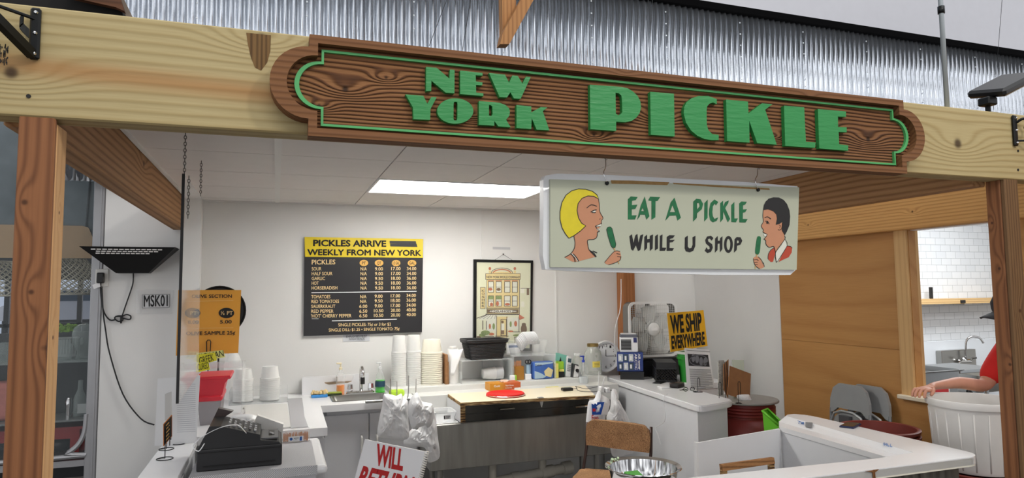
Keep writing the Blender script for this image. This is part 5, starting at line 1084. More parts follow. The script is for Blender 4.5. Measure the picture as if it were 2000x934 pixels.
# green bucket, yellow sign, paper sheet
c = at(1324, 748, Z=HZ); gx, gy = 3.36, 4.985
t = thing('green_bucket', 'bright green bucket with pale rim behind the printed sheet', 'bucket', (gx, gy, HZ))
BG = mat('bucket_green', (40, 138, 46), .4); m_ = MB().lathe([(0, 0), (.088, 0), (.105, .19), (.113, .19), (.115, .205), (.108, .21), (.106, .245), (.101, .245), (.086, .006), (0, .006)], (gx, gy, HZ), 28); m_.build('pail', BG, t, 40)
MB().lathe([(.098, .235), (.11, .235), (.111, .252), (.104, .256), (.098, .25)], (gx, gy, HZ), 28).build('rim', mat('pale_rim', (210, 214, 206), .5), t, 40)
ws = [(1303, 612), (1374, 606), (1382, 676), (1310, 688)]; YW = 4.835
t = thing('shipping_sign', 'tilted yellow sign with heavy black shipping message above the green bucket', 'sign', at(1345, 688, Y=YW))
MB().ext(P3(ws, YW), (0, .005, 0)).build('panel', mat('ship_yellow', (228, 172, 32), .45, var=.02), t)
x_ = MB()
def quadtext(mb, s_, px0, px1, pxu, Y, bold=.04):
    a, b, u = at(*px0, Y=Y), at(*px1, Y=Y), at(*pxu, Y=Y); mb.text(s_, a, b, u-a, (0, -1, 0), bold, .0008)
k_ = 4.0615
cc = lambda x, y: (1160+x/k_, 570+y/k_)
quadtext(x_, 'WE SHIP', cc(612, 327), cc(860, 300), cc(602, 195), YW-.001); quadtext(x_, 'EVERYWHERE', cc(618, 452), cc(882, 415), cc(612, 355), YW-.001)
x_.build('lettering', INK, t)
MB().tube([at(1345, 690, Y=YW+.012), (3.285, 4.80, HZ+.002)], .004, 6).lathe([(0, 0), (.04, 0), (.04, .006), (0, .006)], (3.285, 4.80, HZ), 16).build('stake', STEEL, t)
def holder(name, label, x, y, z, sheet=None, h=.13, rot=0, r=.035, par=None, wm=None):
    """wire sign holder: flat ring foot and a looped clip"""
    t = thing(name, label, 'sign holder', (x, y, z)); d = Vector((math.cos(rot), math.sin(rot), 0)); p = Vector((x, y, z))
    MB().tube([p+Vector((r*math.cos(k*2*PI/22), r*math.sin(k*2*PI/22), .002)) for k in range(22)], .0022, 6, True).build('foot_ring', wm or BLACKM, t, True)
    q = [p+d*-r+Vector((0, 0, .003)), p+Vector((0, 0, .004)), p+Vector((0, 0, h*.45)), p+Vector((0, 0, h*.93)), p+d*.004+Vector((0, 0, h)), p+d*.016+Vector((0, 0, h)), p+d*.02+Vector((0, 0, h*.93)), p+d*.02+Vector((0, 0, h*.4))]
    MB().tube(q, .0022, 6).build('clip', wm or BLACKM, t, True); return t
YPp = 4.55; c = at(1366, 758, Y=YPp)
t = thing('printed_sheet', 'white printed sheet with a dark photo of jars, propped on the half wall', 'sheet', (c.x, YPp, HZ))
sh = P3([(1337, 680), (1385, 683), (1396, 761), (1342, 760)], YPp)
for q in sh[2:]: q.z = HZ+.003
MB().ext(sh, (0, .0015, 0)).build('sheet', PAPER, t)
f13 = (4.0615, 1160, 570)
MB().flat([pxY([(742, 492), (905, 502), (918, 596), (752, 588)], YPp, *f13)], YF(YPp), .0006).build('photo', mat('photo_dark', (48, 48, 52), .5), t)
b = MB()
for cx_, cy_ in ((788, 525), (818, 535), (850, 552), (882, 555)): b.flat([pxY(ell(cx_, cy_, 15, 33, 16), YPp, *f13)], YF(YPp-.0006), .0005)
b.flat([pxY(ell(830, 545, 74, 44, 28), YPp, *f13), pxY(ell(830, 545, 68, 39, 28), YPp, *f13)], YF(YPp-.0006), .0005)
b.build('photo_jars', mat('photo_grey', (128, 130, 136), .5), t)
b = MB()
for k in range(19):
    y_ = 612+k*8.3; x0 = 756+k*.8; x1 = 925+k*1.3-random.choice((0, 0, 0, 30, 60)); b.flat([pxY([(x0, y_), (x1, y_+5), (x1, y_+7.5), (x0, y_+2.5)], YPp, *f13)], YF(YPp), .0005)
b.flat([pxY([(735, 462), (920, 476), (920, 479), (735, 465)], YPp, *f13)], YF(YPp), .0005).build('text_lines', INK, t)
c = at(1363, 766, Z=HZ); holder('sign_holder', 'black wire holder in front of the printed sheet', c.x, c.y, HZ, h=.105)
# phone, wallet, glasses, card on the cap
def slab(name, label, cat, px, py, w_, l_, h_, rot, m, z=HZ):
    c = at(px, py, Z=z); o = MB().bx(c.x-w_/2, c.x+w_/2, c.y-l_/2, c.y+l_/2, z+.0005, z+h_, min(.008, h_*.4), ((c.x, c.y, z), math.radians(rot)), 2).build(name, m); return tag(o, label, cat)
slab('wallet', 'thick black wallet on the half wall cap', 'wallet', 1322, 757, .075, .11, .03, -60, mat('wallet_black', (34, 30, 30), .6))
t = slab('phone', 'flat dark phone lying on the half wall in front of the crate', 'phone', 1288, 748, .075, .15, .009, -50, BLACK)
slab('notebook', 'thin brown notebook behind the black wallet', 'notebook', 1322, 750, .06, .14, .008, -64, mat('brown_cover', (92, 70, 60), .6))
slab('white_card', 'small white card sticking over the half wall edge', 'card', 1296, 758, .07, .09, .012, -8, PAPER)
c = at(1346, 765, Z=HZ); t = thing('eyeglasses', 'folded black eyeglasses beside the wallet', 'glasses', (c.x, c.y, HZ))
for dx in (-.03, .03): MB().tube([(c.x+dx+.02*math.cos(k*PI/6), c.y, HZ+.018+.014*math.sin(k*PI/6)) for k in range(12)], .0025, 5, True).build('rim', BLACK, t)
MB().tube([(c.x-.05, c.y, HZ+.02), (c.x-.05, c.y+.05, HZ+.006), (c.x+.04, c.y+.055, HZ+.005)], .002, 5).tube([(c.x+.05, c.y, HZ+.02), (c.x+.05, c.y+.06, HZ+.006), (c.x-.04, c.y+.07, HZ+.005)], .002, 5).build('temple', BLACK, t)
q = [at(1303, 758, X=2.79), at(1298, 765, X=2.735), at(1296, 780, X=2.715), at(1298, 800, X=2.715), at(1300, 812, X=2.715), at(1296, 826, X=2.715), at(1281, 836, X=2.715), at(1285, 850, X=2.715), at(1290, 868, X=2.715)]
q[0].z = HZ+.003; q[1].z = HZ-.002
tag(MB().tube(smooth_poly(q, 4, False), .0022, 5).build('white_cable', WHITE), 'thin white cable dangling down the side of the half wall', 'cable')
a = [at(1213, 545, Y=5.55), at(1212, 600, Y=5.55), at(1202, 640, Y=5.55), at(1200, 690, Y=5.55)]
tag(MB().tube(smooth_poly(a, 4, False), .004, 6).build('wall_cable', WHITE), 'white cable hanging down beside the orange-brown corner post', 'cable')
# ------------------------------------------------------------------ red barrel with papers
bxc, byc = 3.36, 4.28
t = thing('pickle_barrel', 'dark red plastic barrel with screw neck beside the half wall', 'barrel', (bxc, byc, 0))
RB = mat('barrel_red', (128, 44, 40), .45, var=.08)
MB().lathe([(0, 0), (.23, 0), (.26, .03), (.27, .3), (.265, .62), (.25, .70), (.215, .755), (.205, .76), (.205, .775), (.214, .78), (.214, .792), (.205, .797), (.214, .803), (.214, .815), (.205, .82), (.214, .826), (.214, .84), (.205, .845), (.205, .87), (0, .87)], (bxc, byc, 0), 40).build('barrel_body', RB, t, 40)
MB().lathe([(0, .8705), (.235, .8705), (.24, .875), (.24, .883), (.235, .888), (0, .888)], (bxc, byc, 0), 40).build('lid', mat('lid_grey', (140, 136, 130), .5, var=.1), t, 40)
ZK = .8885
cb_m = mat('corrugated_cardboard', (152, 106, 68), .85, var=.12, vscale=20)
c = at(1435, 790, Z=ZK)
k2 = 4.2435; c2 = lambda x, y: (1330+x/k2, 660+y/k2)
def sheet3(name, label, cat, pts, Y, th, m, dY=0):
    P_ = [at(*c2(*q), Y=Y+dY*(i in (0, 3))) for i, q in enumerate(pts)]
    lo = min(q.z for q in P_); return tag(MB().ext(P_, (0, th, 0)).build(name, m), label, cat)
sheet3('cardboard_sheet', 'brown cardboard sheet with slanted top standing on the red barrel', 'cardboard', [(405, 232), (580, 298), (570, 532), (388, 470)], 4.22, .006, cb_m)
sheet3('cardboard_sheet', 'narrow edge-on brown cardboard behind the wire clip on the barrel', 'cardboard', [(354, 222), (395, 180), (392, 500), (356, 430)], 4.27, .006, cb_m)
np_ = mat('newsprint', (170, 168, 160), .9, var=.5, vscale=90)
sheet3('newspaper', 'folded newspaper standing at the left of the red barrel lid', 'newspaper', [(312, 190), (358, 186), (352, 480), (314, 478)], 4.30, .012, np_)
sheet3('glass_sheet', 'pale green plastic sheet behind the cardboard on the barrel', 'sheet', [(425, 182), (522, 185), (528, 500), (430, 500)], 4.33, .004, glass('green_glass', (214, 226, 206), .5, .1))
o = crumple(MB(), pxY([(470, 480), (560, 470), (580, 490), (595, 530), (560, 532), (500, 525)], 4.20, k2, 1330, 660), 4.21, .01, .012, 5).build('crumpled_film', BAG, smooth=30); tag(o, 'crumpled clear film at the foot of the slanted cardboard', 'plastic film')
for px, lab in ((372, 'black wire holder clipping the narrow cardboard on the barrel'), (478, 'black wire holder in front of the slanted cardboard'), (318, 'black wire holder at the left of the barrel lid')):
    c = at(*c2(px, 548 if px < 400 else 545), Z=ZK); holder('sign_holder', lab, c.x, c.y, ZK, h=.30 if px == 372 else .155, r=.022)
gl = mat('lime_plastic', (110, 200, 50), .4)
t = thing('green_crate', 'lime green plastic basket standing high beside the red barrel', 'basket', (3.5, 3.9, 0))
ga, gb_, gc, gd_ = at(1489, 803, Y=3.90), at(1521, 831, Y=3.78), at(1523, 822, Y=3.87), at(1499, 799, Y=3.96)
q = [ga, gb_, gc, gd_]; ctr = sum(q, Vector())/4; bq = [Vector((ctr.x+(v.x-ctr.x)*.75, ctr.y+(v.y-ctr.y)*.75, .55)) for v in q]
m_ = MB(); m_._add(q+bq, [(0, 1, 5, 4), (1, 2, 6, 5), (2, 3, 7, 6), (3, 0, 4, 7), (4, 5, 6, 7)]); m_.build('basket_body', gl, t)
MB().tube(q, .009, 6, True).build('rim', gl, t, True)
m_ = MB(); m_.bx(ctr.x-.045, ctr.x+.045, ctr.y-.05, ctr.y+.05, 0, .549, .004); tag(m_.build('plinth_box', CABW), 'white plinth box under the lime green basket', 'box')
# ------------------------------------------------------------------ island counter in front right
CT = mat('counter_white', (233, 233, 234), .25, var=.02, vscale=3)
t = thing('island_counter', 'white L-shaped serving counter with raised lip, front right', 'counter', (2.6, 2.8, 0))
ZI, ZG = .90, .872
arc_ = [(3.16+.09*math.sin(a_), 2.47-.09*math.cos(a_)) for a_ in [k*PI/2/6 for k in range(7)]]
s0, s1 = Vector((3.105, 3.56, ZI)), Vector((2.99, 2.545, ZI))                        # lip, upper edge
l0, l1 = at(1521, 824, Z=ZG), at(1753, 889, Z=ZG); e0, e1 = at(1522, 833, Z=ZG), at(1730, 892, Z=ZG)
fr_ = [(1.05, 2.40), (2.5, 2.385)]+arc_+[(3.25, 3.46), (3.235, 3.54), (3.19, 3.585), (3.14, 3.585), (s0.x, s0.y), (s1.x, s1.y), (2.72, 2.525), (1.05, 2.60)]
MB().ext([(x, y, .862) for x, y in fr_], (0, 0, .038)).build('top', CT, t)
MB().ext([(x-(.004 if x > 3.2 else 0), y+.004, .855) for x, y in [(1.05, 2.396), (2.5, 2.381)]+[(3.16+.094*math.sin(a_), 2.47-.094*math.cos(a_)) for a_ in [k*PI/2/6 for k in range(7)]]], (0, 0, .040)).build('edge_band', mat('aged_edge', (222, 218, 202), .5, var=.06, vscale=30), t)
MB()._add([s0-Vector((0, 0, .001)), s1-Vector((0, 0, .001)), l1, l0, s0-Vector((0, 0, .06)), s1-Vector((0, 0, .06)), l1-Vector((0, 0, .04)), l0-Vector((0, 0, .04))], [(0, 1, 2, 3), (4, 7, 6, 5), (0, 3, 7, 4), (1, 5, 6, 2), (0, 4, 5, 1), (3, 2, 6, 7)]).build('sloped_lip', CT, t)
MB().ext([l0+Vector((.002, 0, -.03)), l1+Vector((.002, 0, -.03)), e1-Vector((0, 0, .03)), e0-Vector((0, 0, .03))], (0, 0, .029)).build('inner_ledge', CT, t)
MB().ext([(e0.x+.004, e0.y, 0), (e1.x+.004, e1.y, 0), (e1.x+.024, e1.y, 0), (e0.x+.024, e0.y, 0)], (0, 0, ZG-.032)).build('inner_wall', WHITE2, t)
p0_, p1_ = at(1360, 866, Z=.86), at(1524, 838, Z=.86)
MB().ext([(p0_.x, p0_.y, .0), (p1_.x, p1_.y, .0), (p1_.x, p1_.y+.015, 0), (p0_.x, p0_.y+.015, 0)], (0, 0, .86)).build('back_panel', mat('bin_panel', (226, 227, 230), .35, var=.01), t)
MB().ext([(p0_.x-.006, p0_.y-.006, .0), (p0_.x+.010, p0_.y-.004, .0), (p0_.x+.010, p0_.y+.02, 0), (p0_.x-.006, p0_.y+.018, 0)], (0, 0, .864)).build('panel_edge', CT, t)
SK = bpy.data.materials.new('weathered_skirt'); n = NT(SK); P = pos(n); mp_ = n.n('ShaderNodeMapping'); mp_.inputs['Scale'].default_value = (22, 22, 3); n.l(P, mp_.inputs[0])
n.l(n.ramp(n.noise(mp_.outputs[0], 1.2, 5), [(.3, lin((52, 50, 46))), (.7, lin((128, 126, 118)))]), n.b.inputs['Base Color']); n.set(rough=.6)
MB().bx(1.08, 3.16, 2.47, 2.50, 0, .862).bx(3.16, 3.19, 2.47, 3.5, 0, .862).build('skirt', SK, t)
MB().bx(2.13, 2.70, 2.62, 3.2, .62, .64).build('bin_floor', STEELD, t)
MB().tube([(2.55, 2.3785, .899), (2.553, 2.378, .86)], .003, 4).ext([(2.50, 2.3785, .8985), (2.535, 2.3785, .897), (2.58, 2.3785, .8985), (2.55, 2.3785, .884), (2.548, 2.3785, .862), (2.544, 2.3785, .862), (2.542, 2.3785, .888)], (0, .003, 0)).build('chipped_seam', mat('rust_brown', (120, 78, 40), .9), t)
b = MB(); blue = mat('marker_blue', (40, 110, 180), .7)
def lipface(px, py):  # point on the sloping inner face of the raised lip
    d = at(px, py, X=2.9)-EYE; n_ = (s1-s0).cross(l0-s0).normalized(); n_ = -n_ if n_.x > 0 else n_; s = (s0-EYE).dot(n_)/d.dot(n_); return EYE+d*s+n_*.0015
k3 = 4.348; c3 = lambda x, y: (1500+x/k3, 730+y/k3)
for ltr, strokes in (('TOM', [[(252, 403), (278, 410)], [(266, 408), (262, 427)], [(280, 415), (285, 428), (292, 420), (286, 412), (280, 416)], [(293, 432), (295, 413), (299, 424), (304, 414), (304, 433)]]), ('DILL', [[(984, 590), (986, 610), (998, 605), (996, 592), (984, 590)], [(1008, 594), (1009, 614)], [(1018, 597), (1019, 618), (1030, 620)], [(1040, 600), (1041, 622), (1055, 625)]])):
    for st_ in strokes: b.tube([lipface(*c3(*q)) for q in st_], .0016, 4)
b.build('marker_lettering', blue, t)
b = MB(); b.ext([lipface(*c3(320, 412)), lipface(*c3(378, 416)), lipface(*c3(375, 462)), lipface(*c3(322, 452))], (-.002, 0, 0)); b.build('silver_tape', mat('duct_tape', (140, 142, 144), .35, .4), t)
# phone on the counter, bowl, wood offcut
c = at(1661, 833, Z=.90); t = thing('phone', 'dark phone in a navy case lying on the island counter', 'phone', (c.x, c.y, .9)); rz = math.radians(28)
MB().bx(c.x-.075, c.x+.075, c.y-.04, c.y+.04, .9005, .911, .004, ((c.x, c.y, 0), rz), 2).build('case', mat('navy_case', (34, 40, 74), .4), t)
MB().bx(c.x-.068, c.x+.068, c.y-.034, c.y+.034, .911, .9125, 0, ((c.x, c.y, 0), rz)).build('screen', mat('phone_black', (40, 36, 34), .1), t)
t = thing('board_offcut', 'worn wooden board leaning in the empty serving bin', 'board', (2.45, 2.9, .64))
oq = [at(1410, 908, Y=2.92), at(1512, 894, Y=3.02), at(1514, 906, Y=3.02), at(1412, 921, Y=2.92)]
MB().ext(oq, (.005, .03, -.004)).build('face', wood('worn_offcut', (176, 128, 84), (96, 62, 36), 'X', 40, .6, 1, (), .8, .3, .9), t)
MB().ext([(oq[3].x, oq[3].y+.005, .6405), (oq[3].x+.03, oq[3].y+.005, .6405), (oq[3].x+.03, oq[3].y+.005, oq[3].z), (oq[3].x, oq[3].y+.005, oq[3].z)], (0, .02, 0)).ext([(oq[2].x-.03, oq[2].y+.005, .6405), (oq[2].x, oq[2].y+.005, .6405), (oq[2].x, oq[2].y+.005, oq[2].z), (oq[2].x-.03, oq[2].y+.005, oq[2].z)], (0, .02, 0)).build('leg', pe, t)
tag(MB().bx(1.3, 1.95, 2.62, 3.05, 0, .76, .004).build('low_stand', WHITE), 'low white stand behind the counter under the steel bowl', 'stand')
bcx, bcy, bz = 1.615, 2.80, .7605
t = thing('mixing_bowl', 'shiny stainless steel mixing bowl with wide rim', 'bowl', (bcx, bcy, bz))
MB().lathe([(0, 0), (.085, 0), (.113, .02), (.146, .09), (.154, .138), (.174, .146), (.176, .143), (.157, .133), (.149, .09), (.116, .024), (.085, .004), (0, .004)], (bcx, bcy, bz), 48).build('bowl_body', CHROME, t, 40)
tag(MB().bx(bcx-.09, bcx-.015, bcy-.03, bcy+.05, bz+.03, bz+.115, .004, ((bcx, bcy, bz), Matrix.Rotation(.25, 3, 'X'))).build('green_reflection', mat('reflection_green', (86, 160, 70), .85)), 'added green block imitating the green reflection inside the steel bowl', 'sponge')  # added block whose colour imitates a green reflection in the bowl
b = MB()
for a_, r_ in ((105, .0065), (120, .008), (112, .005)): b.lathe([(0, 0), (r_, r_*.6), (r_*.8, r_*1.5), (0, r_*1.7)], (bcx+.166*math.cos(math.radians(a_)), bcy+.166*math.sin(math.radians(a_)), bz+.142), 8)
tag(b.build('lime_pips', mat('pale_lime', (206, 226, 186), .5)), 'pale green pickle bits on the far rim of the steel bowl', 'pickle bits')
# ------------------------------------------------------------------ brown padded folding chair
Lb, Rb = Vector((2.115, 4.44, 0)), Vector((2.44, 4.13, 0)); ax = (Rb-Lb).normalized(); fw = Vector((-ax.y, ax.x, 0)); fw = -fw if fw.y > 0 else fw
FAB = bpy.data.materials.new('brown_tweed'); n = NT(FAB); P = n.n('ShaderNodeTexCoord').outputs['Object']
nn1, nn2 = n.noise(P, 260, 2), n.noise(P, 12, 2)
n.l(n.ramp(n.m('ADD', n.m('MULTIPLY', nn1, .8), n.m('MULTIPLY', nn2, .2)), [(.35, lin((108, 76, 50))), (.65, lin((196, 150, 106)))]), n.b.inputs['Base Color']); n.set(rough=.95); n.bump(nn1, .5, .003)
t = thing('folding_chair', 'brown tweed padded folding chair in front of the steel sink', 'chair', (2.2, 4.2, 0))
BT = mat('brown_tube', (62, 42, 36), .35, .4)
def chair_pt(u, v, w_): return Lb+ax*u+fw*v+Vector((0, 0, w_))
W0 = (Rb-Lb).length
pts = [(0, .628), (.03, .62), (W0/2, .612), (W0-.03, .605), (W0, .615), (W0+.005, .72), (W0-.02, .765), (W0-.06, .785), (W0/2, .795), (.07, .797), (.025, .785), (.003, .75)]
pq = [(q.x, q.y) for q in smooth_poly([Vector((a_, b_, 0)) for a_, b_ in pts], 3)]
m_ = MB().flat([pq], (Lb+fw*-.02, ax, (0, 0, 1), fw), .045); bmesh.ops.remove_doubles(m_.bm, verts=m_.bm.verts[:], dist=.0002)
m_.build('backrest', FAB, t, 50)
se = [(.02, .07), (W0-.02, .07), (W0+.01, .2), (W0-.03, .40), (W0/2, .43), (.03, .40), (-.01, .2)]
sq = smooth_poly([chair_pt(a_, b_, .425) for a_, b_ in se], 4); m_ = MB().ext(sq, (0, 0, .045)); m_.build('seat', FAB, t, 50)
for u in (-.006, W0+.006):
    MB().tube([chair_pt(u, .42, .0), chair_pt(u, .12, .40), chair_pt(u, -.0, .60), chair_pt(u, -.025, .77)], .011, 8).build('front_leg', BT, t, True)
    MB().tube([chair_pt(u*.96+.008, -.14, 0), chair_pt(u*.96+.008, .25, .42)], .010, 8).build('rear_leg', BT, t, True)
MB().tube([chair_pt(0, -.10, .045), chair_pt(W0, -.10, .045)], .008, 8).tube([chair_pt(0, .38, .05), chair_pt(W0, .38, .05)], .008, 8).build('stretcher', BT, t, True)
# ------------------------------------------------------------------ folded grey chairs by the plywood
GC = mat('grey_seat_plastic', (150, 152, 152), .45); GT = mat('grey_tube', (112, 114, 116), .4, .4)
def folded(yc, x, label):
    """folded chair leaning on the plywood, seen from its back side; width runs along y"""
    t = thing('folded_chair', label, 'chair', (x, yc, 0), None); hw_ = .172
    lean = lambda z: x+.055*z
    P_ = lambda y, z, d=0: Vector((lean(z)-d, yc+y, z))
    bk = [(-hw_, .83), (-hw_+.005, .93), (-hw_+.03, 1.005), (-hw_+.08, 1.04), (hw_-.08, 1.04), (hw_-.03, 1.005), (hw_-.005, .93), (hw_, .83), (hw_-.03, .835), (.1, .87), (-.1, .87), (-hw_+.03, .835)]
    m_ = MB().ext([P_(y, z) for y, z in bk], (.022, 0, 0)); m_.build('backrest', GC, t)
    MB().ext([P_(y, z, .012) for y, z in ((-.13, .50), (.13, .50), (.145, .7), (.12, .80), (.07, .845), (-.07, .845), (-.12, .80), (-.145, .7))], (.02, 0, 0)).build('seat', GC, t)
    q = [P_(-.152, .1, .016), P_(-.152, .74, .018), P_(-.115, .83, .018), P_(-.05, .855, .018), P_(.05, .855, .018), P_(.115, .83, .018), P_(.152, .74, .018), P_(.152, .1, .016)]
    MB().tube(q, .009, 8).build('seat_frame', mat('pale_tube', (172, 174, 174), .35, .4), t, True)
    for s_ in (-1, 1): MB().tube([P_(s_*hw_*.97, .0, .0), P_(s_*hw_*.97, .86, -.01)], .011, 8).build('leg', GT, t, True)
    MB().tube([P_(-hw_, .18), P_(hw_, .18)], .008, 8).build('stretcher', GT, t, True)
    MB().bx(lean(.8)-.04, lean(.8)-.013, yc-.04, yc+.05, .55, .83).build('bracket', mat('dark_bracket', (84, 84, 86), .5), t)
    MB().bx(lean(.75)-.016, lean(.75)-.0125, yc+.06, yc+.11, .70, .765).build('warning_label', mat('label_lemon', (222, 206, 50), .5), t)
    return t
folded(3.70, 3.72, 'front one of the two folded grey chairs leaning on the plywood')
folded(3.615, 3.80, 'rear one of the two folded grey chairs, against the plywood')
# ------------------------------------------------------------------ maroon tubs and white bin
MAR = mat('maroon_tub', (122, 52, 44), .45, var=.05)
tubp = [(0, .0), (.165, 0), (.205, .30), (.225, .302), (.228, .318), (.214, .322), (.2045, .318), (.2032, .30), (.1635, .003), (0, .0025)]
first = None
NT_ = 16
for k in range(NT_):
    z = .0+k*.036
    if first is None: first = o = MB().lathe(tubp, (3.505, 3.22, 0), 40).build('maroon_tub', MAR, smooth=40)
    else: o = first.copy(); COL.objects.link(o); o.location = first.location+Vector((0, 0, z))
    tag(o, 'maroon tub within the stack behind the island counter' if k < NT_-1 else 'topmost maroon tub of the open stack behind the island counter', 'tub', 'maroon tubs in the open stack' if k < NT_-1 else None)
for k in range(13):
    o = first.copy(); COL.objects.link(o); o.location = Vector((3.655, 2.72, k*.033))
    tag(o, 'maroon tub in the stack carrying the white bin' if k < 12 else 'topmost maroon tub directly under the white bin', 'tub', 'maroon tubs under the white bin' if k < 12 else None)
t = thing('white_bin', 'tall white ribbed bin on maroon tubs, steadied by a hand', 'bin', (3.625, 2.72, .72)); WB = mat('bin_white', (224, 222, 218), .4, sub=.0)
zb = 12*.033+.323
BX, BY = 3.655, 2.72
pro = [(0, zb+.002), (.19, zb+.002), (.198, zb+.02), (.216, 1.06), (.229, 1.062), (.233, 1.085), (.228, 1.098), (.220, 1.098), (.212, 1.06), (.193, zb+.02), (0, zb+.012)]
m_ = MB().lathe(pro, (BX, BY, 0), 60)
m_.build('bin_body', WB, t, 40)
b = MB()
for k in range(20):
    a_ = k*2*PI/20; b.tube([(BX+r_*math.cos(a_), BY+r_*math.sin(a_), z_) for r_, z_ in ((.197, zb+.02), (.215, 1.04))], .004, 6)
b.build('ribs', WB, t, True)
# ------------------------------------------------------------------ left wall: uplight, outlet, stall number
k5 = (4.668, 150, 460)
YL = 5.695
t = thing('wall_uplight', 'black tapered wall uplight with slotted rim on the white wall at left', 'light', (-1.0, 5.62, 1.87))
up = [at(150+30/4.668, 460+112/4.668, Y=5.50), at(150+945/4.668, 460+100/4.668, Y=5.50), at(150+655/4.668, 460+340/4.668, Y=5.60), at(150+355/4.668, 460+345/4.668, Y=5.60)]
zt_ = (up[0].z+up[1].z)/2; zb_ = (up[2].z+up[3].z)/2
a0, a1, b0, b1 = up[0].x, up[1].x-.03, up[3].x, up[2].x
V = [(a0, 5.47, zt_), (a1, 5.47, zt_), (a1, 5.695, zt_), (a0, 5.695, zt_), (b0, 5.60, zb_), (b1, 5.60, zb_), (b1, 5.695, zb_), (b0, 5.695, zb_)]
MB()._add([Vector(v) for v in V], [(0, 1, 5, 4), (1, 2, 6, 5), (2, 3, 7, 6), (3, 0, 4, 7), (4, 5, 6, 7)])._add([Vector(v)+Vector((0, 0, -.004)) for v in V[:4]], [(0, 1, 2, 3)]).build('shade', mat('uplight_black', (14, 14, 14), .5), t)
sl = MB()
for r_ in range(3):
    for c_ in range(13-r_):
        f0 = (c_+.12+(.5*(r_ % 2)))/13.6; v = .10+r_*.075; xx0 = a0+(b0-a0)*v; xx1 = a1+(b1-a1)*v
        x0 = xx0+(xx1-xx0)*(.08+.84*f0); x1 = x0+(xx1-xx0)*.05; y = 5.47+.13*v-.0015; z = zt_+(zb_-zt_)*v
        sl.bx(x0, x1, y-.001, y+.001, z-.0045, z+.0045)
sl.build('slot', mat('slot_light', (232, 230, 226), .5), t)
CB = mat('cord_black', (20, 20, 22), .5)
pY = lambda x, y, Y=5.685: at(150+x/4.668, 460+y/4.668, Y=Y)
t = thing('cord_bundle', 'black cord tied in a bundle and trailing down the left wall', 'cord', (-1.0, 5.68, 1.2))
MB().tube(smooth_poly([pY(515, 340), pY(513, 430), pY(490, 510), pY(445, 640), pY(415, 730)], 5, False), .005, 6).tube(smooth_poly([pY(215, 400), pY(220, 540), pY(245, 690), pY(300, 770), pY(360, 765)], 5, False), .0055, 6).build('cord', CB, t, True)
MB().tube(smooth_poly([pY(415, 735), pY(370, 735), pY(345, 755), pY(380, 785), pY(420, 770), pY(400, 740), pY(350, 740)], 4), .005, 6, True).tube(smooth_poly([pY(410, 745), pY(450, 722), pY(490, 735), pY(485, 765), pY(440, 760)], 4), .005, 6, True).tube([pY(403, 735), pY(402, 802)], .007, 6).build('tied_bundle', CB, t, True)
q = [pY(228, 480, 5.675), pY(240, 700, 5.675), pY(262, 860, 5.675), at(214, 690, Y=5.675), at(240, 770, Y=5.675), at(275, 818, Y=5.66), at(301, 830, Y=5.6)]
MB().tube(smooth_poly(q, 5, False), .0055, 6).build('trailing_cord', CB, t, True)
t = thing('wall_outlet', 'white wall outlet with a black plug and a white cord tag at the wall edge', 'outlet', pY(228, 440))
c = pY(228, 380); MB().bx(c.x-.042, c.x+.042, 5.685, 5.699, c.z-.07, c.z+.06, .004).build('cover_plate', mat('outlet_white', (222, 220, 214), .4), t)
MB().bx(c.x-.026, c.x+.02, 5.645, 5.686, c.z-.045, c.z+.032, .006).build('plug', BLACK, t)
MB().ext([pY(140, 450, 5.66), pY(210, 430, 5.66), pY(215, 468, 5.66), pY(155, 490, 5.66)], (0, .001, 0)).build('cord_tag', PAPER, t)
t = thing('stall_number_card', 'white stall number card in a wrinkled clear sleeve on the left wall', 'card', pY(720, 660))
MB().ext([pY(595, 540, 5.695), pY(845, 538, 5.695), pY(843, 655, 5.695), pY(595, 664, 5.695)], (0, .002, 0)).build('card', PAPER, t)
x_ = MB(); x_.text('MSK01', pY(612, 648, 5.693), pY(828, 642, 5.693), pY(612, 548, 5.693)-pY(612, 648, 5.693), (0, -1, 0), .022, .0006)
for (xa_, ya_, xb_, yb_) in ((597, 541, 845, 538), (597, 663, 843, 656)): x_.tube([pY(xa_, ya_, 5.693), pY(xb_, yb_, 5.693)], .0016, 4)
x_.tube([pY(597, 541, 5.693), pY(597, 663, 5.693)], .0016, 4).tube([pY(845, 538, 5.693), pY(843, 656, 5.693)], .0016, 4); x_.build('lettering', INK, t)
sv = glass('wrinkled_sleeve', (240, 240, 242), .10, .12)
ns = sv.node_tree; bn = ns.nodes.new('ShaderNodeBump'); no = ns.nodes.new('ShaderNodeTexNoise'); no.inputs['Scale'].default_value = 30; bn.inputs['Strength'].default_value = .8
ns.links.new(no.outputs[0], bn.inputs['Height']); ns.links.new(bn.outputs[0], ns.nodes['Principled BSDF'].inputs['Normal'])
MB().ext([pY(540, 490, 5.6915), pY(885, 500, 5.6915), pY(870, 715, 5.6915), pY(545, 715, 5.6915)], (0, .001, 0)).build('sleeve', sv, t)
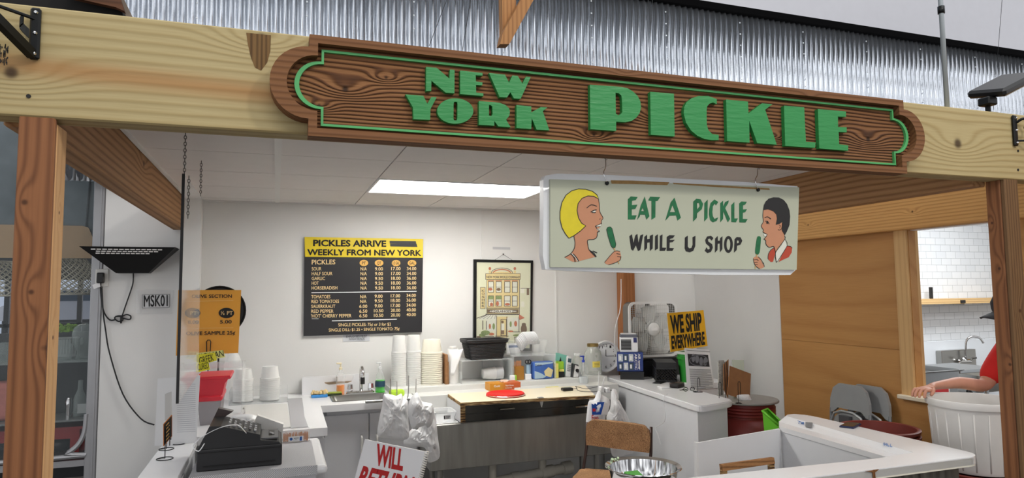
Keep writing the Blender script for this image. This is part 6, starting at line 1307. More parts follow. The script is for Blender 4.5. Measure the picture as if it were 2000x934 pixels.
# ------------------------------------------------------------------ left counters
t = thing('left_counter', 'narrow white counter along the left side carrying wire sign holders', 'counter', (-.48, 3.6, 0))
MB().bx(-.575, -.402, 2.75, 4.19, .866, .90, .003).build('top', CT, t); MB().bx(-.56, -.42, 2.78, 4.18, 0, .866).build('body', WHITE2, t)
MB().bx(-.43, -.40, 3.1, 3.62, .80, .862, .003).build('side_rail', WHITE, t)
t = thing('register_counter', 'white cabinet counter covered with grey mesh liner under the cash register', 'counter', (-.06, 3.8, 0))
MB().bx(-.37, .20, 3.52, 4.16, 0, .83).build('body', CABW, t)
MB().bx(-.375, .255, 3.50, 4.175, .828, .873, .02, None, 3).build('rounded_top', CT, t)
MB().bx(-.36, .06, 3.508, 3.522, .62, .80, .002).bx(.075, .19, 3.508, 3.522, .62, .80, .002).build('drawer', CABW, t)
ML = bpy.data.materials.new('grey_mesh_liner'); n = NT(ML); P = pos(n); x, y, z = n.xyz(P)
sq = n.m('MULTIPLY', n.m('SINE', n.m('MULTIPLY', x, 2*PI/.0085)), n.m('SINE', n.m('MULTIPLY', n.m('ADD', y, z), 2*PI/.0085)))
n.l(n.ramp(n.m('MULTIPLY_ADD', sq, .5, .5), [(.35, lin((122, 122, 126))), (.62, lin((214, 214, 216)))]), n.b.inputs['Base Color']); n.set(rough=.7); n.bump(sq, .5, .002)
MB().ext([(-.365, 3.492, .874), (.20, 3.492, .874), (.205, 4.09, .874), (-.365, 4.16, .874)], (0, 0, .004)).bx(-.365, .205, 3.488, 3.494, .835, .878).build('mesh_liner', ML, t, label='grey mesh liner')
pz = lambda x, y, z: at(370+x/5.369, 760+y/5.369, Z=z)
tag(MB().ext([pz(*q, .9215) for q in ((1030, 105), (1180, 95), (1196, 200), (1205, 290), (1245, 400), (1065, 415), (1050, 250))], (0, 0, .003)).build('mesh_strip', ML), 'strip of grey mesh liner lying on the left arm of the worktop', 'liner')
tag(MB().ext([pz(*q, .9215) for q in ((585, 330), (575, 178), (1022, 165), (1062, 412), (650, 440))], (0, 0, .008)).build('cutting_board', mat('pale_board', (216, 215, 210), .35, var=.02)), 'large pale cutting board on the left arm of the worktop', 'board')
# cash register
t = thing('cash_register', 'black cash register with sloped key deck on the mesh liner', 'cash register', (-.15, 3.7, .879))
pr5 = lambda x, y, Y=3.56: at(370+x/5.369, 760+y/5.369, Y=Y)
BR = mat('register_black', (30, 30, 32), .45, var=.06, bump=.15, bscale=500)
lo_ = [pr5(75, 640), pr5(972, 575), pr5(960, 770), pr5(70, 850)]; zlo = .8785
zf = (lo_[0].z+lo_[1].z)/2
RX0, RX1 = lo_[0].x, lo_[1].x
MB().bx(RX0, RX1, 3.56, 3.86, zlo, zf, .006, None, 2).build('cash_drawer', BR, t)
MB().bx(RX0+.03, RX1-.03, 3.556, 3.561, zlo+.02, zlo+.026).bx(RX0+.004, RX1-.004, 3.557, 3.565, zf-.018, zf-.014).build('drawer_line', mat('line_black', (8, 8, 9), .3), t)
pf = [pr5(85, 632), pr5(205, 402), pr5(235, 395), pr5(330, 395), pr5(740, 482), pr5(742, 540), pr5(940, 555), pr5(955, 578)]
for q in pf: q.z = max(q.z, zf)
pf[0].z = pf[-1].z = zf
MB().ext([(q.x, 3.565, q.z) for q in pf], (0, .285, 0)).build('body', BR, t)
sl_a, sl_b = Vector((pf[3].x, 0, pf[3].z)), Vector((pf[4].x, 0, pf[4].z)); dv = (sl_b-sl_a); ln_ = dv.length; dv.normalize(); up_ = Vector((-dv.z, 0, dv.x))
kk = MB(); kd = MB()
for r_ in range(4):
    for c_ in range(6):
        p0 = sl_a+dv*(ln_*(.15+c_*.135))+Vector((0, 3.61+r_*.055, 0)); q = [p0+up_*.002, p0+dv*.011+up_*.002, p0+dv*.011+Vector((0, .036, 0))+up_*.002, p0+Vector((0, .036, 0))+up_*.002]
        (kk if (r_+c_) % 4 else kd).ext(q, up_*.006)
kk.build('keys', mat('key_grey', (150, 152, 154), .4), t); kd.build('dark_keys', mat('key_dark', (70, 72, 74), .4), t)
MB().ext([Vector((q.x, 3.83, q.z)) for q in (pf[1], pf[2], pf[3], sl_a+dv*.03+up_*.035, Vector((pf[1].x+.02, 0, pf[1].z+.045)))], (0, .05, 0)).build('display_hood', mat('hood_smoke', (70, 58, 56), .2), t)
c = (pf[5]+pf[6])/2; MB().bx(pf[5].x+.004, pf[6].x-.004, 3.60, 3.82, pf[5].z-.004, pf[5].z+.002).build('printer_cover', mat('cover_grey', (104, 104, 106), .45), t)
MB().bx(c.x-.005, c.x+.022, 3.66, 3.78, pf[5].z+.002, pf[5].z+.004).build('paper_slot', BLACK, t); MB().tube([(c.x, 3.70, pf[5].z+.008), (c.x+.016, 3.67, pf[5].z+.008)], .005, 8).build('paper_spindle', mat('spindle', (200, 200, 200), .3), t)
MB().grid(lambda u, v: (pf[0].x-.0+.0+.215*u, 3.555+.015*v, zf+.052+.055*math.sin(min(1, u*1.15)*PI*.62)-.05*max(0, u-.85)/.15*.8), 16, 1, .002).build('white_strap', WHITE, t, True)
MB().tube(smooth_poly([(pf[0].x+.02, 3.57, zf+.06), (pf[0].x-.02, 3.57, zf+.02), (pf[0].x+.005, 3.56, zf-.005), (pf[0].x+.03, 3.557, zf+.03)], 4, False), .003, 6).build('white_loop', WHITE, t, True)
c = at(455, 818, Y=4.06); o = crumple(MB(), [(c.x-.02, c.z), (c.x+.05, c.z+.02), (c.x+.11, c.z+.012), (c.x+.16, c.z-.03), (c.x+.16, .90), (c.x-.03, .90)], 4.06, .03, .02, 4).build('crumpled_bag', BAG, smooth=30); tag(o, 'crumpled white paper bag behind the cash register keys', 'bag')
w_ = [pr5(*q, 3.93) for q in ((680, 350), (715, 278), (985, 372), (970, 410), (690, 420))]; w_[-1].z = .879; w_[-2].z = .879
tag(MB().ext(w_, (0, .05, .0)).build('folded_card', mat('card_white', (226, 225, 220), .6)), 'folded white card standing right of the cash register keys', 'card')
# toothpick box
c = at(552, 866, Z=.8785); d = at(607, 862, Z=.8785); ty = (c.y+d.y)/2
t = thing('toothpick_box', 'clear box of wooden toothpicks with white printed label on the mesh liner', 'box', (.1, ty, .8785))
MB().bx(c.x, d.x-.006, ty, ty+.07, .879, .945, .003).build('clear_case', glass('clear_case', (240, 240, 240), .12, .08), t)
b = MB()
for k in range(90): x = random.uniform(c.x+.004, d.x-.012); y = ty+random.uniform(.004, .06); b.tube([(x, y, .882), (x+random.uniform(-.003, .003), y, .925+random.uniform(-.008, .004))], .0019, 4)
b.build('toothpicks', mat('pick_wood', (206, 150, 110), .7, var=.2, vscale=50), t, kind='stuff')
MB().bx(c.x+.03, d.x-.04, ty-.0015, ty, .884, .912).build('label_panel', PAPER, t)
b = MB(); b.lathe([(0, 0), (.008, 0), (.008, .001), (0, .001)], (c.x+.045, ty-.002, .898), 14, M=Matrix.Rotation(PI/2, 3, 'X')); b.bx(d.x-.06, d.x-.048, ty-.0025, ty-.0015, .886, .908); b.build('blue_print', mat('print_blue', (30, 90, 170), .5), t)
b = MB(); b.bx(c.x+.06, d.x-.065, ty-.0025, ty-.0015, .9, .9035).bx(c.x+.065, d.x-.075, ty-.0025, ty-.0015, .893, .895); b.build('grey_print', GREY, t)
# ------------------------------------------------------------------ hung sneeze guard
PX = -.40
gd = thing('sneeze_guard', 'tall clear acrylic guard hung on chains over the left counter', 'guard', (PX, 3.7, 1.25))
MB().ext([(PX, 3.285, 1.245), (PX, 3.285, 2.252), (PX, 4.03, 2.252), (PX, 4.10, 1.28)], (.006, 0, 0)).build('sheet', glass('guard_acrylic', (228, 232, 232), .16, .06, .5, .25), gd)
MB().bx(PX-.003, PX+.009, 3.279, 3.286, 1.245, 2.256).build('dark_edge', mat('edge_black', (28, 28, 30), .4), gd, label='black taped edge')
def chain(p, q, n_, name, label):
    p, q = Vector(p), Vector(q); m_ = MB(); L = (q-p).length/n_
    for k in range(n_):
        c = p+(q-p)*((k+.5)/n_); d = (q-p).normalized(); s_ = Vector((1, 0, 0)) if k % 2 else Vector((0, 1, 0)); s_ = (s_-d*s_.dot(d)).normalized()
        m_.tube([c+d*(L*.66*math.cos(a_*PI/4))+s_*(L*.36*math.sin(a_*PI/4)) for a_ in range(8)], .0018, 5, True)
    o = m_.build(name, mat('chain_zinc', (112, 110, 106), .35, .8), smooth=True); return tag(o, label, 'chain')
c0 = at(363, 250, Y=3.30)
chain((PX+.003, 3.31, 2.449), (PX+.003, 3.31, 2.255), 13, 'hanging_chain', 'front chain holding the near end of the clear guard')
chain((PX+.003, 4.00, 2.449), (PX+.003, 4.0, 2.254), 13, 'hanging_chain', 'rear chain holding the far end of the clear guard')
chain((PX+.022, 3.31, 2.25), (PX+.022, 3.31, 2.06), 13, 'chain_tail', 'loose chain tail dangling beside the top of the clear guard')
# ------------------------------------------------------------------ things on the left counters behind the guard
YS2 = 4.14
t = thing('paper_sheet', 'large white printed sheet standing upright on the left counter', 'sheet', (-.48, YS2, .90))
pp_ = P3([(308, 740), (391, 733), (384, 845), (302, 860)], YS2); pp_[2].z = .902; pp_[3].z = .902
MB().ext(pp_, (0, .002, 0)).build('sheet', PAPER, t)
b = MB()
for k in range(24): y_ = 752+k*4; b.flat([pxY([(346, y_), (382, y_-2), (382, y_-1.2), (346, y_+.8)], YS2)], YF(YS2), .0005)
b.build('text_lines', mat('faint_ink', (190, 190, 196), .8), t)
def sgn_card(label, pts, Y, face, lines=True):
    t = thing('price_card', label, 'card', at(*pts[3], Y=Y)); return t
c = at(322, 897, Z=.90); holder('sign_holder', 'front wire holder with the small black chalk card on the left counter', c.x, c.y, .90, h=.16, r=.038)
t = thing('chalk_card', 'small black card with orange edge held in the front wire holder', 'card', (c.x, c.y, .95))
q = [at(320, 829, Y=c.y-.003), at(336, 811, Y=c.y+.05), at(336, 852, Y=c.y+.05), at(320, 871, Y=c.y-.003)]
MB().ext(q, (-.002, -.0015, 0)).build('card', mat('card_black', (34, 30, 26), .5), t)
m_ = MB()
for i in range(4): m_.tube([q[i]+Vector((-.001, -.001, 0)), q[(i+1) % 4]+Vector((-.001, -.001, 0))], .0022, 4)
m_.build('orange_edge', mat('edge_orange', (190, 110, 40), .5), t)
m_ = MB()
for k in range(5):
    v = .15+k*.17; a_, b_ = q[0].lerp(q[3], v), q[1].lerp(q[2], v); m_.tube([a_.lerp(b_, .2)+Vector((.003, -.004, 0)), a_.lerp(b_, .55+.08*(k % 3))+Vector((.003, -.004, 0))], .0022, 4)
m_.build('chalk_marks', mat('chalk_orange', (196, 150, 80), .7), t)
c = at(325, 878, Z=.90); holder('sign_holder', 'middle wire holder with the curled paper slip on the left counter', c.x, c.y, .90, h=.12, r=.036)
q = P3([(322, 770), (334, 765), (335, 815), (322, 822)], c.y+.02); tag(MB().ext(q, (.002, .001, 0)).build('paper_slip', mat('slip_grey', (206, 204, 200), .8)), 'curled grey paper slip in the middle wire holder', 'paper')
c = at(350, 867, Z=.90); holder('sign_holder', 'rear wire holder with tall empty clip by the white sheet', c.x, c.y, .90, h=.20, r=.033)
# red-lidded tote, acrylic bin, flavour cards, olive price sign
x0, x1 = at(388, 780, Y=4.55).x, at(432, 780, Y=4.55).x
t = thing('tote_tub', 'grey tub with a big red lid behind the clear guard', 'tub', ((x0+x1)/2, 4.65, ZC))
MB()._add([Vector(v) for v in ((x0+.01, 4.56, ZC), (x1-.01, 4.56, ZC), (x1-.01, 4.85, ZC), (x0+.01, 4.85, ZC), (x0-.005, 4.54, 1.065), (x1, 4.54, 1.065), (x1, 4.87, 1.065), (x0-.005, 4.87, 1.065))], [(0, 1, 2, 3), (0, 1, 5, 4), (1, 2, 6, 5), (2, 3, 7, 6), (3, 0, 4, 7), (4, 5, 6, 7)]).build('tub_body', mat('tub_grey', (150, 146, 148), .5), t)
MB().bx(x0-.02, x1+.008, 4.525, 4.88, 1.066, 1.10, .008).ext([(x0-.015, 4.54, 1.10), (x1+.005, 4.54, 1.10), (x1+.02, 4.54, 1.17), (x1+.045, 4.54, 1.20), (x0-.015, 4.54, 1.20)], (0, .3, 0)).bx(x0-.02, x1+.055, 4.53, 4.86, 1.195, 1.215, .006).build('lid', mat('lid_red', (214, 44, 60), .4), t)
t = thing('acrylic_bin', 'clear acrylic bin behind the red lid with yellow cards on its top', 'bin', (-.25, 4.9, ZC))
MB().bx(-.50, -.19, 4.94, 4.945, ZC, 1.27).bx(-.19, -.185, 4.50, 4.945, ZC, 1.27).ext([(-.52, 4.50, 1.30), (-.185, 4.50, 1.30), (-.185, 4.56, 1.26), (-.52, 4.56, 1.26)], (0, 0, .005)).build('bin_sheets', CLEAR, t)
MB().lathe([(0, 0), (.006, 0), (.006, .006), (0, .008)], (-.183, 4.6, 1.0), 8, M=Matrix.Rotation(PI/2, 3, 'Y')).build('bolt', STEEL, t)
yc_ = [mat('card_pale_yellow', (236, 232, 140), .7), mat('card_yellow', (230, 220, 50), .7), mat('card_lemon', (234, 224, 40), .7)]
for k, (pts, word, a_, b_, u_, lab) in enumerate((
   ([(383, 690), (436, 684), (440, 698), (388, 706)], 'SICILIAN', (387, 704), (437, 696), (386, 692), 'rearmost pale yellow flavour card, behind two brighter cards'),
   ([(384, 693), (420, 689), (424, 704), (384, 716)], 'GREEK', (390, 712), (418, 704), (388, 699), 'middle bright yellow flavour card between two others'),
   ([(383, 710), (407, 706), (410, 722), (383, 728)], 'CURED', (386, 724), (408, 719), (385, 712), 'frontmost bright yellow flavour card on the clear bin'))):
    Y_ = 4.49-.012*k; t = thing('flavour_card', lab, 'card', at(*pts[3], Y=Y_)); MB().ext(P3(pts, Y_), (0, .0015, 0)).build('card', yc_[k], t)
    x_ = MB(); a, b, u = at(*a_, Y=Y_-.0006), at(*b_, Y=Y_-.0006), at(*u_, Y=Y_-.0006); x_.text(word, a, b, u-a, (0, -1, 0), .0, .0006); x_.build('lettering', INK, t)
YO = 4.97
k6 = (3.736, 340, 550)
o6 = lambda x, y, Y=YO: at(340+x/3.736, 550+y/3.736, Y=Y)
t = thing('olive_price_sign', 'orange olive price sign standing behind the clear guard', 'sign', o6(270, 530))
MB().ext([o6(30, 62), o6(490, 62), o6(468, 522), o6(12, 542)], (0, .006, 0)).build('panel', mat('olive_orange', (216, 152, 46), .5, var=.03), t)
x_ = MB()
def otext(s_, x0, y0, x1, y1, h, bold=.015): x_.text(s_, o6(x0, y0, YO-.001), o6(x1, y1, YO-.001), (0, 0, (o6(x0, y0-h)-o6(x0, y0)).z), (0, -1, 0), bold, .0006)
otext('OLIVE SECTION', 128, 120, 422, 118, 24); otext('5.00', 335, 307, 420, 306, 25); otext('8.00', 100, 309, 178, 308, 25); otext('OLIVE SAMPLE 25¢', 88, 392, 446, 386, 26)
x_.build('lettering', INK, t)
for cx_ in (382, 135): MB().flat([[(q.x, q.z) for q in (o6(cx_+57*math.cos(k*PI/14), 230+38*math.sin(k*PI/14), YO-.001) for k in range(28))]], YF(YO), .0012).build('size_oval', INK, t)
x_ = MB(); oc = mat('olive_cream', (222, 190, 130), .6)
def otext2(s_, x0, y0, x1, h): x_.text(s_, o6(x0, y0, YO-.0022), o6(x1, y0, YO-.0022), (0, 0, (o6(x0, y0-h)-o6(x0, y0)).z), (0, -1, 0), .015, .0006)
otext2('½ PT', 340, 243, 428, 27); otext2('PT', 118, 243, 166, 27); x_.build('size_lettering', oc, t)
m_ = MB()
for y_ in (140, 338): m_.tube([o6(40, y_+5, YO-.001), o6(432, y_, YO-.001)], .0012, 4)
m_.build('dividing_lines', oc, t)
MB().tube([o6(238, 545, YO-.006), o6(236, 440, YO-.006), o6(245, 428, YO-.006), o6(262, 428, YO-.006), o6(268, 440, YO-.006), o6(262, 520, YO-.006)], .003, 6).tube([o6(250, 520, YO+.012), (o6(250, 520).x, YO+.012, ZC)], .004, 6).build('wire_clip', BLACKM, t)
c = o6(330, 215, 5.02); t = thing('round_tray', 'black round tray standing behind the olive price sign', 'tray', (c.x, 5.02, ZC))
MB().lathe([(0, 0), (.16, 0), (.172, .012), (.166, .014), (.155, .005), (0, .005)], (c.x, 5.02, c.z), 40, M=Matrix.Rotation(PI/2, 3, 'X')).build('disc', BLACK, t); MB().tube([(c.x, 5.026, c.z-.1), (c.x, 5.03, ZC)], .006, 6).build('prop', BLACKM, t)
t = thing('white_jug', 'white plastic jug shape standing behind the acrylic bin', 'jug', (-.2, 5.52, ZC))
MB().lathe([(0, 0), (.062, 0), (.065, .02), (.065, .26), (.04, .33), (.025, .345), (.025, .37), (0, .37)], (-.30, 5.61, ZC), 20).build('jug_body', CUPS, t, 40)
cu_ = None
tub_stack(475, 12, .068, .085, .0135, CUPS, ('upturned clear cup within the left of two short stacks', 'topmost upturned clear cup of the left short stack', 'portion_cup', 'cups in the left short stack'), 5.39, ZC+.012)
tub_stack(527, 12, .068, .095, .0135, CUPS, ('upturned clear cup within the right of two short stacks', 'topmost upturned clear cup of the right short stack', 'portion_cup', 'cups in the right short stack'), 5.39, ZC+.012)
a, b = at(447, 780, Y=5.27).x, at(562, 780, Y=5.27).x
t = thing('clear_tray', 'low clear tray holding the two short cup stacks', 'tray', ((a+b)/2, 5.22, ZC))
MB().bx(a, b, 5.27, 5.51, ZC+.0005, ZC+.006).bx(a, b, 5.27, 5.274, ZC, ZC+.10).bx(a, b, 5.506, 5.51, ZC+.0005, ZC+.1).bx(a, a+.004, 5.27, 5.51, ZC, ZC+.1).bx(b-.004, b, 5.27, 5.51, ZC, ZC+.1).build('tray_sheets', CLEAR, t)
# ------------------------------------------------------------------ will-return sign
YW2 = 3.35; f8 = (4.815, 680, 740); w8 = lambda x, y, Y=YW2: at(680+x/4.815, 740+y/4.815, Y=Y)
t = thing('will_return_sign', 'tilted white sign with big red letters and a coiled cord along its side', 'sign', (w8(400, 900).x, YW2, 0))
dn = (w8(740, 690)-w8(160, 572)); sd = Vector((dn.z, 0, -dn.x)).normalized()*(-1 if dn.x < 0 else 1)
pa, pb = w8(160, 572), w8(742, 690); dwn = (w8(60, 950)-pa)*1.5
MB().ext([pa, pb, pb+dwn, pa+dwn], (0, .012, 0)).build('panel', mat('sign_white', (226, 226, 228), .35, var=.01), t)
x_ = MB(); Yq = YW2-.0012
def w8t(s_, p0, p1, pu, bold=.04): a, b, u = w8(*p0, Yq), w8(*p1, Yq), w8(*pu, Yq); x_.text(s_, a, b, u-a, (0, -1, 0), bold, .0008)
w8t('WILL', (252, 803), (512, 858), (272, 618)); w8t('RETURN', (70, 1015), (560, 1120), (140, 828))
x_.build('lettering', mat('sign_red', (176, 26, 28), .45, var=.05), t)
edge = [pb.lerp(pb+dwn, k/160)+Vector((.0, .006, 0)) for k in range(161)]; exv = dn.normalized()
MB().tube([p+exv*(.012*math.cos(k*1.05))+Vector((0, .014*math.sin(k*1.05), 0)) for k, p in enumerate(edge)], .0035, 6).build('coiled_cord', mat('cord_white', (226, 222, 214), .6), t, True)
mid = (pa+pb)/2+dwn*.9; MB().tube([(mid.x, YW2+.02, mid.z+.15), (mid.x, YW2+.02, .02)], .014, 10).build('pole', STEEL, t, True); MB().lathe([(0, 0), (.15, 0), (.15, .015), (.02, .03), (0, .03)], (mid.x, YW2+.02, 0), 24).build('base', BLACK, t, 40)
# ------------------------------------------------------------------ kitchen beyond the hatch
TL = bpy.data.materials.new('white_subway_tile'); n = NT(TL); P = pos(n); x, y, z = n.xyz(P)
br = n.n('ShaderNodeTexBrick'); br.inputs['Scale'].default_value = 1; br.inputs['Brick Width'].default_value = .155; br.inputs['Row Height'].default_value = .0785; br.inputs['Mortar Size'].default_value = .0022
br.inputs['Color1'].default_value = lin((236, 238, 240)); br.inputs['Color2'].default_value = lin((228, 231, 234)); br.inputs['Mortar'].default_value = lin((176, 180, 182))
n.l(n.comb(x, z, 0), br.inputs['Vector']); n.l(br.outputs['Color'], n.b.inputs['Base Color']); n.set(rough=.15)
struct(MB().bx(4.0, 9.6, 5.7, 5.8, 1.09, 2.9).build('wall_kitchen', TL), 'white subway tiled kitchen wall seen through the hatch', 'wall')
struct(MB().bx(4.0, 9.6, 5.695, 5.8, 0, 1.09).build('wall_kitchen_panel', mat('kitchen_panel', (226, 230, 234), .35, var=.01)), 'smooth white lower panel of the kitchen wall', 'wall')
struct(MB().bx(9.6, 9.7, 3.3, 5.8, 0, 2.9).build('wall_kitchen_side', WALL), 'white far side wall of the kitchen', 'wall')
struct(MB().bx(4.0, 9.7, 3.3, 5.8, 2.9, 2.95).build('ceiling_kitchen', WALL), 'white kitchen ceiling', 'ceiling')
t = thing('wall_shelf', 'pale wooden shelf on the tiled kitchen wall', 'shelf', (7.0, 5.55, 1.5))
zs = at(1850, 589, Y=5.45).z
MB().bx(5.2, 8.6, 5.44, 5.69, zs-.028, zs+.028, .002).build('board', wood('shelf_pine', (224, 190, 136), (176, 132, 84), 'X', 36, .5, .8), t)
for px in (1880,): xx = at(px, 590, Y=5.44).x; MB().bx(xx-.035, xx+.035, 5.43, 5.441, zs-.02, zs+.012).bx(xx-.03, xx+.03, 5.441, 5.69, zs-.036, zs-.028).build('bracket', BLACK, t)
xx = at(1824, 577, Y=5.6).x; tag(MB().bx(xx-.015, xx+.018, 5.62, 5.65, zs+.0285, zs+.16, .004).build('black_box', BLACK), 'narrow black box standing on the pale kitchen shelf', 'box')
t = thing('hand_wash_sink', 'wall-mounted steel hand sink with gooseneck tap in the kitchen', 'sink', (7.35, 5.5, .75))
q0, q1 = at(1842, 686, Y=5.6), at(1911, 716, Y=5.6)
hx0, hx1, hz1 = q0.x, q1.x, q0.z
MB().bx(hx0, hx1, 5.62, 5.69, hz1-.27, hz1, .004).build('backsplash', STEEL, t)
hx = MB(); hr = lambda d, z: [(x, y, z) for x, y in ring(hx0+.02+d, hx1+.1-d, 5.22+d, 5.62-d, .04, 4)]
loft(hx, [hr(.03, hz1-.42), hr(0, hz1-.26), hr(0, hz1-.235), hr(.02, hz1-.235), hr(.05, hz1-.40)]); hx.build('basin', STEEL, t, 40)
fx = at(1886, 690, Y=5.58).x; fz_ = hz1-.12
MB().bx(fx-.10, fx+.10, 5.58, 5.61, fz_-.025, fz_+.015, .008).build('tap_body', CHROME, t)
for d in (-.08, .08): MB().tube([(fx+d, 5.59, fz_), (fx+d, 5.56, fz_+.03), (fx+d*1.3, 5.53, fz_+.035)], .012, 8).build('tap_handle', CHROME, t)
MB().tube(smooth_poly([(fx, 5.58, fz_), (fx, 5.57, fz_+.2), (fx+.04, 5.54, fz_+.27), (fx+.12, 5.50, fz_+.26), (fx+.155, 5.48, fz_+.20)], 5, False), .012, 8).build('spout', CHROME, t, True)
t = thing('prep_sink', 'large steel kitchen sink with a label on its side, nearer the hatch', 'sink', (5.8, 4.8, 0))
s0 = at(1790, 722, Y=4.6); s1 = at(1872, 735, Y=4.6)
KS = mat('kitchen_steel', (176, 180, 182), .3, .85, var=.05)
pr_r = lambda d, z: [(x, y, z) for x, y in ring(5.30+d, 6.06-d, 4.55+d, 5.10-d, .03, 4)]
m_ = MB(); loft(m_, [pr_r(.02, .93), pr_r(0, .945), pr_r(.035, .945), pr_r(.05, .70)]); m_.build('rim_and_bowl', KS, t, 40)
MB().bx(5.50, 5.98, 4.60, 4.62, .62, .90).bx(5.50, 5.98, 4.60, 5.05, .60, .62).bx(5.97, 5.99, 4.60, 5.05, .60, .90).build('apron', KS, t)
MB().bx(5.30, 5.34, 4.95, 5.10, .945, 1.14, .01).build('splash_end', KS, t); MB().bx(6.06, 6.6, 4.62, 5.10, .90, .93, .004).build('drainboard', KS, t)
for x in (5.4, 6.5): MB().tube([(x, 4.7, 0), (x, 4.7, .9)], .02, 8).build('leg', KS, t)
lx = at(1838, 755, Y=4.6); MB().bx(lx.x-.10, lx.x+.10, 4.595, 4.601, lx.z-.075, lx.z+.075).build('label_card', PAPER, t)
b = MB(); b.bx(lx.x-.085, lx.x+.085, 4.5935, 4.5955, lx.z-.065, lx.z-.015); b.build('red_band', mat('label_red', (196, 40, 44), .5), t)
b = MB(); b.text('Detergent Fill Line', (lx.x-.09, 4.594, lx.z+.02), (lx.x+.09, 4.594, lx.z+.02), (0, 0, .03), (0, -1, 0), 0, .0006); b.build('lettering', mat('label_blue_ink', (60, 70, 110), .6), t)
MB().tube(smooth_poly([(6.1, 4.8, .85), (6.2, 4.7, .6), (6.32, 4.75, .5), (6.25, 4.7, .72), (6.4, 4.75, .6), (6.35, 4.9, .4)], 5, False), .014, 6).build('hose', BLACK, t, True)
t = thing('splash_guard', 'steel upright at the left edge of the kitchen view', 'panel', (6.0, 5.4, 0)); c = at(1786, 690, Y=5.3)
MB().ext([(c.x-.2, 5.3, c.z+.12), (c.x+.05, 5.3, c.z+.03), (c.x+.05, 5.3, c.z-.12), (c.x-.2, 5.3, c.z-.12)], (0, .03, 0)).build('sheet', KS, t); MB().bx(c.x-.18, c.x+.02, 5.3, 5.6, 0, c.z-.12).build('stand', KS, t)
# ------------------------------------------------------------------ person reaching over the hatch sill
def skin_mesh(name, joints, edges, root, m, parent=None, sub=2, smooth=True):
    keys = list(joints); me = bpy.data.meshes.new(name); me.from_pydata([joints[k][0] for k in keys], [(keys.index(a), keys.index(b)) for a, b in edges], [])
    o = bpy.data.objects.new(name, me); COL.objects.link(o); md = o.modifiers.new('s', 'SKIN'); md.use_smooth_shade = True
    for i, k in enumerate(keys):
        r_ = joints[k][1]; r_ = r_ if isinstance(r_, tuple) else (r_, r_); me.skin_vertices[0].data[i].radius = r_; me.skin_vertices[0].data[i].use_root = (k == root)
    o.modifiers.new('u', 'SUBSURF').levels = sub
    dg = bpy.context.evaluated_depsgraph_get(); ev = o.evaluated_get(dg); m2 = bpy.data.meshes.new_from_object(ev)
    bm = bmesh.new(); bm.from_mesh(m2); bpy.data.objects.remove(o); mb = MB(); mb.bm.free(); mb.bm = bm
    return mb.build(name, m, parent, smooth)
SKN = mat('skin', (196, 140, 116), .55, var=.05, vscale=20)
V3 = lambda *a: Vector(a)
J = {'pelvis': (V3(4.46, 2.86, .92), (.15, .11)), 'waist': (V3(4.44, 2.85, 1.05), (.14, .10)), 'chest': (V3(4.38, 2.83, 1.24), (.16, .11)), 'neck': (V3(4.31, 2.80, 1.41), .055), 'head0': (V3(4.235, 2.815, 1.47), .075), 'head1': (V3(4.19, 2.83, 1.55), .092), 'head2': (V3(4.19, 2.83, 1.63), .07)}
J.update({'shL': (V3(4.32, 2.99, 1.32), .062), 'elL': (V3(4.14, 3.00, 1.10), .043), 'foL': (V3(3.85, 2.95, 1.145), .037), 'wrL': (V3(3.605, 2.919, 1.142), (.031, .022)), 'paL': (V3(3.543, 2.904, 1.136), (.042, .016)), 'knL': (V3(3.501, 2.890, 1.130), (.044, .014))})
J.update({'shR': (V3(4.38, 2.66, 1.32), .062), 'elR': (V3(4.45, 2.60, 1.07), .043), 'wrR': (V3(4.36, 2.62, .86), (.031, .022)), 'paR': (V3(4.34, 2.625, .80), (.042, .018)), 'knR': (V3(4.335, 2.63, .765), (.043, .014))})
for s_, y in (('L', .09), ('R', -.09)): J.update({'hip'+s_: (V3(4.47, 2.86+y, .84), .095), 'kne'+s_: (V3(4.44, 2.86+y*1.1, .47), .06), 'ank'+s_: (V3(4.47, 2.86+y*1.1, .09), .042), 'toe'+s_: (V3(4.32, 2.86+y*1.3, .035), (.045, .03))})
E_ = [('pelvis', 'waist'), ('waist', 'chest'), ('chest', 'neck'), ('neck', 'head0'), ('head0', 'head1'), ('head1', 'head2'), ('chest', 'shL'), ('shL', 'elL'), ('elL', 'foL'), ('foL', 'wrL'), ('wrL', 'paL'), ('paL', 'knL'), ('chest', 'shR'), ('shR', 'elR'), ('elR', 'wrR'), ('wrR', 'paR'), ('paR', 'knR')]
for s_ in 'LR': E_ += [('pelvis', 'hip'+s_), ('hip'+s_, 'kne'+s_), ('kne'+s_, 'ank'+s_), ('ank'+s_, 'toe'+s_)]
